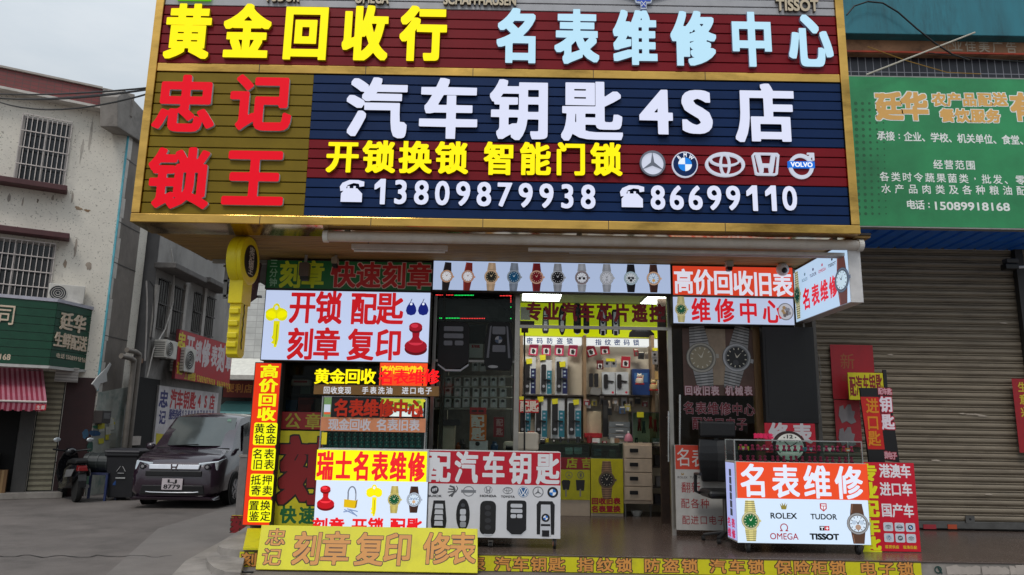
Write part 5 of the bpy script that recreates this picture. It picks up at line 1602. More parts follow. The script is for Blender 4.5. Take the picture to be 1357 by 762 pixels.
# ================================================================== WINDOW AT THE FAR LEFT
F = XY(-.02)
t = slabthing('red_sign', 'dull red sign with yellow lettering by the left corner pillar', 'sign', F, (372, 546, 432, 569), .02, mat((150, 34, 38), rough=.5))
a = Art(F); a.row('公章', (388, 557.5), (415, 558.5), 22, 22, prt((170, 160, 50)), bold=(.02, .015)); a.build('lettering', t)
F = XY(-.06)
t = slabthing('seal_board', 'big yellow board with one huge dark red character standing beside the upright light box', 'board', F, (366, 571, 428, 699), .03, mat((206, 196, 30), rough=.5, var=.1))
a = Art(F); a.char('刻', 400, 624, 92, 62, prt((140, 22, 30)), bold=(.05, .035), outline=(prt((24, 20, 18)), .022), res=72); a.build('lettering', t)
a = Art(F); a.row('快速', (382, 682), (407, 683), 24, 22, prt((20, 100, 50)), bold=(.035, .03)); a.build('lettering', t)
for y, k in ((500, 0), (524, 1), (545, 2)):
    pass
t = thing('goods_shelf', 'dark goods shelf behind the left window', 'shelf', XY(.8).pt(400, 546))
for y in (498, 523, 546):
    b = MB(); F8 = XY(.8); u0, v0, u1, v1 = F8.rect(373, y, 566, y + 2.5); F8.slab(b, u0, v0, u1, v1, mat((56, 52, 50)), back=.25); b.build('shelf_board', t)
for x0, y0, x1, y1, c, lb, c2 in ((386, 503, 410, 511, (206, 196, 186), 'cream box with red print on the middle goods shelf', (190, 60, 60)), (376, 504, 385, 522, (60, 58, 60), 'black box left of the cream one on the goods shelf', None), (395, 527, 418, 545, (150, 46, 36), 'orange red pot like box on the lowest goods shelf', (120, 30, 26)), (378, 530, 393, 545, (50, 84, 120), 'blue box on the lowest goods shelf', None), (398, 512, 411, 522, (90, 110, 100), 'grey green box under the cream one', None), (378, 486, 392, 497, (80, 72, 66), 'brown box on the top goods shelf', None), (412, 528, 425, 545, (96, 90, 80), 'grey box beside the orange red box', None)):
    carton(x0, y0, x1, y1, .82, c, lb, .15, c2=c2)

# ================================================================== CARTS, BOARDS AND STANDS IN FRONT
def castor(F, px, py, root, r=.05, ring=(60, 58, 58)):
    p = F.pt(px, py)
    b = MB(); z = ZT + r
    b.cyl((p.x - .015, p.y + .05, z), (p.x + .015, p.y + .05, z), r, RUBBER, n=16)
    b.cyl((p.x - .018, p.y + .05, z), (p.x + .018, p.y + .05, z), r * .6, mat(ring, rough=.5), n=14)
    b.box(p.x - .03, p.x + .03, p.y + .02, p.y + .08, z + r + .005, z + r + .025, DSTEEL)
    b.box(p.x - .026, p.x - .019, p.y + .03, p.y + .07, z - .01, z + r + .01, DSTEEL); b.box(p.x + .019, p.x + .026, p.y + .03, p.y + .07, z - .01, z + r + .01, DSTEEL)
    b.build('castor', root)
FK = XY(-1.36)
FKA = XY(-1.35)
# --- cart with the yellow and white lit front
u0, v0, u1, v1 = FK.rect(418, 595, 566.5, 712)
v0 = ZT + .13
cA = thing('display_cart', 'rolling display cart with yellow and white lit front about watch repair', 'cart', ((u0 + u1) / 2, -1.15, ZT))
b = MB(); b.box(u0, u1, -1.357, -.95, v0, v1, mat((200, 200, 204), rough=.4)); b.build('body', cA, bev=.004)
a = Art(FK); a.rect(419, 597, 565.5, 637.5, lit((246, 246, 16), .92), 0); a.build('yellow_face', cA)
a = Art(FK); a.rect(417, 637.5, 565.5, 712, lit((212, 226, 246), .88), 0); a.build('white_face', cA)
a = Art(FK); a.row('瑞士名表维修', (431, 617), (552, 619), 40, 22, lit((236, 40, 44), .85), bold=(.04, .024)); a.build('lettering', cA)
a = Art(FK); a.row('刻章', (424, 698), (446, 698), 24, 21, lit((232, 30, 40), .85), bold=(.035, .028)); a.row('开锁', (476, 698), (498, 698), 24, 21, lit((232, 30, 40), .85), bold=(.035, .028)); a.row('配匙', (527, 698), (549, 698), 24, 21, lit((232, 30, 40), .85), bold=(.035, .028)); a.build('lettering', cA)
a = Art(FK); stamppic(a, 431.5, 660, 34, k=.8); a.build('stamp_picture', cA)
a = Art(FK); padlockpic(a, 464, 664, 40, k=.85); a.build('padlock_picture', cA)
a = Art(FK); keypic(a, 496, 663, 42, (240, 224, 20), k=.92); a.build('key_picture', cA)
a = Art(FK); watch(a, 522.5, 662, 36, (214, 196, 110), (210, 196, 120), (20, 84, 50), (230, 226, 190), k=.8, r=8.6); a.build('watch_picture', cA)
a = Art(FK); watch(a, 548.5, 662, 35, (60, 40, 34), (180, 190, 206), (208, 224, 240), (70, 90, 120), k=.85, links=False, r=9.6, sub=((0, .3, .22, (210, 170, 130)), (-.35, -.1, .16, (150, 170, 200)), (.35, -.1, .16, (150, 170, 200)))); a.build('watch_picture', cA)
for px in (430, 555):
    castor(FK, px, 727, cA)
# glass case on it
Fg = XY(-1.1)
g0, gz0, g1, gz1 = Fg.rect(426, 526, 564, 596)
gc = thing('glass_case', 'glass case of dark green key blanks standing on the yellow fronted cart', 'glass case', ((g0 + g1) / 2, -.98, gz0))
b = MB(); b.box(g0, g1, -1.1, -1.095, gz0, gz1, glass_mat((215, 230, 226), .5)); b.build('glass', gc)
b = MB()
for x in (g0, g1):
    b.box(x - .008, x + .008, -1.115, -1.101, gz0, gz1, STEEL); b.box(x - .008, x + .008, -.95, -.935, gz0, gz1, STEEL)
b.box(g0, g1, -1.115, -1.101, gz1 - .015, gz1, STEEL); b.box(g0, g1, -.95, -.935, gz1 - .015, gz1, STEEL); b.build('frame', gc)
b = MB(); b.box(g0 + .01, g1 - .01, -1.0, -.99, gz0, gz0 + (gz1 - gz0) * .4, mat((30, 50, 52), rough=.5)); b.build('backing', gc)
Fb = XY(-1.002)
blank0 = None
for j, y in enumerate((576, 581, 586, 591)):
    for i in range(15):
        x = 437 + i * 8.4 + random.uniform(-.5, .5)
        if blank0 is None:
            a = Art(Fb); a.rrect(x - 3, y - 1.8, x + 3, y + 1.6, .6, mat((36, 104, 100), rough=.35, metal=.3), thick=.02); a.rect(x - .6, y - 3, x + .8, y - 1, mat((150, 160, 150), metal=.5, rough=.3), 1.5, thick=.02)
            blank0 = tag(a.build('key_blank', None), 'teal key blank hooked in rows inside the glass case on the cart', 'key blank', 'key blanks in the glass case')
            off0 = blank0.location - Fb.pt(x, y)
        else:
            c_ = blank0.copy(); COL.objects.link(c_); c_.location = Fb.pt(x, y) + off0
# boards and neon on the case
t = sign('neon_sign', 'brown sign board carrying glowing yellow and red neon lettering above the glass case', 'neon sign', XY(-1.18), (415.5, 510.5, 582, 524), .06, mat((120, 84, 34), rough=.5), mat((90, 62, 30)), fw=.004)
F = XY(-1.18)
a = Art(F); a.row('回收变现', (433, 517), (461, 517.3), 10, 9, lit((225, 226, 232), .6), bold=(.02, .02), res=40); a.row('手表洗油', (484, 517.4), (516, 517.5), 10, 9, lit((225, 226, 232), .6), bold=(.02, .02), res=40); a.row('进口电子', (537, 517.6), (568, 517.8), 10, 9, lit((225, 226, 232), .6), bold=(.02, .02), res=40); a.build('lettering', t)
for st, x0, x1, y, c in (('黄金回收', 427, 488, 499, (255, 236, 10)), ('名表维修', 512, 572, 499.5, (255, 24, 30))):
    for i, ch in enumerate(st):
        a = Art(F, .0); a.char(ch, x0 + (x1 - x0) * i / 3, y, 21, 21, lit(c, 1.0), bold=(.022, .018), rnd=True, thick=.02); a.build('neon_character', t)
b = MB()
for x in (445, 505, 560):
    p = XY(-1.15).pt(x, 509); b.box(p.x - .006, p.x + .006, -1.16, -1.15, p.z - .02, p.z + .2, BLACK)
b.build('bracket', t)
t = slabthing('price_sign', 'bright orange sign with yellow lettering half hidden by the red neon', 'sign', XY(-.9), (503, 481, 566, 512), .02, lit((238, 78, 34), .85))
a = Art(XY(-.9)); a.row('高价回收黄金', (510, 490), (557, 490.5), 11, 10, lit((244, 214, 30), .9), bold=(.04, .03), res=40); a.build('lettering', t)
t = slabthing('neon_board', 'black board with dim red neon lettering between two orange brown boards', 'neon sign', XY(-1.13), (439, 526, 503, 553), .02, mat((20, 18, 20), rough=.35))
for i, ch in enumerate('名表维修中心'):
    a = Art(XY(-1.13), .015); a.char(ch, 453 + 19.6 * i, 540.5 + .2 * i, 24, 20, lit((168, 44, 26), .62), bold=(.03, .025), outline=(mat((90, 24, 20)), .02)); a.build('neon_character', t)
t = slabthing('picture_screen', 'small bright screen showing a yellow and green picture beside the black neon board', 'screen', XY(-1.1), (504, 526, 563, 552.5), .03, mat((20, 20, 20)))
F = XY(-1.1); a = Art(F); a.rect(505, 527, 561, 552, lit((196, 206, 60), .85)); a.rect(505, 541, 561, 552, lit((200, 226, 220), .85), 1.6)
for i in range(10):
    a.ell(507 + i * 6, 531 + (i * 7 % 9), 3.2, 2.2, lit([(120, 170, 50), (226, 214, 60), (90, 120, 50), (216, 200, 90)][i % 4], .8), 2 + .2 * i, n=8)
a.poly((530, 546), [(-25, -3), (-8, -6), (10, -3), (28, -6), (31, 6), (-25, 6)], lit((226, 90, 60), .7), 1.9); a.poly((536, 548), [(-16, -3), (14, -3), (20, 4), (-20, 4)], lit((224, 240, 236), .9), 5)
a.build('picture', t)
t = slabthing('side_screen', 'thin bright strip of a second screen at the left of the black neon board', 'screen', XY(-1.1), (429, 526, 438.5, 553), .02, lit((150, 176, 120), .7))
a = Art(XY(-1.1)); a.rect(429.5, 536, 438, 546, lit((190, 200, 214), .8), 2); a.rect(429.5, 546, 438, 549, lit((210, 90, 50), .8), 2); a.build('picture', t)
t = slabthing('board_sign', 'orange brown board with grey lettering on the front of the glass case', 'sign', XY(-1.125), (425, 553.5, 564, 572), .015, mat((206, 132, 92), rough=.45))
a = Art(XY(-1.125)); a.row('现金回收', (442, 562.5), (484, 563), 16, 14.5, prt((196, 190, 196)), bold=(.03, .025)); a.row('名表旧表', (506, 563), (549, 563.5), 16, 14.5, prt((196, 190, 196)), bold=(.03, .025)); a.build('lettering', t)
t = slabthing('flag_card', 'small yellow card on edge at the left end of the glass case', 'card', XY(-1.13), (426, 573, 433, 589), .01, mat((226, 206, 30)))

# --- cart with the crimson sign and printed key fobs
FK2 = XY(-1.33)
u0, v0, u1, v1 = FK2.rect(567.5, 598, 743, 713)
cB = thing('display_cart', 'rolling cart with crimson and white sign of car makers and five key fobs', 'cart', ((u0 + u1) / 2, -1.1, ZT))
b = MB(); b.box(u0, u1, -1.327, -.9, v0, v1, mat((196, 196, 198), rough=.5)); b.build('body', cB, bev=.004)
a = Art(FK2); a.rect(567.8, 598.5, 742.6, 642, mat((186, 8, 38), rough=.45, var=.05), 0); a.build('red_face', cB)
a = Art(FK2); a.rect(567.8, 642, 742.6, 712.5, mat((214, 214, 218), rough=.45, var=.04), 0); a.build('white_face', cB)
a = Art(FK2); a.row('配汽车钥匙', (582, 618.5), (726, 621.5), 43, 31, prt((222, 222, 226)), bold=(.034, .026)); a.build('lettering', cB)
for kd, x, y, st, c in (('shields', 576, 649, 'BUICK', (46, 46, 52)), ('lion', 599, 651, None, (84, 84, 88)), ('band', 621, 651, None, (120, 122, 128)), ('h', 647, 649, 'HONDA', (130, 132, 138)), ('ovals', 673, 650, 'TOYOTA', (110, 112, 118)), ('vw', 693.5, 652, None, None), ('star', 713, 652, None, (90, 92, 98)), ('quarters', 732.5, 652.5, None, None)):
    a = Art(FK2); roundel(a, kd, x, y, {'shields': 5.5, 'lion': 8, 'band': 7.5, 'h': 5.5, 'ovals': 5.4}.get(kd, 7.2), c=c or (40, 40, 40)) 
    if st:
        w_ = {'BUICK': 9.5, 'HONDA': 11, 'TOYOTA': 9.2}[st]; a.fit(st, x - w_, y + 6.6, x + w_, y + 9.6, prt((60, 60, 64)), 2, bold=(.03, .03))
    a.build('maker_emblem', cB)
for x, y, w_, h_, k in ((581.5, 682, 21, 38, 0), (613.5, 682, 18, 38, 1), (646.5, 686, 21, 45, 2), (684.5, 686, 26, 46, 3), (723, 687, 24, 46, 4)):
    a = Art(FK2); fobpic(a, x, y, w_, h_, k, lv=2); a.build('fob_picture', cB)
castor(FK2, 735, 727, cB, .055, (206, 120, 60)); castor(FK2, 580, 727, cB, .055, (206, 120, 60)); castor(FK2, 650, 713, cB, .03)

# --- cart with the big lit box on the right
FK3 = XY(-1.38)
u0, v0, u1, v1 = FK3.rect(976, 613, 1151, 721)
cC = thing('display_cart', 'rolling cart with orange and white lit front and glass top on the right', 'cart', ((u0 + u1) / 2, -1.15, ZT))
b = MB(); b.box(u0, u1, -1.377, -.98, v0, v1, mat((190, 186, 180), rough=.4)); b.build('body', cC, bev=.004)
a = Art(FK3); a.rect(976.5, 613.5, 1150.5, 661.5, lit((232, 78, 42), .82), 0); a.build('orange_face', cC)
a = Art(FK3); a.rect(976.5, 661.5, 1152, 720.5, lit((206, 224, 244), .9), 0); a.build('white_face', cC)
a = Art(FK3); a.row('名表维修', (999, 637), (1125, 640), 46, 37, lit((222, 228, 244), .88), bold=(.026, .018)); a.build('lettering', cC)
a = Art(FK3); watch(a, 994.5, 690, 54, (206, 196, 130), (200, 196, 150), (24, 96, 52), (225, 230, 200), k=.85, r=12); a.build('watch_picture', cC)
a = Art(FK3); watch(a, 1136.5, 694, 53, (84, 60, 48), (150, 150, 152), (212, 226, 240), (60, 64, 72), k=.85, links=False, r=14.5, sub=((0, .32, .26, (170, 140, 120)), (-.36, -.12, .2, (180, 196, 214)), (.36, -.12, .2, (180, 196, 214)))); a.build('watch_picture', cC)
BKL = lit((24, 30, 34), .4)
a = Art(FK3); a.fit('ROLEX', 1021, 679.5, 1056, 687.5, BKL, bold=(.022, .018)); a.poly((1038.5, 671), [(-3, 4), (-5, -4), (-2, 0), (-2.4, -5.5), (0, -1), (2.4, -5.5), (2, 0), (5, -4), (3, 4)], lit((150, 136, 60), .7)); a.build('watch_mark', cC)
a = Art(FK3); a.fit('TUDOR', 1074, 681, 1109, 688.5, BKL, bold=(.022, .018)); a.poly((1091, 672), [(-4.5, -5), (4.5, -5), (4.5, 2), (0, 6), (-4.5, 2)], lit((196, 60, 70), .7)); a.poly((1091, 672), [(-3, -1), (-.5, -1), (-.5, 3.6), (-3, 1.4)], lit((230, 236, 246), .9), 2); a.poly((1091, 672), [(3, -1), (.5, -1), (.5, 3.6), (3, 1.4)], lit((230, 236, 246), .9), 2); a.rect(1088, 668.3, 1094, 670, lit((230, 236, 246), .9), 2); a.build('watch_mark', cC)
OMC = lit((170, 50, 66), .7)
a = Art(FK3); a.fit('OMEGA', 1020.5, 706.5, 1058, 715, OMC, bold=(.008, .008)); a.ring(1039, 699, 5.2, 5.4, 1.3, OMC, 1.2, a0=-235, a1=55); a.rect(1033.5, 702.6, 1037.2, 704, OMC, 1.4); a.rect(1040.8, 702.6, 1044.5, 704, OMC, 1.4); a.build('watch_mark', cC)
a = Art(FK3); a.fit('TISSOT', 1073, 707, 1112, 715.5, BKL, bold=(.05, .04)); a.rect(1086, 697, 1092.5, 703, BKL); a.rect(1092.7, 697, 1099, 703, lit((200, 40, 50), .8)); a.rect(1087, 698, 1091.5, 699.2, lit((230, 236, 246), .9), 2); a.rect(1088.7, 699, 1089.9, 702.4, lit((230, 236, 246), .9), 2.4); a.rect(1094, 699.4, 1098, 700.6, lit((230, 236, 246), .9), 2); a.rect(1095.4, 698, 1096.6, 702, lit((230, 236, 246), .9), 2.4); a.build('watch_mark', cC)
FS3 = Face((u0, -1.38, 0), (0, -1, 0), (0, 0, 1))
b = MB(); b.add([FS3.P(-.38, v0 + .02, .003), FS3.P(-.02, v0 + .02, .003), FS3.P(-.02, v1 - .02, .003), FS3.P(-.38, v1 - .02, .003)], [(0, 1, 2, 3)], lit((176, 186, 240), .8)); b.build('side_face', cC)
b = MB(); zc_ = v0 + (v1 - v0) * .62
for q in range(6):
    b.add([FS3.P(-.24, zc_ - .28 + q * .09, .005), FS3.P(-.15, zc_ - .28 + q * .09, .005), FS3.P(-.15, zc_ - .2 + q * .09, .005), FS3.P(-.24, zc_ - .2 + q * .09, .005)], [(0, 1, 2, 3)], lit((70, 76, 90), .5))
b.build('watch_picture', cC)
a = Art(FS3); 
for i, ch in enumerate('名表维修'):
    g = glyph(ch, .04, .03, False, 40)
    a._emit(g, lambda x, y, i=i: (-.3 + .16 * (i % 2) + (x - .5) * .13, v0 + .2 - .12 * (i // 2) + (y - .37) * .11), lit((200, 40, 90), .8), .006)
a.build('lettering', cC)
b = MB(); xg0, xg1 = u0 + .0, u1 - .02
zg = FK3.uv(1060, 585)[1]
for x in (xg0 + .006, xg1 - .006):
    for y in (-1.36, -1.0):
        b.box(x - .007, x + .007, y - .007, y + .007, v1, zg, STEEL)
for y in (-1.36, -1.0):
    b.box(xg0, xg1, y - .008, y + .008, zg, zg + .012, STEEL)
zs = (v1 + zg) / 2
b.build('case_frame', cC)
b = MB(); b.box(xg0 + .01, xg1 - .01, -1.35, -1.01, zs - .003, zs + .003, glass_mat((210, 226, 222), .6)); b.build('glass_shelf', cC)
b = MB(); b.box(xg0 + .02, xg1 - .02, -1.364, -1.36, v1 + .004, zg, glass_mat((215, 228, 224), .5)); b.build('front_glass', cC)
for px in (993, 1140):
    castor(FK3, px, 735, cC, .055)
s0 = None
PKR = mat((236, 50, 110), rough=.35)
for row_, (zb_, ys) in enumerate(((zs + .004, (-1.28,)), (v1 + .002, (-1.3,)))):
    for i in range(19):
        x = xg0 + .1 + i * (xg1 - xg0 - .2) / 18 + random.uniform(-.01, .01)
        if s0 is None:
            s0 = thing('seal_stamp', 'small pink seal stamp lined up in the glass top of the orange cart', 'stamp', (0, 0, 0), 'pink seal stamps in the glass top')
            b = MB(); b.lathe((0, 0, 0), [(0, 0), (.022, 0), (.022, .02), (.012, .03), (.012, .045), (.018, .055), (.016, .068), (0, .072)], PKR, n=10); b.build('handle', s0, smooth=True)
            b = MB(); b.cyl((0, 0, -.001), (0, 0, .008), .024, mat((30, 30, 32)), n=10); b.build('base', s0)
            s0.location = (x, ys[0], zb_)
        else:
            dup(s0, (x, ys[0] + random.uniform(-.01, .01), zb_))
for x, w_, c, lb in ((.18, .1, (190, 180, 30), 'yellow labelled box on the glass shelf of the orange cart'), (.42, .14, (170, 24, 60), 'crimson box on the glass shelf of the orange cart'), (.95, .12, (60, 120, 140), 'teal box on the glass shelf of the orange cart'), (1.2, .1, (210, 208, 204), 'white box on the glass shelf of the orange cart'), (1.42, .1, (200, 110, 40), 'amber box on the glass shelf of the orange cart')):
    t = thing('small_box', lb, 'box', (xg0 + x, -1.15, zs + .004))
    b = MB(); b.box(xg0 + x - w_ / 2, xg0 + x + w_ / 2, -1.2, -1.1, zs + .004, zs + .05, mat(c, rough=.45)); b.build('carton', t, bev=.003)
    b = MB(); b.box(xg0 + x - w_ * .3, xg0 + x + w_ * .3, -1.203, -1.2005, zs + .015, zs + .035, mat((220, 214, 206))); b.build('print', t)
# wall clock behind the glass top
F = XY(-.93)
t = thing('round_clock', 'round white clock with a dark rim behind the glass top of the orange cart', 'clock', F.pt(1045, 602))
a = Art(F); a.ell(1045, 592, 22, 21, mat((50, 30, 30), rough=.35), 0, n=36, thick=.04); a.build('rim', t)
a = Art(F, .04); a.ell(1045, 592, 18.5, 17.6, mat((220, 218, 210), rough=.5), 1, n=32); a.build('dial', t)
a = Art(F, .04); a.fit('12', 1041, 576, 1049, 581, prt((30, 30, 30)), 2, bold=(.03, .03))
for i in range(12):
    if i:
        t_ = R(30 * i - 90); a.ell(1045 + 15 * math.cos(t_), 592 + 14.2 * math.sin(t_), 1, 1, prt((30, 30, 30)), 2, n=8)
a.line(1045, 592, 1038, 585, 1.2, prt((20, 20, 20)), 3); a.line(1045, 592, 1055, 586, 1, prt((20, 20, 20)), 3.3); a.build('numerals', t)
# red watch sign behind it
F = XY(-.3)
t = slabthing('red_sign', 'red sign with white lettering behind the round clock, below the black screen', 'sign', F, (1014, 561, 1081, 600), .02, mat((190, 22, 46), rough=.45))
a = Art(F); a.row('修表', (1032, 574), (1063, 575), 28, 26, prt((206, 200, 204)), bold=(.04, .03)); a.build('lettering', t)
a = Art(XY(-1.0)); a.row('刻章配匙', (1002, 577.5), (1021, 578), 7, 7, mat((224, 30, 90), rough=.4), bold=(.05, .05), thick=.01); tag(a.build('cutout_words', None), 'small pink cut out characters standing on the glass top of the orange cart', 'lettering')

# --- red board leaning beside that cart
Yr = -1.12
FRB = XY(Yr)
t = sign('leaning_board', 'red board of imported car key services with six white emblem tiles', 'board', FRB, (1146, 613, 1216, 731), .02, mat((206, 12, 44), rough=.4, var=.05), mat((150, 20, 36)), fw=.003)
WH = prt((236, 230, 236)); YL = prt((236, 236, 20))
a = Art(FRB); a.row('专业配车匙', (1150, 626), (1155.5, 722), 23, 24, YL, bold=(.055, .04)); a.build('lettering', t)
a = Art(FRB); a.row('港澳车', (1172, 624), (1200, 624.5), 19, 14.5, WH, bold=(.03, .022)); a.row('进口车', (1173, 648), (1202, 648.5), 19, 14.5, WH, bold=(.03, .022)); a.row('国产车', (1175, 676), (1204, 677), 19, 14.5, WH, bold=(.03, .022)); a.build('lettering', t)
for i, (kd, x, y) in enumerate((('ovals', 1177, 698), ('band', 1192, 698.5), ('quarters', 1206.5, 699), ('vw', 1178, 712.5), ('shields', 1193, 713), ('ovals', 1207.5, 713.5))):
    a = Art(FRB); a.rrect(x - 6.3, y - 5.8, x + 6.3, y + 5.8, 1.8, prt((206, 214, 226))); roundel(a, kd, x, y, 3.4 if kd != 'ovals' else 3, lv=2, c=(80, 84, 92)); a.build('emblem_tile', t)
a = Art(FRB); a.row('现货供应 现场匹配', (1175, 724.5), (1213, 725.5), 4.6, 4.4, prt((226, 190, 40)), bold=(.03, .03), res=30); a.build('lettering', t)

# --- two faced sign stand behind them
F = XY(-.75)
t = thing('sign_stand', 'black two faced sign stand with red panel and white key lettering', 'sign', F.pt(1165, 612))
a = Art(F); a.poly((1155, 555), [(-14, -41), (7, -41), (12, 57), (-9, 57)], mat((14, 13, 14), rough=.4), 1, thick=.03); a.build('panel', t)
a = Art(F, .03); a.poly((1155, 560), [(-14, -34), (10, -34), (13, 35), (-9, 35)], mat((190, 26, 20), rough=.4), 2); a.build('red_panel', t)
a = Art(F, .03)
for ch, x, y in (('进', 1154, 538), ('口', 1155, 560), ('匙', 1157, 581)):
    a.char(ch, x, y, 21, 17, mat((206, 130, 20), rough=.4), lv=4, bold=(.02, .02))
a.build('lettering', t)
F2 = XY(-.72)
a = Art(F2); a.poly((1172, 562), [(-9, -48), (9, -49), (15, 50), (-4, 48)], mat((18, 16, 18), rough=.35), 1, thick=.02); a.build('panel', t)
for st, p0, p1, h_, w_ in (('配车匙', (1165.5, 518.5), (1177.5, 519), 9, 6.5), ('锁电子', (1172, 603), (1184, 604), 10, 7)):
    a = Art(F2, .02); a.row(st, p0, p1, h_, w_, prt((206, 150, 160)), lv=2, bold=(.03, .03), outline=(prt((150, 20, 40)), .08), res=40); a.build('lettering', t)
for ch, x, y in (('钥', 1173, 536), ('匙', 1175.5, 559)):
    a = Art(F2, .02); a.char(ch, x, y, 21, 17, prt((226, 214, 224)), lv=2, bold=(.035, .03), outline=(prt((190, 30, 60)), .05)); a.build('lettering', t)
# things on the shutter
F = XY(YN - .06)
t = slabthing('red_poster', 'plain red poster with a faint gold character stuck on the roller shutter', 'poster', F, (1102, 457, 1159, 529), .004, mat((158, 20, 34), rough=.5, var=.1))
a = Art(F); a.row('新', (1123, 479), (1123, 479), 22, 20, prt((150, 80, 40)), bold=(.0, .0)); a.row('年', (1121, 502), (1121, 502), 12, 12, prt((140, 50, 36)), bold=(.0, .0)); a.build('lettering', t)
t = slabthing('red_poster', 'lower red poster with two torn grey paper cut outs on the shutter', 'poster', F, (1107, 530, 1141, 592), .004, mat((150, 20, 34), rough=.5, var=.1))
for y in (549, 579):
    a = Art(F); a.poly((1123, y), [(-12, 2), (-10, -10), (-5, -12), (-4, -6), (1, -13), (5, -13), (6, -5), (10, -4), (8, 4), (11, 10), (4, 13), (-2, 9), (-8, 12)], mat((126, 120, 122), rough=.7), 2, thick=.004); a.build('paper_cutout', t)
F = XY(.75)
t = slabthing('yellow_sign', 'tilted yellow sign with dark red lettering in front of the red poster', 'sign', F, (1124.5, 494, 1171, 530), .02, mat((206, 196, 14), rough=.45))
a = Art(F); a.row('配汽车钥匙', (1130, 512), (1165, 509), 28, 8.5, prt((130, 20, 24)), bold=(.04, .02)); a.build('lettering', t)
t = slabthing('dark_board', 'narrow black board edge beside the tilted yellow sign', 'board', F, (1171.5, 490, 1176, 528), .03, BLACK)
F = XY(YN - .13)
t = slabthing('red_poster', 'narrow red banner with yellow lettering at the shutter rail', 'poster', F, (1346, 502, 1366, 600), .004, mat((150, 22, 32), rough=.5))
a = Art(F); a.row('生意兴', (1355, 513), (1359, 546), 14, 13, prt((190, 170, 40)), bold=(.02, .02)); a.build('lettering', t)
for x, w_, c in ((1232, 17, (150, 40, 50)), (1262, 12, (170, 70, 40))):
    a = Art(XY(YN - .035)); a.rect(x - w_ / 2, 695, x + w_ / 2, 701, mat(c, rough=.5), thick=.002); tag(a.build('sticker', None), 'dull red sticker on the shutter foot' if x < 1250 else 'small orange sticker on the shutter foot', 'sticker')
# torn paper on the step face right of the yellow strip
a = Art(XY(-1.725))
for i in range(12):
    x = 1260 + i * 9 + random.uniform(-3, 3); a.poly((x, 756), [(-6, random.uniform(-8, -2)), (0, random.uniform(-8, -4)), (6, random.uniform(-7, 0)), (5, 5), (-5, 6)], mat((170, 160, 152), rough=.8), 1 + i * .1)
tag(a.build('torn_paper', None), 'torn pale paper scraps stuck along the step right of the yellow strip', 'paper', kind='stuff')
a = Art(XY(-1.725)); a.ring(1243, 755, 5, 5, 1.6, mat((20, 60, 56)), 2); a.line(1243, 752, 1248, 760, 2, mat((20, 60, 56)), 3); tag(a.build('green_mark', None), 'dark green curled mark at the right end of the yellow strip', 'mark')

# ================================================================== RIGHT WINDOW, CHAIR, SCREEN
F = XY(.042)
t = thing('window_poster', 'large window poster of two steel wrist watches on a brown ground', 'poster', F.pt(950, 520))
a = Art(F); a.rect(905, 436, 1002, 524, mat((92, 66, 56), rough=.5, var=.35, scale=3)); a.rect(936, 436, 962, 510, mat((150, 132, 112), rough=.5, var=.3, scale=4), 2); a.build('sheet', t)
for x, y, an, dl, cs in ((929, 474, -.12, (150, 140, 116), (170, 166, 156)), (976, 474, .22, (26, 28, 30), (180, 182, 186))):
    a = Art(F); watch(a, x, y, 84, (150, 150, 150), cs, dl, (210, 206, 190), lv=4, ang=an, r=20 if x < 950 else 19, ring=(110, 108, 100) if x < 950 else (120, 124, 128), sub=() if x < 950 else ((0, .36, .2, (60, 62, 66)),)); a.build('watch_picture', t)
a = Art(F); a.row('回收旧表', (912, 517.5), (947, 518), 13, 11, prt((200, 170, 176)), lv=14, bold=(.03, .03), outline=(prt((120, 24, 40)), .04)); a.row('机械表', (966, 518), (991, 518), 13, 11, prt((200, 170, 176)), lv=14, bold=(.03, .03), outline=(prt((120, 24, 40)), .04)); a.build('lettering', t)
wl = thing('window_lettering', 'two rows of dark red lettering stuck on the right window glass', 'lettering', F.pt(952, 570))
a = Art(F); a.row('名表维修中心', (913, 540.5), (993, 543), 17, 15, prt((110, 24, 36)), bold=(.02, .02), outline=(prt((176, 150, 156)), .02)); a.build('lettering_row', wl)
a = Art(F); a.row('配进口电子', (924, 561), (983, 562), 17, 14, prt((110, 24, 36)), bold=(.02, .02), outline=(prt((176, 150, 156)), .02)); a.build('lettering_row', wl)
# door handles
for px, y0, y1 in ((886, 545, 612), (901, 523, 605)):
    F5 = XY(-.0)
    t = thing('door_handle_bar', 'upright steel door pull, %s' % ('the shorter one on the door post' if px < 890 else 'the longer one on the glass beside the post'), 'door handle', F5.pt(px, y1))
    b = MB(); p, q = XY(-.04).pt(px, y0), XY(-.04).pt(px, y1); b.cyl(p, q, .016, STEEL, n=10); b.build('bar', t, smooth=True)
    for k_ in (.12, .88):
        b = MB(); m_ = p.lerp(q, k_); b.cyl(m_, m_ + V((0, .09, 0)), .01, STEEL, n=8); b.build('mount', t)
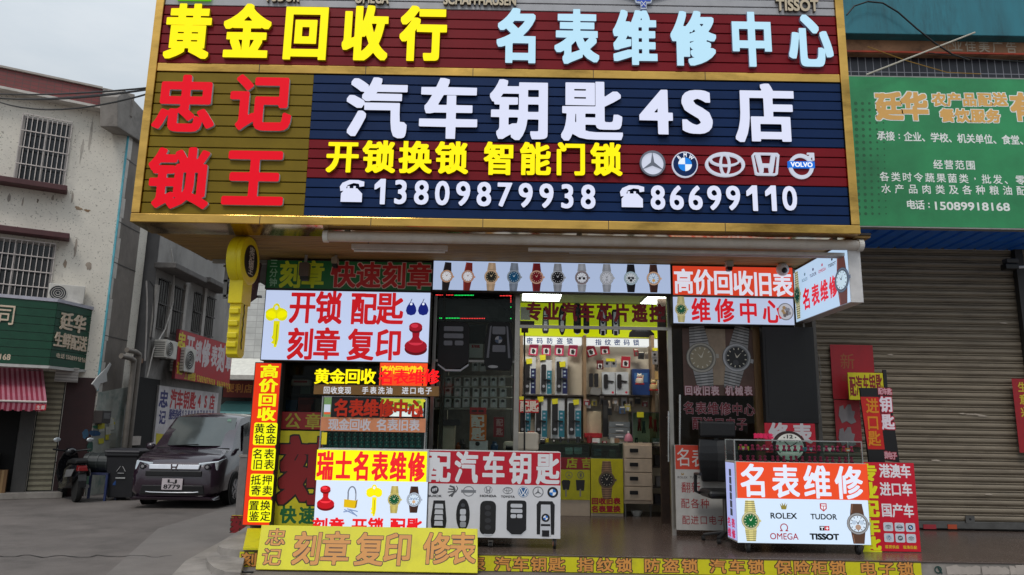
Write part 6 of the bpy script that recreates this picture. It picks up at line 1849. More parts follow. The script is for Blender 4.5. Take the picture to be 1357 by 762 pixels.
# leaning sign by the window
F = XY(-.08)
t = sign('standing_sign', 'standing sign with orange top and white lower half against the right window', 'sign', F, (895, 590, 966, 703), .03, mat((178, 176, 172), rough=.5), mat((150, 146, 140)), fw=.003)
a = Art(F); a.rect(895, 590, 934, 622, mat((196, 62, 40), rough=.5)); a.build('orange_top', t)
a = Art(F); a.row('名表', (906, 606), (926, 607), 26, 20, prt((206, 200, 196)), lv=2, bold=(.0, .0)); a.build('lettering', t)
RD2 = prt((150, 40, 44))
a = Art(F); a.row('翻新', (909, 646), (922, 646), 15, 13, RD2, bold=(.0, .0)); a.row('配各种', (908, 667), (934, 667.5), 14, 12, RD2, bold=(.0, .0)); a.row('配进口电子', (909, 689), (956, 689.5), 13, 11, RD2, bold=(.0, .0)); a.build('lettering', t)
a = Art(F); a.fit('ROLEX', 898, 631, 911, 634, prt((80, 70, 70)), bold=(.01, .01)); a.fit('TUDOR', 914, 631, 928, 634, prt((80, 70, 70)), bold=(.01, .01)); a.poly((904.5, 628), [(-1.5, 1.5), (-2, -1.5), (0, 0), (2, -1.5), (1.5, 1.5)], prt((150, 120, 60))); a.rect(919.5, 626, 922.5, 629.5, prt((170, 60, 60))); a.build('lettering', t)
# office chair
FCH = XY(-.42)
p0 = FCH.pt(955, 560)
cx_ = p0.x
ch = thing('office_chair', 'black high backed office chair in front of the right window', 'chair', (cx_, -.3, ZT))
LEA = mat((20, 20, 22), rough=.45, var=.2, scale=4, bump=.1)
def zc(py):
    return FCH.uv(955, py)[1]
def wpx(n):
    return n * FCH.loc(955, 600)[2]
b = MB(); b.box(cx_ - wpx(24), cx_ + wpx(25), -.26, -.16, zc(580), zc(558), LEA); b.build('headrest', ch, bev=.03)
b = MB(); b.box(cx_ - wpx(3), cx_ + wpx(3), -.2, -.17, zc(585), zc(576), BLACK); b.build('headrest_post', ch)
b = MB()
rings = []
for k_ in range(7):
    f = k_ / 6; z = zc(640) + (zc(582) - zc(640)) * f; wd = wpx(22 + 5 * math.sin(f * 2.6)); y = -.24 + .1 * (1 - f) * 0 - .05 * math.sin(f * 3.1)
    rings.append([(cx_ - wd, y, z), (cx_, y + .05, z), (cx_ + wd, y, z), (cx_ + wd * .95, y + .1, z), (cx_ - wd * .95, y + .1, z)])
b.loft(rings, LEA); b.build('backrest', ch, bev=.015)
b = MB(); zs_ = zc(650); b.box(cx_ - .27, cx_ + .27, -.75, -.24, zs_ - .08, zs_ + .02, LEA); b.build('seat', ch, bev=.04)
for s_ in (-1, 1):
    b = MB(); b.tube([(cx_ + s_ * .27, -.3, zs_ - .04), (cx_ + s_ * .33, -.32, zs_ - .02), (cx_ + s_ * .33, -.34, zs_ + .2), (cx_ + s_ * .33, -.6, zs_ + .21)], .022, BLACK); b.build('armrest', ch, smooth=True)
b = MB(); b.cyl((cx_, -.48, ZT + .1), (cx_, -.48, zs_ - .08), .03, DSTEEL); b.build('gas_column', ch, smooth=True)
for k_ in range(5):
    t_ = R(72 * k_ + 20); e = V((cx_ + .28 * math.cos(t_), -.48 + .28 * math.sin(t_), ZT + .07))
    b = MB(); b.beam((cx_, -.48, ZT + .12), e, .05, .03, BLACK); lg = b.build('base_leg', ch, bev=.006)
    b = MB(); b.cyl((e.x - .02, e.y, ZT + .03), (e.x + .02, e.y, ZT + .03), .03, RUBBER, n=12); b.build('castor', lg)
# black screen
F = XY(-.18)
t = thing('video_screen', 'tall switched off black LED screen hanging right of the window', 'screen', F.pt(1047, 562))
u0, v0, u1, v1 = F.rect(1012.5, 433, 1082, 561)
b = MB(); b.box(u0, u1, -.18, -.06, v0, v1, mat((24, 24, 26), rough=.6)); b.build('housing', t, bev=.012)
b = MB(); b.box(u0 + .04, u1 - .04, -.184, -.1805, v0 + .05, v1 - .04, mat((13, 13, 15), rough=.55)); b.build('display', t)
b = MB()
for dx in (.1, .6):
    b.box(u0 + dx, u0 + dx + .02, -.1, -.06, v1, v1 + .12, DSTEEL)
b.build('bracket', t)
t = None
cable('cable', 'loose grey cable dangling beside the black screen', [XY(-.1).pt(1085, 470), XY(-.1).pt(1088, 500), XY(-.1).pt(1084, 520), XY(-.1).pt(1087, 548), XY(-.1).pt(1082, 560)], .006, mat((110, 108, 104)))

# ================================================================== UNDER THE SOFFIT
Ya = -1.72
FA = XY(Ya)
t = thing('retractable_awning', 'rolled pale awning cassette along the front edge under the big sign', 'awning', FA.pt(780, 325))
p, q = FA.pt(432, 315.5), FA.pt(1139, 322.5)
zc_ = (p.z + q.z) / 2
b = MB(); b.cyl((p.x, Ya, zc_), (q.x, Ya, zc_), .062, mat((206, 198, 188), rough=.5, var=.12, dirt_or_reflection=((150, 130, 100), .6, 3)), n=18); b.build('roller', t, smooth=True)
for x in (p.x, q.x):
    b = MB(); b.cyl((x - .03, Ya, zc_), (x + .03, Ya, zc_), .075, mat((216, 214, 208), rough=.4), n=18); b.build('end_cap', t, bev=.006)
b = MB(); xa, xb = XY(Ya + .1).uv(700, 330)[0], XY(Ya + .1).uv(1130, 335)[0]
b.beam((xa, Ya + .12, zc_ - .09), (xb, Ya + .12, zc_ - .09), .06, .04, mat((190, 184, 176), rough=.4)); b.build('folding_arm', t, bev=.006)
b = MB(); b.beam((xa + .5, Ya + .24, zc_ - .08), (xb - .1, Ya + .18, zc_ - .1), .05, .035, mat((176, 170, 162), rough=.4)); b.build('folding_arm', t, bev=.006)
b = MB()
for x in (p.x + .25, xa + .6, q.x - .3):
    b.box(x - .03, x + .03, Ya - .03, Ya + .1, zc_ + .06, ZS - .002, DSTEEL)
b.build('bracket', t)
t = thing('tube_light', 'unlit white fluorescent tube batten below the awning cassette', 'lamp', XY(-1.35).pt(528, 332))
F = XY(-1.35); u0, v0, u1, v1 = F.rect(466, 324.5, 593, 335)
b = MB(); b.box(u0, u1, -1.38, -1.31, v0 + .035, v1, mat((214, 206, 200), rough=.4)); b.build('batten', t, bev=.006)
b = MB(); b.cyl((u0 + .03, -1.345, v0 + .02), (u1 - .03, -1.345, v0 + .02), .014, mat((228, 224, 218), rough=.3)); b.build('tube', t, smooth=True)
b = MB()
for x in (u0 + .2, u1 - .2):
    b.cyl((x, -1.345, v1), (x, -1.345, ZS), .006, DSTEEL, n=6)
b.build('hanger', t)
# giant hanging key
kroot = thing('key_sign', 'giant yellow key sign hanging under the left end of the big sign', 'sign', XY(-1.3).pt(320, 475))
YK = mat((226, 206, 16), rough=.4, var=.1, scale=3)
F = XY(-1.3)
pc = F.pt(322, 346)
rr = F.loc(322, 346)[3]
nv = V((.99, -.06, 0)).normalized()          # the round faces look towards the entrance
sd = V((nv.y, -nv.x, 0))
def kr(c, rx, rz, off, n=28):
    return [c + sd * (rx * math.cos(2 * math.pi * i / n)) + V((0, 0, rz * math.sin(2 * math.pi * i / n))) + nv * off for i in range(n)]
b = MB(); Rz = 32 * rr; Rx = 31 * rr
b.loft([kr(pc, Rx * .86, Rz * .86, -.1), kr(pc, Rx * .97, Rz * .97, -.085), kr(pc, Rx, Rz, -.06), kr(pc, Rx, Rz, .02), kr(pc, Rx * .97, Rz * .97, .03), kr(pc, Rx * .97, Rz * .97, .04), kr(pc, Rx, Rz, .05), kr(pc, Rx, Rz, .07), kr(pc, Rx * .97, Rz * .97, .09), kr(pc, Rx * .86, Rz * .86, .1)], YK); b.build('bow', kroot, smooth=True)
b = MB(); b.loft([kr(pc, Rx * .66, Rz * .66, .1), kr(pc, Rx * .66, Rz * .66, .104)], BLACK); b.build('oval_plate', kroot)
FKy = Face(pc, sd * -1 if sd.x < 0 else sd, (0, 0, 1))
if FKy.n.dot(nv) < 0:
    FKy = Face(pc, sd * -1, (0, 0, 1)) if FKy.r.dot(sd) > 0 else Face(pc, sd, (0, 0, 1))
a = Art(FKy, .106)
for ch_, dz in (('忠', .42), ('记', .14), ('锁', -.14), ('王', -.42)):
    a._emit(glyph(ch_, .02, .02, False, 40), lambda x, y, dz=dz: ((x - .5) * Rx * .55, dz * Rz + (y - .37) * Rz * .3), mat((196, 190, 170)), .107)
a.build('lettering', kroot)
b = MB(); b.lathe(pc + V((0, 0, Rz)), [(.03, -.02), (.03, .0)], YK, n=10)
b.tube([pc + V((0, 0, Rz)) + sd * .1 * math.cos(R(t_)) + V((0, 0, .12 * math.sin(R(t_)))) for t_ in range(0, 181, 20)], .028, YK); b.build('loop', kroot, smooth=True)
zq = lambda py: F.pt(318, py).z
b = MB()
W = 11 * rr
for ya_, yb_, wx, d_ in ((372, 404, W * 1.3, .085), (403.5, 466, W * 1.0, .07)):
    m_ = pc.copy(); m_.z = (zq(ya_) + zq(yb_)) / 2
    b.obox(m_, sd * wx, nv * d_, V((0, 0, (zq(ya_) - zq(yb_)) / 2)), YK)
m_ = pc.copy(); m_.z = zq(466)
b.loft([[m_ + sd * (W * x_) + nv * d_ + V((0, 0, z_)) for x_, z_ in ((-1, .02), (1, .02), (.95, -.04), (.5, -.075), (-.5, -.075), (-.95, -.04))] for d_ in (-.07, .07)], YK)
b.build('blade', kroot, bev=.008)
for py in (414, 430, 446, 458):
    b = MB(); m_ = pc + sd * (W + .005); m_.z = zq(py)
    b.obox(m_, sd * .03, nv * .06, V((0, 0, .035)), YK); b.build('tooth', kroot, bev=.012)
zb0, zb1 = zq(400), zq(474)
b = MB(); b.tube([pc + nv * .073 + V((0, 0, zb0 - pc.z - i * (zb0 - zb1 - .1) / 8)) + sd * (.02 * (i % 2)) for i in range(9)], .008, BLACK, n=6); b.build('groove_line', kroot)
b = MB(); b.box(pc.x - .02, pc.x + .02, pc.y - .02, pc.y + .02, pc.z + Rz + .08, ZS, DSTEEL); b.build('hanger', kroot)
# dark lattice frame and hidden sign behind the key
t = thing('framed_sign', 'dark maroon sign on a grey steel frame behind the giant key', 'sign', XY(-.4).pt(325, 420))
F = XY(-.4)
b = MB()
for px in (297, 316):
    p, q = F.pt(px, 395), F.pt(px, 345); b.box(p.x - .025, p.x + .025, -.4, -.35, p.z, ZS, DSTEEL)
for py in (352, 372, 392):
    p, q = F.pt(296, py), F.pt(346, py); b.box(p.x, q.x, -.4, -.36, p.z - .015, p.z + .015, DSTEEL)
b.build('frame', t)
a = Art(F); a.poly((335, 385), [(-13, -36), (9, -36), (6, 10), (-2, 16), (-13, 8)], mat((62, 30, 36), rough=.6), 2, thick=.05); a.row('刻章', (334, 362), (333, 380), 13, 13, prt((120, 70, 74)), lv=4, bold=(.0, .0), lift=.05); a.build('panel', t)
# cameras and sensors
def bullet(px, py, Y, label, c, s=1.0, w_=12, h_=22):
    F = XY(Y)
    t = thing('security_camera', label, 'camera', F.pt(px, py + h_ / 2))
    a = Art(F); a.rrect(px - w_ / 2, py - h_ / 2 + 4, px + w_ / 2, py + h_ / 2 - 5, 2, mat(c, rough=.4), thick=.09); a.build('body', t)
    a = Art(F); a.rrect(px - w_ / 2 + 1, py + h_ / 2 - 8, px + w_ / 2 - 1, py + h_ / 2, 2, BLACK, thick=.08); a.build('lens', t)
    p = F.pt(px, py - h_ / 2 + 5)
    b = MB(); b.cyl(p, V((p.x, p.y, ZS)), .02, mat((150, 146, 140)), n=8); b.build('mount', t)
bullet(405, 359, -.42, 'dark capsule camera hanging in front of the green header sign', (86, 70, 62), w_=13, h_=27)
bullet(445, 347, -.42, 'beige sensor hanging between the green header letters', (150, 138, 120), w_=8, h_=18)
bullet(965, 351, -.42, 'beige sensor hanging in front of the orange light box', (170, 164, 150), w_=9, h_=18)
F = XY(-.4); u, v, su, sv = F.loc(1037, 357)
t = thing('security_camera', 'white dome camera hanging before the right end of the orange light box', 'camera', F.P(u, v - .12))
b = MB(); b.ell((u, -.4, v), .085, .085, .09, mat((214, 214, 210), rough=.3), n=16, k=10); b.build('dome', t, smooth=True)
b = MB(); b.ell((u, -.45, v - .02), .045, .045, .045, BLACK); b.build('lens', t, smooth=True)
b = MB(); b.cyl((u, -.4, v + .06), (u, -.4, ZS), .03, mat((206, 204, 200)), n=10); b.build('mount', t)
cable('cable', 'pale conduit along the top edge of the orange light box', [XY(-.3).pt(968, 347), XY(-.3).pt(1000, 348.5), XY(-.3).pt(1036, 350)], .012, mat((190, 190, 196)))
F = XY(.7); u, v, su, sv = F.loc(1338, 354)
t = thing('security_camera', 'small dark camera on a white arm at the top of the shutter', 'camera', F.P(u, v))
b = MB(); b.cyl((u + .12, .7, v), (u + .4, .7, v + .02), .02, mat((200, 200, 204)), n=8); b.build('arm', t)
b = MB(); b.obox((u, .7, v), (.1, 0, 0), (0, .07, 0), (0, 0, .045), BLACK); b.build('body', t, bev=.015)
b = MB(); b.obox((u + .02, .7, v + .09), (.09, 0, 0), (0, .06, 0), (0, 0, .035), mat((60, 60, 60))); b.build('lamp_head', t, bev=.01)

# scratches, lock and clutter that break up clean surfaces
a = Art(XY(YN - .03))
for x, y, w_ in ((1290, 549, 26), (1302, 551, 14), (1275, 548, 10), (1330, 428, 12), (1180, 470, 9), (1240, 610, 14), (1310, 655, 12)):
    a.poly((x, y), [(-w_ / 2, -.4), (w_ * .1, -1), (w_ / 2, .2), (w_ * .2, .9), (-w_ * .3, .6)], mat((176, 164, 150), rough=.7), 1)
tag(a.build('scratch_marks', None), 'pale scratches and paper remains across the roller shutter', 'marks', kind='stuff')
t = thing('shutter_lock', 'small steel lock plate low on the roller shutter', 'lock', XY(YN - .03).pt(1285, 688))
a = Art(XY(YN - .03)); a.rrect(1279, 683, 1291, 693, 1.5, DSTEEL, thick=.012); a.build('plate', t)
a = Art(XY(YN - .03), .012); a.ell(1285, 688, 1.6, 1.6, BLACK, thick=.003, n=10); a.build('keyhole', t)
rs = random.Random(5)
for i in range(16):
    x = 700 + i * 11.2 + rs.uniform(-3, 3); F = XY(2.15 + rs.uniform(0, .15)); u, v, su, sv = F.loc(x, 585)
    zt_ = Fc.uv(760, 588)[1] + .014
    w_, h_ = rs.uniform(.03, .09), rs.uniform(.03, .12)
    c = rs.choice([(206, 200, 190), (60, 60, 64), (150, 40, 44), (40, 70, 110), (200, 180, 60), (120, 116, 110), (30, 32, 34)])
    kind_ = rs.choice(['tin', 'small_box', 'tool_tray'])
    b = MB()
    if kind_ == 'tin':
        b.lathe((u, F.o.y, zt_), [(0, 0), (w_ / 2, 0), (w_ / 2, h_), (w_ * .4, h_ + .008), (0, h_ + .008)], mat(c, rough=.4), n=12)
    elif kind_ == 'small_box':
        b.box(u - w_ / 2, u + w_ / 2, F.o.y, F.o.y + .08, zt_, zt_ + h_, mat(c, rough=.5)); b.box(u - w_ * .3, u + w_ * .3, F.o.y - .002, F.o.y - .0005, zt_ + h_ * .3, zt_ + h_ * .7, mat((220, 216, 206)))
    else:
        b.box(u - w_, u + w_, F.o.y, F.o.y + .12, zt_, zt_ + .012, mat(c, rough=.5)); b.box(u - w_ * .7, u + w_ * .6, F.o.y + .03, F.o.y + .07, zt_ + .013, zt_ + .035, mat((140, 138, 132), metal=.6, rough=.35))
    tag(b.build(kind_), 'small odds and ends lying along the tops of the glass counters', {'tin': 'tin', 'small_box': 'box', 'tool_tray': 'tray'}[kind_], 'odds and ends on the counters')
for i in range(9):
    x = 452 + i * 12.5; F = XY(.82); u, v, su, sv = F.loc(x, 522 if i % 2 else 497)
    c = [(70, 60, 56), (110, 100, 90), (60, 66, 70), (120, 50, 44)][i % 4]
    b = MB(); h_ = .1 + .05 * (i % 3); b.box(u - .06, u + .06, .83, .95, v, v + h_, mat(c, rough=.5)); b.box(u - .04, u + .04, .826, .829, v + h_ * .25, v + h_ * .6, mat((170, 160, 150)))
    tag(b.build('stock_box'), 'dim stock box on the goods shelf behind the neon lettering', 'box', 'stock boxes behind the neon lettering')

# ================================================================== LEFT SIDE: WHITE BUILDING
C0 = V((-8.95, 6.0, 0))
AV = V((.869, .495, 0)).normalized()
FWL = Face(C0, AV)
FAL = Face(C0, (0, 1, 0))
wb = thing('tiled_building', 'white speckled tile building with grilled windows and red tiled cornice', 'building', C0)
WT = mat((230, 223, 210), rough=.55, var=.07, scale=2, dirt_or_reflection=((96, 82, 68), .9, 24))
for _n in WT.node_tree.nodes:
    if _n.bl_idname == 'ShaderNodeValToRGB' and _n.color_ramp.elements[0].position > .45:
        _n.color_ramp.elements[0].position = .585; _n.color_ramp.elements[1].position = .64
ztop = FWL.uv(60, 118)[1]
b = MB()
P1 = C0 - AV * 10
prism(b, [(C0.x, C0.y), (C0.x, C0.y + 1.36), (C0.x - 4, C0.y + 1.4), (P1.x - 4, P1.y + 5), (P1.x, P1.y)], 0, ztop, WT)
b.build('wall', wb)
u1 = FAL.uv(155, 565)[0]
b = MB(); zs1 = FAL.uv(160, 128)[1]
q = [FAL.P(0, 0, .006), FAL.P(u1, 0, .006), FAL.P(u1, FAL.uv(186, 152)[1], .006), FAL.P(.05, zs1, .006)]
b.hexa([p - FAL.n * .05 for p in q] + q, mat((128, 120, 113), rough=.9, var=.2, scale=1.5, bump=.3, dirt_or_reflection=((84, 78, 74), .6, 1.3), stretch=(1, 1, .5))); b.build('side_wall', wb)
b = MB()
for i in range(14):                         # ragged strip of white render and blue paint along the corner
    z = 1.9 + i * .47
    b.box(C0.x + .002, C0.x + .012, C0.y + .0, C0.y + .06 + random.uniform(.02, .12), z, z + .462, mat((206, 200, 192), rough=.8))
b.build('render_edge', wb)
b = MB(); b.box(C0.x - .02, C0.x + .02, C0.y - .03, C0.y - .002, 2.2, zs1 - .5, mat((90, 170, 186), rough=.6, var=.2)); b.build('blue_edge', wb)
b = MB()
for py in (206, 296, 352, 450):
    u_, v_ = FAL.uv(160, py); b.box(C0.x + .007, C0.x + .014, C0.y, C0.y + u1, v_, v_ + .02, mat((70, 66, 62)))
b.build('joint_line', wb)
RTILE = grid_mat((132, 66, 64), (96, 70, 66), .2, .09, rough=.5, axes='DZ', mortar=.008)
b = MB(); uA = FWL.uv(135, 130)[0]; v0, v1 = FWL.uv(66, 133)[1], FWL.uv(66, 109)[1]
FWL.slab(b, -10, v0, uA, v1, RTILE, back=.1, front=.22); b.build('tiled_cornice', wb)
b = MB(); FWL.slab(b, -10, v0 - .06, uA, v0 - .004, mat((206, 200, 192), rough=.7), back=0, front=.3); FWL.slab(b, -10, v1 + .004, uA, v1 + .05, mat((176, 168, 160), rough=.8), back=.1, front=.27); b.build('cornice_ledge', wb)
b = MB(); q = [FAL.pt(x, y, .0) for x, y in ((150, 168), (188, 192), (190, 152), (160, 119), (150, 128))]
b.loft([[p + FAL.n * o_ for p in q] for o_ in (-.3, .1)], CONC)
FWL.slab(b, uA + .004, v0 - .1, .02, v1 + .04, CONC, back=.1, front=.26); b.build('cornice_end', wb, bev=.02)
IRON = mat((206, 196, 190), rough=.5, var=.15)
def grille_window(F, box, root, nv, nh, pane_c=(28, 30, 32), d=.12):
    u0, v0, u1, v1 = F.rect(*box)
    b = MB()
    for q in ((u0, v0, u1, v0 + .05), (u0, v1 - .05, u1, v1), (u0, v0 + .05, u0 + .05, v1 - .05), (u1 - .05, v0 + .05, u1, v1 - .05), ((u0 + u1) / 2 - .025, v0 + .05, (u0 + u1) / 2 + .025, v1 - .05)):
        F.slab(b, *q, mat((150, 144, 140), rough=.5), back=.02, front=.03)
    w_ = b.build('window', root)
    b = MB(); F.slab(b, u0 + .05, v0 + .05, u1 - .05, v1 - .05, mat(pane_c, rough=.12, var=.3, scale=2), back=.01, front=.008); b.build('pane', w_)
    b = MB()
    for i in range(nv + 1):
        u = u0 + (u1 - u0) * i / nv; F.slab(b, u - .008, v0, u + .008, v1, IRON, back=-d, front=d + .016)
    for j in range(nh + 1):
        v = v0 + (v1 - v0) * j / nh; F.slab(b, u0, v - .01, u1, v + .01, IRON, back=-d - .017, front=d + .034)
    for u in (u0, u1):
        for v in (v0 + .02, v1 - .02):
            F.slab(b, u - .008, v - .008, u + .008, v + .008, IRON, back=0, front=d)
    b.build('grille', w_)
grille_window(FWL, (24, 158, 91, 246), wb, 10, 4)
grille_window(FWL, (-40, 318, 70, 399), wb, 14, 4)
LEDGE = mat((84, 48, 50), rough=.6, var=.15)
for y, x1 in ((249, 90), (312, 93)):
    b = MB(); u1_ = FWL.uv(x1, y)[0]; v_ = FWL.uv(50, y)[1]; FWL.slab(b, -10, v_ - .06, u1_, v_ + .06, LEDGE, back=0, front=.34); b.build('window_ledge', wb, bev=.01)
# ground floor
b = MB(); u0, v0, u1, v1 = FWL.rect(45, 492, 79, 652); FWL.slab(b, u0, .12, u1, v1, mat((40, 40, 40)), back=.02, front=.004)
n = 22; hgt = (v1 - .14) / n
for i in range(n):
    FWL.slab(b, u0 + .02, .14 + i * hgt, u1 - .02, .14 + (i + .55) * hgt, mat((160, 152, 128), rough=.5, var=.15), back=-.005, front=.035)
    FWL.slab(b, u0 + .02, .14 + (i + .55) * hgt + .002, u1 - .02, .14 + (i + 1) * hgt - .004, mat((128, 120, 100), rough=.5), back=-.005, front=.015)
b.build('roller_shutter', wb)
b = MB(); q0 = FWL.uv(102, 560)[0]; FWL.slab(b, u1 + .01, 0, -.02, v1 - .1, mat((58, 32, 32), rough=.6, var=.2), back=0, front=.02); b.build('wall_panel', wb)
b = MB(); FWL.slab(b, -10, .02, u0 - .27, v1, mat((16, 15, 15), rough=.8, var=.4), back=0, front=.008); b.build('opening_shade', wb)  # flat dark slab, the shade inside the shop painted as colour
b = MB(); FWL.slab(b, u0 - .26, 0, u0 - .01, v1, mat((74, 72, 70), rough=.6), back=0, front=.16); b.build('door_jamb', wb, bev=.006)
b = MB(); FWL.slab(b, u0 - .5, 0, u1 + .2, .12, CONC, back=-.045, front=.4); b.build('door_step', wb, bev=.01)
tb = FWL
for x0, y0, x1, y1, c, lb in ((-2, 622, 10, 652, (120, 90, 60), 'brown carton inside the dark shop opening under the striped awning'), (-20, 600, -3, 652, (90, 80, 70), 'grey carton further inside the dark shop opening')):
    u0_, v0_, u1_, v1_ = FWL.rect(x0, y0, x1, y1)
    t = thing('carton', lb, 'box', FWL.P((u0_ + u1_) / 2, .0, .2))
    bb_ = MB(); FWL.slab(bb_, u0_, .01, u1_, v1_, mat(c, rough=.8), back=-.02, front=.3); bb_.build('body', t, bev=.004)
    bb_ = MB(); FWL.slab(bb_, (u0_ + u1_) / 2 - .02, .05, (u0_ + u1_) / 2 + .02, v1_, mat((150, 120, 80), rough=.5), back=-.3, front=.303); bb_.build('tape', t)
# air conditioner, green shop sign with its return face
FG = Face(C0 + FWL.n * .78, AV)
uK, _ = FG.uv(71, 440); zg0, zg1 = FG.uv(36, 483)[1], FG.uv(36, 397)[1]
K0 = FG.P(uK, 0)
FG2 = Face(K0, (.166, 1, 0))
uL = FG2.uv(121, 450)[0]
GRN = mat((14, 72, 50), rough=.45, var=.15)
sg = thing('shop_sign', 'dark green slatted shop sign wrapping the corner of the white tiled building', 'sign', FG.P(uK - 1, zg0))
for F, a_, b_, nm in ((FG, -8, uK - .004, 'front_panel'), (FG2, .004, uL, 'return_panel')):
    b = MB(); n = 8
    for i in range(n):
        v_ = zg0 + (zg1 - zg0) * i / n; F.slab(b, a_, v_ + .006, b_, v_ + (zg1 - zg0) / n - .006, GRN, back=.03, front=0)
    F.slab(b, a_, zg0, b_, zg1, mat((120, 130, 122)), back=.06, front=-.032); b.build(nm, sg)
    b = MB(); F.slab(b, a_, zg1 + .003, b_ + .003, zg1 + .07, mat((186, 184, 196), rough=.5), back=.3, front=.02); F.slab(b, a_, zg0 - .06, b_ + .003, zg0 - .003, mat((196, 194, 190), rough=.5), back=.1, front=.02); b.build('edge_trim', sg)
PINK = mat((222, 200, 176), rough=.5)
a = Art(FG); a.char('司', 9, 417, 30, 26, PINK, bold=(.0, .0), outline=None, thick=.02); a.fit('168', 0, 469, 14, 477, PINK, bold=(.02, .02)); a.build('lettering', sg)
a = Art(FG2); a.row('廷华', (88, 426), (105, 430), 25, 17, PINK, bold=(.03, .02), thick=.02); a.row('生鲜配送', (77, 450), (109, 456), 21, 11, PINK, bold=(.03, .02), thick=.02); a.build('lettering', sg)
a = Art(FG2); a.row('电话15089918168'.replace('15089918168', ''), (77, 471), (83, 472), 7, 6, PINK, bold=(.02, .02), res=36); a.row('15089918168', (88, 473), (114, 478), 8, 5, PINK, bold=(.02, .02), res=36); a.build('lettering', sg)
def ac_unit(F, box, depth, label, grp=None, fan=True):
    u0, v0, u1, v1 = F.rect(*box)
    t = thing('air_conditioner', label, 'air conditioner', F.P((u0 + u1) / 2, v0, depth / 2), grp)
    W_ = mat((206, 202, 194), rough=.5, var=.08, dirt_or_reflection=((120, 112, 104), .4, 4))
    b = MB(); F.slab(b, u0, v0, u1, v1, W_, back=-.06, front=depth); b.build('housing', t, bev=.012)
    b = MB(); r = min(u1 - u0, v1 - v0) * .4; c = F.P(u0 + r * 1.15, (v0 + v1) / 2, depth); b.cyl(c, c + F.n * .006, r, mat((46, 48, 52)), n=24); fn = b.build('fan', t)
    b = MB()
    for i in range(1, 5):
        k = 20; rr_ = r * i / 4
        pts = [c + F.n * .012 + F.r * rr_ * math.cos(2 * math.pi * j / k) + F.u * rr_ * math.sin(2 * math.pi * j / k) for j in range(k + 1)]
        b.tube(pts, .006, W_, n=4)
    b.build('fan_guard', fn)
    b = MB()
    for i in range(7):
        z = v0 + (v1 - v0) * (.12 + .12 * i)
        e = F.P(u0, z, depth * .5); b.obox(e - F.r * .004, F.r * .004, F.n * depth * .42, F.u * .012, mat((120, 118, 114)))
    b.build('side_vent', t)
    b = MB()
    for u in (u0 + .1, u1 - .1):
        F.slab(b, u - .015, v0 - .03, u + .015, v0 - .003, DSTEEL, back=0, front=depth * .95)
    b.build('bracket', t)
ac_unit(FWL, (64, 380, 112, 404), .3, 'white air conditioner half hidden above the green corner sign')
# louvre box
FV2 = Face(C0 + FWL.n * .25, AV)
u0, v0, u1, v1 = FV2.rect(73, 487, 104, 506)
t = thing('louvre_box', 'white louvred box below the green corner sign', 'vent', FV2.P((u0 + u1) / 2, v0))
b = MB(); FV2.slab(b, u0, v0, u1, v1, mat((196, 190, 184), rough=.5), back=.22); b.build('box', t)
b = MB()
for i in range(5):
    z = v0 + (v1 - v0) * (i + .5) / 5; FV2.slab(b, u0 + .01, z - .012, u1 - .01, z + .012, mat((150, 144, 140)), back=-.003, front=.02)
b.build('louvre', t)
# striped awning
t = thing('striped_awning', 'crimson and pale striped fabric awning over the dark shop opening', 'awning', FWL.P(-1.2, 2.4))
FA1, FA2 = Face(C0 + FWL.n * .1, AV), Face(C0 + FWL.n * 1.0, AV)
ua1 = FA1.uv(57, 489)[0]; va = FA1.uv(30, 488)[1]; ua2 = FA2.uv(62, 533)[0]; vb = FA2.uv(30, 532)[1]
S1, S2 = mat((128, 26, 52), rough=.75, var=.12), mat((166, 104, 118), rough=.75, var=.12)
b = MB(); n = 92
for i in range(n):
    p0_, p1_ = (i / n), ((i + 1) / n)
    A_, B_ = FA1.P(ua1 - 4 * p0_, va), FA1.P(ua1 - 4 * p1_, va)
    C_, D_ = FA2.P(ua2 - 4 * p1_, vb), FA2.P(ua2 - 4 * p0_, vb)
    m_ = S1 if i % 2 else S2
    b.add([A_, B_, C_, D_], [(0, 1, 2, 3)], m_)
    dz = V((0, 0, -.16 - .03 * math.sin((i % 4) / 4 * math.pi)))
    b.add([D_, C_, C_ + dz, D_ + dz], [(0, 1, 2, 3)], m_)
b.add([FA1.P(ua1, va), FA2.P(ua2, vb), FA2.P(ua2, vb) + V((0, 0, -.16)), FA1.P(ua1, vb - .16)], [(0, 1, 2, 3)], S1)
b.build('fabric', t)
b = MB(); b.tube([FA2.P(ua2, vb), FA2.P(ua2 - 4, vb)], .02, IRON, n=6); b.tube([FA1.P(ua1 - .05, vb), FA2.P(ua2 - .05, vb - .02)], .015, IRON, n=6); b.build('frame', t)
a = Art(FA2, .01); a.rect(47, 536, 61, 543.5, mat((206, 60, 70), rough=.6), thick=.004); a.row('生鲜', (51, 540), (57, 540), 6, 5, mat((226, 200, 200)), lv=4, bold=(.03, .03), res=36); a.build('label_patch', t)
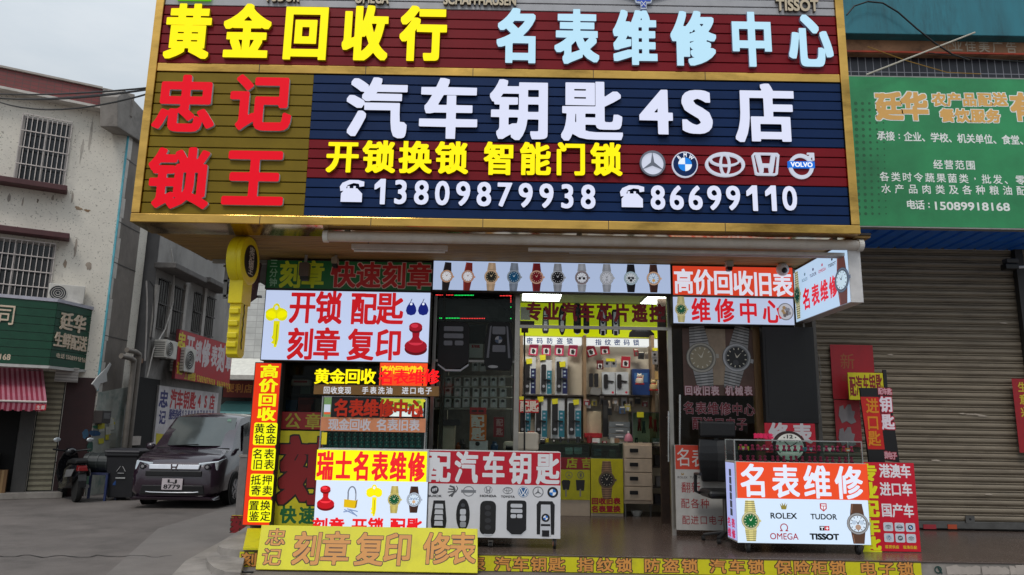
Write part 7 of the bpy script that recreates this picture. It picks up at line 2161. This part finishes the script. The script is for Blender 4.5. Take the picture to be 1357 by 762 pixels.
# painted lower part of the side wall and what hangs there
b = MB(); zz = FAL.uv(130, 520)[1]
q = [FAL.P(.02, .0, .016), FAL.P(1.34, .0, .016), FAL.P(1.34, zz + .2, .016), FAL.P(.02, zz, .016)]
b.hexa([p - FAL.n * .008 for p in q] + q, mat((170, 172, 164), rough=.8, var=.2, scale=2, dirt_or_reflection=((56, 110, 104), .8, 1.6))); b.build('painted_plinth', wb)
a = Art(FAL, .02)
for x, y, rx, ry, c in ((118, 592, 5, 9, (60, 96, 84)), (112, 575, 5, 6, (70, 110, 140)), (124, 574, 9, 5, (50, 90, 130)), (108, 612, 6, 5, (140, 110, 100)), (115, 636, 6, 9, (84, 120, 96)), (128, 566, 9, 2.5, (60, 130, 100)), (121, 620, 4, 6, (120, 90, 100))):
    a.poly((x, y), [(rx * random.uniform(.7, 1.2) * math.cos(k * .57), ry * random.uniform(.7, 1.2) * math.sin(k * .57)) for k in range(11)], mat(c, rough=.8, var=.3), 1 + .1 * rx)
a.build('paint_stain', wb)
a = Art(FAL, .03); a.poly((128, 500), [(-8, 10), (-2, 0), (4, -8), (9, -14), (13, -22), (15, -20), (10, -6), (12, 4), (3, 8), (0, 18), (-4, 12)], mat((206, 204, 202), rough=.5, var=.1), thick=.02)
tag(a.build('torn_sheet', None), 'torn white plastic sheet hanging from the concrete side wall', 'sheet')
t = thing('meter_box', 'dark electric meter box on the concrete side wall', 'box', FAL.pt(128, 560))
u0, v0, u1, v1 = FAL.rect(123, 544, 135, 561); b = MB(); FAL.slab(b, u0, v0, u1, v1, mat((54, 48, 46), rough=.6), back=-.01, front=.2); b.build('case', t, bev=.01)
b = MB(); FAL.slab(b, u0 + .05, v0 + .1, u1 - .05, v1 - .05, mat((90, 88, 88), rough=.3), back=-.2, front=.206); b.build('window', t)
t = thing('notice_board', 'ragged yellow and white notices pasted beside the wheelie bin', 'notice', FAL.pt(142, 590))
a = Art(FAL, .025)
for i in range(22):
    x, y = 130 + random.random() * 24, 556 + random.random() * 34
    a.poly((x, y), [(-4, -3), (3, -4), (4, 3), (-3, 4)], mat([(206, 206, 196), (206, 196, 60), (150, 150, 140)][i % 3], rough=.7), 1 + i * .1)
a.build('papers', t)

# ================================================================== GREY BUILDING FURTHER DOWN THE ALLEY
XG = -8.72
gb = thing('grey_building', 'dirty grey rendered building with narrow dark windows along the alley', 'building', (XG - 2, 10, 0))
GREY = mat((150, 146, 142), rough=.85, var=.22, scale=1.2, bump=.2, dirt_or_reflection=((62, 60, 60), .75, .9), stretch=(1, 1, .6))
yb0, yb1 = 7.55, 12.4
b = MB(); prism(b, [(XG, yb0), (XG, yb1), (XG - 6, yb1), (XG - 6, yb0)], 0, 7.1, GREY); b.build('wall', gb)
b = MB(); b.box(XG - 6, XG - .004, yb0 - .02, yb0 + .0, 0, 7.0, mat((104, 102, 102), rough=.85, var=.25, scale=1)); b.build('end_wall', gb)
b = MB(); b.box(XG - 6, XG + .12, yb0 - .1, yb1 + .1, 7.1, 7.25, DCONC); b.build('parapet', gb)
FGW = Face((XG, 0, 0), (0, 1, 0))
for x0, y0, x1, y1 in ((207, 370, 220, 437), (226, 380, 239, 444), (255, 388, 265, 440), (272, 394, 282, 446)):
    u0, v0, u1, v1 = FGW.rect(x0, y0, x1, y1)
    b = MB(); FGW.slab(b, u0, v0, u1, v1, mat((30, 30, 32), rough=.2, var=.3), back=0, front=.012); wn = b.build('window', gb)
    b = MB()
    for i in range(4):
        u = u0 + (u1 - u0) * (i + .5) / 4; FGW.slab(b, u - .012, v0, u + .012, v1, mat((70, 66, 64), metal=.3), back=-.03, front=.05)
    for v in (v0, (v0 + v1) / 2, v1):
        FGW.slab(b, u0, v - .015, u1, v + .015, mat((70, 66, 64), metal=.3), back=-.051, front=.07)
    b.build('grille', wn)
for x0, x1, y in ((203, 248, 361), (252, 287, 378)):
    u0, u1 = FGW.uv(x0, y - 4)[0], FGW.uv(x1, y + 4)[0]; v = FGW.uv((x0 + x1) / 2, y)[1]
    b = MB(); FGW.slab(b, u0, v - .07, u1, v + .07, DCONC, back=0, front=.55); b.build('window_ledge', gb, bev=.02)
b = MB()
for px in (203, 223, 242, 268):
    b = MB(); u0, v0, u1, v1 = FGW.rect(px - 1.5, 376, px + 2, 448); FGW.slab(b, u0, v0, u1, v1, mat((176, 170, 164), rough=.8, var=.15), back=0, front=.06); b.build('pilaster', gb)
b = MB(); u0, v0, u1, v1 = FGW.rect(172, 500, 205, 640); FGW.slab(b, u0, .0, u1, v1, mat((26, 24, 24), rough=.8, var=.3), back=0, front=.01); b.build('doorway_shade', gb)  # no recess here: doorway shade painted as a thin dark slab
b = MB(); u0, v0, u1, v1 = FGW.rect(163, 578, 182, 590); FGW.slab(b, u0, v0, u1, v1, mat((190, 180, 172), rough=.7), back=0, front=.08); b.build('white_band', gb)
PVC = mat((128, 120, 112), rough=.5, var=.15)
for px, y0, y1, lb in ((166, 478, 640, 'thick grey drain pipe at the corner of the grey building'), (173, 470, 640, 'pale drain pipe beside the thick one on the grey building')):
    p, q = FGW.pt(px + 6, y0, .1), FGW.pt(px, y1, .1); b = MB(); b.tube([(XG + .1, p.y, p.z), (XG + .1, p.y, .0)], .06, PVC, n=10); 
    b.tube([(XG + .1, p.y, p.z), (XG + .1, p.y - .2, p.z + .05), (XG + .05, p.y - .5, p.z + .06)], .06, PVC, n=10)
    tag(b.build('drain_pipe', smooth=True), lb, 'pipe')
for pts, r, c, lb in (([(189, 372), (190, 400), (189, 440), (187, 478)], .018, (190, 184, 180), 'white conduit running down left of the narrow windows'), ([(222, 330), (226, 360), (225, 400), (214, 436), (199, 462), (190, 500)], .016, (200, 194, 188), 'pale cable drooping past the narrow windows'), ([(193, 372), (199, 380), (199, 420), (195, 450)], .012, (60, 58, 58), 'dark cable bent beside the white conduit'), ([(225, 478), (222, 490), (226, 500), (234, 505)], .02, (110, 104, 98), 'hose curling under the second alley air conditioner')):
    cable('cable', lb, [FGW.pt(x, y, .09) for x, y in pts], r, mat(c, rough=.5))
FAC = Face((XG, 0, 0), (0, 1, 0))
ac_unit(FAC, (200, 451, 216, 475), .36, 'white air conditioner on the grey wall, left of the pair above the white sign')
ac_unit(FAC, (223, 461, 238, 493), .42, 'larger pale air conditioner overlapping the red alley sign')
# alley signs
FR1 = Face((XG + .3, 0, 0), (0, 1, 0))
t = sign('alley_sign', 'red alley sign with white lettering about locks, watches and seals', 'sign', FR1, (234, 446, 307, 508), .08, mat((170, 26, 40), rough=.45, var=.12), mat((110, 30, 36)), fw=.01)
# follow the slope of the perspective with row()
W3 = mat((200, 188, 190), rough=.5); Y3 = mat((206, 190, 40), rough=.5)
def alley_row(F, st, x0, y0, x1, y1, h, w_, m, nm, root, **k):
    a = Art(F)
    for i, c in enumerate(st):
        if c == ' ':
            continue
        t_ = i / max(1, len(st) - 1); sc = 1.12 - .24 * t_
        a.char(c, x0 + (x1 - x0) * t_, y0 + (y1 - y0) * t_, h * sc, w_ * sc, m, **k)
    a.build(nm, root)
alley_row(FR1, '开锁', 252, 462, 263, 466, 34, 10, W3, 'lettering', t, bold=(.04, .03))
alley_row(FR1, '修表', 273, 469, 284, 472, 34, 9.5, W3, 'lettering', t, bold=(.04, .03))
alley_row(FR1, '刻章', 293, 475, 303, 478, 34, 9, W3, 'lettering', t, bold=(.04, .03))
alley_row(FR1, '忠记', 241, 451, 238, 488, 20, 10, Y3, 'lettering', t, bold=(.03, .03))
alley_row(FR1, '上门服务热线:13809879938 86699110', 246, 497, 304, 512, 11, 3.2, Y3, 'lettering', t, bold=(.02, .02), res=36)
FR2 = Face((XG + .06, 0, 0), (0, 1, 0))
t = sign('alley_sign', 'white alley sign with red and blue lettering under the red one', 'sign', FR2, (207, 515, 287, 590), .05, mat((206, 200, 202), rough=.5, var=.12, dirt_or_reflection=((150, 140, 140), .5, 2)), mat((150, 146, 144)), fw=.01)
RDp, BLp = prt((180, 36, 46)), prt((46, 46, 110))
alley_row(FR2, '汽车钥匙4S店', 230, 529, 281, 533, 24, 8, RDp, 'lettering', t, bold=(.035, .03))
alley_row(FR2, '忠记', 217, 529, 215, 553, 22, 11, BLp, 'lettering', t, bold=(.03, .03))
alley_row(FR2, '服务热线13809879938', 226, 549, 282, 548, 13, 4, BLp, 'lettering', t, bold=(.03, .03), res=36)
a = Art(FR2); a.poly((210, 582), [(-4, -8), (10, -6), (9, 6), (-3, 7)], mat((196, 180, 40)), 2); a.build('yellow_patch', t)

# ================================================================== END OF THE ALLEY
fb = thing('far_building', 'pale tiled building closing the far end of the alley', 'building', (-9, 20, 0))
FT_ = grid_mat((206, 206, 202), (170, 168, 166), .5, .25, rough=.5, mortar=.01)
b = MB(); b.box(-15, -2, 20, 26, 3.2, 9.5, FT_); b.build('upper_wall', fb)
b = MB(); b.box(-15, -2, 20.4, 26, 0, 3.2, mat((34, 30, 28), rough=.8, var=.4)); b.build('dark_shopfront', fb)
b = MB(); b.box(-13, -12.5, 19.95, 20, 5.5, 6.8, mat((40, 44, 46), rough=.2)); b.build('window', fb)
Ff = XY(19.2)
t = thing('white_awning', 'white slanted canopy at the far end of the alley', 'awning', Ff.pt(318, 500))
u0, v0, u1, v1 = Ff.rect(282, 474, 362, 500)
b = MB(); b.hexa([(u0, 18.6, v0), (u1, 18.6, v0), (u1, 18.6, v0 + .04), (u0, 18.6, v0 + .04), (u0, 20, v1), (u1, 20, v1), (u1, 20, v1 + .04), (u0, 20, v1 + .04)], mat((220, 218, 208), rough=.6)); b.build('sheet', t)
b = MB(); b.box(u0, u1, 18.56, 18.6, v0 - .12, v0 + .05, mat((190, 186, 178))); b.build('valance', t)
F = XY(19.6)
t = sign('far_sign', 'dull red shop sign with orange lettering at the far end of the alley', 'sign', F, (296, 504, 345, 527), .1, mat((120, 36, 28), rough=.5), mat((80, 30, 26)), fw=.01)
a = Art(F); a.row('便利店', (305, 514), (329, 515), 12, 11, mat((206, 130, 60)), bold=(.03, .03)); a.build('lettering', t)
t = thing('teal_awning', 'dark teal awning with a pale edge at the far end of the alley', 'awning', XY(18.5).pt(310, 548))
F = XY(18.3); u0, v0, u1, v1 = F.rect(282, 531, 345, 547)
b = MB(); b.hexa([(u0, 18.3, v0), (u1, 18.3, v0), (u1, 18.3, v0 + .03), (u0, 18.3, v0 + .03), (u0, 19.6, v1), (u1, 19.6, v1), (u1, 19.6, v1 + .03), (u0, 19.6, v1 + .03)], mat((26, 70, 70), rough=.6)); b.build('sheet', t)
b = MB(); b.box(u0, u1, 18.26, 18.297, v0 - .1, v0 + .04, mat((120, 170, 170), rough=.6)); b.build('valance', t)
for x0, y0, x1, y1, Y_, c, lb in ((328, 548, 342, 562, 19, (206, 150, 50), 'orange crate stacked at the far end of the alley'), (316, 556, 328, 566, 18.8, (70, 90, 60), 'green crate at the far end of the alley')):
    t = carton(x0, y0, x1, y1, Y_, c, lb, .5, 'crate', 'crate')
# the alley's other side: a low wall end behind the van
# ================================================================== VAN
VB = mat((44, 28, 42), rough=.2, var=.05, scale=2, coat=1.0, metal=.15)
VG = mat((26, 30, 32), rough=.06, var=.1, spec=.9)
CHR2 = mat((206, 206, 210), rough=.12, metal=1, var=.05)
vroot = thing('minivan', 'dark purple minivan with chrome grille parked nose out in the alley', 'van', (0, 0, 0))
def sect(y, xb, zb, xw, zm, xs, zbelt, xr, zr, zt):
    h = [(0, zb), (xb, zb), (xw, zb + .12), (xw, zm), (xs, zbelt), ((xs * .35 + xr * .65), zbelt * .35 + zr * .65), (xr, zr), (xr * .6, zt - .01), (0, zt)]
    return [V((x, y, z)) for x, z in h] + [V((-x, y, z)) for x, z in h[-2:0:-1]]
st_ = [(-.06, .55, .24, .68, .42, .66, .58, .52, .72, .76), (.0, .62, .2, .76, .44, .76, .66, .66, .82, .86), (.1, .68, .2, .82, .46, .82, .76, .74, .92, .96), (.3, .7, .2, .84, .5, .84, .86, .77, 1.0, 1.03), (.6, .72, .2, .85, .55, .85, .95, .78, 1.06, 1.09), (.8, .72, .2, .85, .55, .85, .99, .78, 1.1, 1.13),
       (1.2, .72, .2, .85, .55, .85, 1.0, .71, 1.47, 1.52), (1.55, .72, .2, .85, .55, .85, 1.0, .675, 1.74, 1.78), (2.0, .72, .2, .85, .55, .85, 1.0, .69, 1.8, 1.86), (3.4, .72, .2, .85, .55, .85, 1.0, .7, 1.82, 1.88), (4.2, .72, .2, .84, .55, .84, 1.0, .69, 1.78, 1.85), (4.6, .68, .25, .8, .55, .8, 1.0, .62, 1.5, 1.6), (4.68, .6, .3, .72, .55, .74, .95, .55, 1.4, 1.5)]
b = MB(); b.loft([sect(*s) for s in st_], VB); b.build('body', vroot, smooth=True)
b = MB()
rows = []
for f in range(6):
    k = f / 5
    y = .84 + (1.52 - .84) * k; z = 1.16 + (1.75 - 1.16) * k + .012 * math.sin(k * 3.14)
    wd = .72 + (.61 - .72) * k
    rows.append([V((wd * x, y - .015 - .05 * (1 - x * x) + .1 * (x * x) * (1 - k), z + .012)) for x in (-1, -.7, -.35, 0, .35, .7, 1)])
b.loft(rows, mat((92, 98, 98), rough=.07, metal=.5, var=.05), closed=False, caps=False); b.build('windscreen', vroot, smooth=True)  # pale part-metal grey imitates sky reflected in the glass
for s in (-1, 1):
    for y0, y1, nm in ((1.35, 2.05, 'front'), (2.12, 3.2, 'mid'), (3.28, 4.15, 'rear')):
        b = MB()
        def sp(y, z):
            xs_, xr_, zb_, zr_ = .85, .685 if y > 1.5 else .71, 1.0, 1.78 if y > 1.5 else 1.5
            k = (z - zb_) / (zr_ - zb_)
            return V((s * (xs_ + (xr_ - xs_) * k + .018), y, z))
        zt_ = 1.62 if y0 > 1.5 else 1.44
        p = [sp(y0 + (.0 if y0 > 1.5 else -.1), 1.06), sp(y1, 1.06), sp(y1, 1.68), sp(y0 + (.03 if y0 > 1.5 else .22), 1.68 if y0 > 1.5 else 1.6)]
        b.add(p, [(0, 1, 2, 3)], VG); b.build('side_window', vroot)
    b = MB(); b.ell((s * 1.0, 1.2, 1.14), .1, .07, .08, VB); b.box(min(s * .86, s * .95), max(s * .86, s * .95), 1.18, 1.22, 1.1, 1.14, BLACK); b.build('wing_mirror', vroot, smooth=True)
    b = MB()
    b.hexa([(s * .44, -.06, .7), (s * .78, .03, .72), (s * .8, .3, .74), (s * .5, .2, .7), (s * .42, -.02, .86), (s * .78, .08, .9), (s * .82, .4, .96), (s * .5, .28, .9)], mat((190, 196, 200), rough=.12, metal=.7)); hl = b.build('headlight', vroot, bev=.015)
    b = MB(); b.cyl((s * .6, -.05, .79), (s * .6, .05, .79), .055, mat((30, 32, 36), rough=.1), n=14); b.cyl((s * .6, -.054, .79), (s * .6, -.05, .79), .03, CHR2, n=12); b.build('lens', hl)
    b = MB(); b.ell((s * .62, .015, .38), .1, .05, .05, CHR2); b.ell((s * .62, -.025, .38), .06, .03, .035, mat((40, 42, 46), rough=.1)); b.build('fog_lamp', vroot, smooth=True)
    for y in (.9, 3.75):
        b = MB(); b.cyl((s * .68, y, .31), (s * .87, y, .31), .31, RUBBER, n=28); wh = b.build('wheel', vroot, bev=.03)
        b = MB(); b.cyl((s * .86, y, .31), (s * .875, y, .31), .2, mat((150, 150, 154), rough=.25, metal=1), n=20); 
        for k in range(5):
            t_ = R(72 * k); b.beam((s * .878, y, .31), (s * .878, y + .19 * math.cos(t_), .31 + .19 * math.sin(t_)), .05, .02, mat((190, 190, 194), rough=.25, metal=1), up=(1, 0, 0))
        b.build('rim', wh)
        b = MB(); b.lathe((s * .851, y, .31), [(.36, 0), (.36, .012), (.33, .012), (.33, 0)], BLACK, n=28, axis=(s, 0, 0)); b.build('wheel_arch', vroot)
b = MB(); b.hexa([(-.46, -.10, .735), (.46, -.10, .735), (.5, .05, .75), (-.5, .05, .75), (-.48, -.07, .835), (.48, -.07, .835), (.5, .09, .83), (-.5, .09, .83)], CHR2); b.build('grille_bar', vroot, bev=.015)
b = MB(); b.box(-.52, .52, -.092, .02, .61, .71, BLACK); b.build('grille_slot', vroot, bev=.01)
b = MB(); b.hexa([(-.6, -.075, .27), (.6, -.075, .27), (.62, .02, .27), (-.62, .02, .27), (-.56, -.085, .44), (.56, -.085, .44), (.6, .02, .44), (-.6, .02, .44)], BLACK); b.build('lower_intake', vroot, bev=.01)
b = MB(); b.tube([(-.62, -.02, .33), (-.4, -.095, .31), (0, -.1, .305), (.4, -.095, .31), (.62, -.02, .33)], .014, CHR2, n=8); b.build('chrome_strip', vroot, smooth=True)
b = MB(); b.hexa([(-.78, -.06, .16), (.78, -.06, .16), (.82, .2, .16), (-.82, .2, .16), (-.7, -.09, .22), (.7, -.09, .22), (.8, .2, .24), (-.8, .2, .24)], VB); b.build('front_lip', vroot, bev=.015)
PLF = Face((0, -.105, 0))
b = MB(); b.box(-.19, .19, -.104, -.09, .36, .57, mat((196, 186, 190), rough=.5)); pl = b.build('number_plate', vroot)
a = Art(PLF)
def locfit(a, st, u0, v0, u1, v1, m, bold=(.02, .02)):
    sg_ = raw(st); a0, a1 = min(sg_[:, 0].min(), sg_[:, 2].min()), max(sg_[:, 0].max(), sg_[:, 2].max()); b0, b1 = min(sg_[:, 1].min(), sg_[:, 3].min()), max(sg_[:, 1].max(), sg_[:, 3].max())
    a._emit(glyph(st, bold[0], bold[1], False, 44), lambda x, y: (u0 + (u1 - u0) * (x - a0) / (a1 - a0), v0 + (v1 - v0) * (y - b0) / (b1 - b0)), m, .003)
locfit(a, 'LJ', -.08, .475, .08, .55, BLACK); locfit(a, '8779', -.15, .38, .15, .455, BLACK); a.mb.build('plate_lettering', pl)
a = Art(Face((0, -.102, 0)))
for q in (((-.07, .835), (-.045, .835), (-.034, .795), (.034, .795), (.045, .835), (.07, .835), (.053, .735), (.032, .735), (.026, .768), (-.026, .768), (-.032, .735), (-.053, .735)),):
    a.mb.add([(x, -.106 + (z - .72) * .3, z) for x, z in q[::-1]], [tuple(range(len(q)))], mat((50, 24, 30), rough=.2))
a.build('emblem', vroot)
b = MB(); b.beam((-.45, .78, 1.17), (.1, .8, 1.2), .02, .012, BLACK); b.build('wiper', vroot)
b = MB(); b.box(.45, .53, 1.38, 1.385, 1.68, 1.73, mat((150, 190, 170))); b.build('permit_sticker', vroot)
b = MB(); b.box(-.72, .72, .8, .82, 1.1, 1.13, BLACK); b.build('cowl', vroot)
vroot.location = (-6.16, 3.88, 0); vroot.rotation_euler = (0, 0, R(3)); vroot.scale = (.97, .97, .95)

# ================================================================== SCOOTER, BIN, BARREL
sc = thing('motor_scooter', 'dark motor scooter with silver tail parked by the roller shutter', 'scooter', (0, 0, 0))
SB = mat((24, 24, 28), rough=.25, var=.1, coat=.6); SS = mat((150, 150, 152), rough=.3, metal=.5)
for y, nm in ((-.62, 'rear'), (.62, 'front')):
    b = MB(); b.lathe((-.05, y, .25), [(.15, 0), (.24, 0), (.25, .03), (.25, .07), (.24, .1), (.15, .1)], RUBBER, n=22, axis=(1, 0, 0)); wh = b.build('wheel', sc, smooth=True)
    b = MB(); b.cyl((-.03, y, .25), (.03, y, .25), .15, SS, n=14); b.build('rim', wh)
b = MB(); b.loft([[V((x * w_, y, z)) for x, z in ((-1, zb), (1, zb), (1, zt - .06), (.6, zt), (-.6, zt), (-1, zt - .06))] for y, w_, zb, zt in ((-.85, .05, .55, .66), (-.7, .13, .42, .72), (-.4, .16, .3, .74), (-.05, .15, .24, .66), (.0, .15, .22, .36), (.3, .15, .22, .34), (.42, .12, .24, .4))], SB); b.build('body', sc, smooth=True)
b = MB(); b.loft([[V((x * w_, y, z)) for x, z in ((-1, zb), (1, zb), (.9, zt), (-.9, zt))] for y, w_, zb, zt in ((-.72, .12, .73, .8), (-.5, .15, .73, .83), (-.2, .15, .72, .79), (.05, .11, .66, .73))], mat((16, 16, 17), rough=.6)); b.build('seat', sc, bev=.02)
b = MB(); b.loft([[V((x * w_, y, z)) for x, y in ((-1, y0), (1, y0), (.8, y0 + .08), (-.8, y0 + .08))] for w_, y0, z in ((.12, .5, .3), (.2, .44, .5), (.2, .36, .72), (.13, .28, .92))], SB); b.build('leg_shield', sc, bev=.02)
b = MB(); b.tube([(-.34, .2, .98), (-.2, .26, .96), (0, .3, .93), (.2, .26, .96), (.34, .2, .98)], .018, BLACK); b.ell((0, .32, .93), .12, .1, .09, SB); b.build('handlebar', sc, smooth=True)
b = MB(); b.tube([(0, .32, .9), (0, .52, .5), (0, .62, .25)], .035, SS); b.build('fork', sc, smooth=True)
for s in (-1, 1):
    b = MB(); b.tube([(s * .24, .24, .97), (s * .27, .22, 1.08), (s * .3, .18, 1.14)], .008, BLACK, n=6); b.ell((s * .3, .17, 1.17), .065, .015, .045, mat((206, 212, 216), rough=.1, metal=.6)); b.build('mirror', sc, smooth=True)
    b = MB(); b.hexa([(s * .165, -.75, .5), (s * .175, -.75, .5), (s * .185, -.3, .46), (s * .17, -.3, .46), (s * .13, -.8, .64), (s * .14, -.8, .64), (s * .17, -.3, .6), (s * .16, -.3, .6)], SS); b.build('side_panel', sc)
b = MB(); b.hexa([(-.09, -.88, .6), (.09, -.88, .6), (.1, -.76, .6), (-.1, -.76, .6), (-.07, -.84, .68), (.07, -.84, .68), (.09, -.74, .7), (-.09, -.74, .7)], mat((110, 24, 26), rough=.2)); b.build('tail_light', sc, bev=.008)
b = MB(); b.loft([[V((x * .07, y, z)) for x in (-1, 1)] + [V((.07, y + .02, z + .01)), V((-.07, y + .02, z + .01))] for y, z in ((-.95, .3), (-.93, .42), (-.85, .54))], BLACK); b.build('mudguard', sc)
b = MB(); b.cyl((.13, -.75, .3), (.13, -.3, .26), .045, SS, n=10); b.build('exhaust', sc, smooth=True)
sc.location = gnd(82, 664) + V((-.05, .3, 0)); sc.rotation_euler = (0, 0, R(42))
bn = thing('wheelie_bin', 'black wheelie bin with a white recycling mark against the alley wall', 'bin', (0, 0, 0))
BK = mat((30, 30, 34), rough=.5, var=.15)
b = MB(); b.loft([[V((x * w_, y * d_, z)) for x, y in ((-1, -1), (1, -1), (1, 1), (-1, 1))] for w_, d_, z in ((.24, .26, .06), (.3, .35, .9), (.33, .38, .91), (.33, .38, .97))], BK); b.build('body', bn, bev=.02)
b = MB(); b.loft([[V((x * w_, y * d_, z)) for x, y in ((-1, -1), (1, -1), (1, 1), (-1, 1))] for w_, d_, z in ((.34, .4, .975), (.33, .39, 1.02), (.26, .3, 1.06))], mat((36, 34, 40), rough=.5)); b.build('lid', bn, bev=.015)
for s in (-1, 1):
    b = MB(); b.cyl((s * .2, .28, .1), (s * .27, .28, .1), .1, RUBBER, n=16); b.build('wheel', bn)
b = MB(); b.cyl((-.25, .42, .93), (.25, .42, .93), .02, BK, n=8); b.build('handle', bn)
b = MB(); 
for k in range(3):
    t0, t1 = R(90 + 120 * k + 14), R(90 + 120 * k + 106)
    p = lambda t_: V((.085 * math.cos(t_), -.325, .62 + .085 * math.sin(t_)))
    b.beam(p(t0), p(t1), .006, .025, mat((200, 200, 200)), up=(0, 1, 0))
b.box(-.09, .09, -.327, -.322, .45, .475, mat((170, 170, 170))); b.build('recycling_mark', bn)
bn.location = gnd(152, 664) + V((0, .35, 0)); bn.rotation_euler = (0, 0, R(8)); bn.scale = (1, 1, .96)
pf = V((XY(5.0).uv(120, 655)[0], 5.0, 0))
tb_ = thing('steel_table', 'low blue steel frame table beside the wheelie bin', 'table', pf)
b = MB(); b.box(pf.x - .32, pf.x + .3, pf.y, pf.y + .5, .5, .54, mat((44, 50, 80), rough=.5)); b.build('top', tb_)
for x in (-.3, .28):
    for y in (.02, .48):
        b = MB(); b.box(pf.x + x - .02, pf.x + x + .02, pf.y + y - .02, pf.y + y + .02, 0, .5, mat((40, 52, 96), rough=.5)); b.build('leg', tb_)
t = thing('barrel', 'dark barrel lying on the blue steel table', 'barrel', pf + V((0, .25, .54)))
b = MB(); c = pf + V((0, .25, .54 + .19)); b.cyl(c - V((.3, 0, 0)), c + V((.3, 0, 0)), .19, mat((40, 44, 44), rough=.4), n=20); b.build('drum', t, bev=.02)
b = MB()
for x in (-.2, 0, .2):
    b.cyl(c + V((x - .015, 0, 0)), c + V((x + .015, 0, 0)), .2, mat((52, 56, 56), rough=.4), n=20)
b.build('hoop', t)
t = thing('blue_board', 'blue panel standing between the barrel and the wheelie bin', 'board', pf + V((.4, .3, 0)))
b = MB(); b.box(pf.x + .36, pf.x + .42, pf.y + .1, pf.y + .7, .3, .98, mat((26, 64, 120), rough=.5)); b.build('panel', t, bev=.005)
b = MB(); b.box(pf.x + .37, pf.x + .41, pf.y + .2, pf.y + .6, 0, .3, mat((40, 44, 60))); b.build('foot', t)
# grey cabinet and small sign at the shop corner
pc_ = gnd(322, 700, .05)
t = thing('steel_cabinet', 'grey steel cabinet on the kerb behind the upright light box', 'cabinet', pc_ + V((0, .3, 0)))
F = XY(pc_.y + .1); u0, v0, u1, v1 = F.rect(314, 606, 336, 690)
b = MB(); b.box(u0, u1 + .1, F.o.y, F.o.y + .5, .14, v1, mat((128, 122, 120), rough=.5, var=.15)); b.build('body', t, bev=.01)
b = MB(); b.box(u0 - .01, u1 + .11, F.o.y - .01, F.o.y + .51, v1 + .002, v1 + .04, mat((150, 144, 140), rough=.5)); b.box(u0 + .02, u1 + .06, F.o.y + .05, F.o.y + .4, v1 + .042, v1 + .3, mat((90, 88, 88), rough=.5)); b.build('top', t)
b = MB()
for x in (u0 + .05, u1):
    b.box(x - .02, x + .02, F.o.y + .05, F.o.y + .1, .05, .14, BLACK)
b.build('foot', t)
F = XY(pc_.y - .15)
t = slabthing('small_sign', 'small yellow sign with a dark red character at the foot of the grey cabinet', 'sign', F, (306, 683, 331, 711), .03, mat((200, 176, 20), rough=.5))
a = Art(F); a.char('刻', 316, 697, 26, 22, prt((130, 20, 24)), bold=(.04, .03), outline=(prt((30, 20, 20)), .03)); a.rect(306.5, 683.5, 330, 686, prt((120, 30, 30)), 1); a.build('lettering', t)
F = XY(-1.9)
cable('cable', 'black cable looped on the ground beside the yellow ramp', [gnd(x, y, z) for x, y, z in ((345, 726, .1), (330, 724, .12), (316, 728, .08), (309, 738, .05), (311, 752, .06), (322, 758, .06), (336, 758, .06))], .011)
# ================================================================== OVERHEAD CABLES
for i, (y0, y1, s_, lb) in enumerate(((118, 114, .1, 'uppermost overhead cable between the tiled cornice and the big sign'), (121, 115, .16, 'second overhead cable crossing the cornice'), (126, 115.5, .1, 'third overhead cable crossing the cornice'), (124, 118, .3, 'lowest overhead cable sagging between cornice and big sign'))):
    cable('overhead_cable', lb, sag(Face(C0 + FWL.n * .3, AV).pt(-60 + 12 * i, y0 + 2), V((XLo + .02, YS + .35, XY(YS + .35).uv(200, y1)[1])), s_), .013)

# alcove between the two alley buildings: its shade painted as a flat dark panel
F = XY(7.5)
b = MB(); u0, v0, u1, v1 = F.rect(136, 482, 160, 536); F.slab(b, u0, v0, u1, v1, mat((22, 20, 20), rough=.8, var=.4), back=.01, front=.004); b.build('alcove_shade', gb)
b = MB(); u0, v0, u1, v1 = F.rect(140, 475, 190, 481); F.slab(b, u0, v0, u1, v1, mat((160, 130, 110), rough=.7, var=.2), back=0, front=.25); b.build('ledge', gb, bev=.01)
F = XY(7.2)
t = thing('metal_gate', 'grey slatted metal gate in the gap beside the drain pipes', 'gate', F.pt(150, 600))
u0, v0, u1, v1 = F.rect(136, 533, 164, 600)
b = MB()
for i in range(7):
    u = u0 + (u1 - u0) * i / 6; F.slab(b, u - .03, v0, u + .03, v1 - .05, mat((150, 150, 148), rough=.5, var=.15), back=.03)
b.build('slat', t)
b = MB(); F.slab(b, u0, v1 - .049, u1, v1, mat((130, 130, 128), rough=.5), back=.04, front=.01); F.slab(b, u0, v0 + .3, u1, v0 + .36, mat((130, 130, 128), rough=.5), back=-.002, front=.012); b.build('rail', t)

# rust and rain stains on the white tiles
a = Art(FWL, .004)
rs2 = random.Random(11)
for x, y, w_, h_, c in ((104, 276, 14, 5, (150, 128, 104)), (116, 279, 10, 4, (140, 112, 84)), (50, 266, 3, 8, (120, 104, 88)), (96, 262, 4, 18, (170, 160, 148)), (100, 330, 5, 26, (168, 156, 144)), (118, 352, 12, 14, (164, 150, 136)), (86, 350, 6, 12, (160, 142, 124)), (12, 262, 5, 12, (170, 160, 150)), (30, 268, 3, 14, (166, 154, 142)), (70, 262, 4, 10, (166, 154, 142)), (108, 200, 4, 40, (186, 178, 168)), (120, 180, 4, 60, (184, 176, 166))):
    a.poly((x, y), [(w_ / 2 * rs2.uniform(.5, 1.1) * math.cos(k * .524), h_ / 2 * rs2.uniform(.5, 1.15) * math.sin(k * .524)) for k in range(12)], mat(c, rough=.7, var=.25, scale=8), 1)
a.build('wall_stain', wb, kind='stuff')
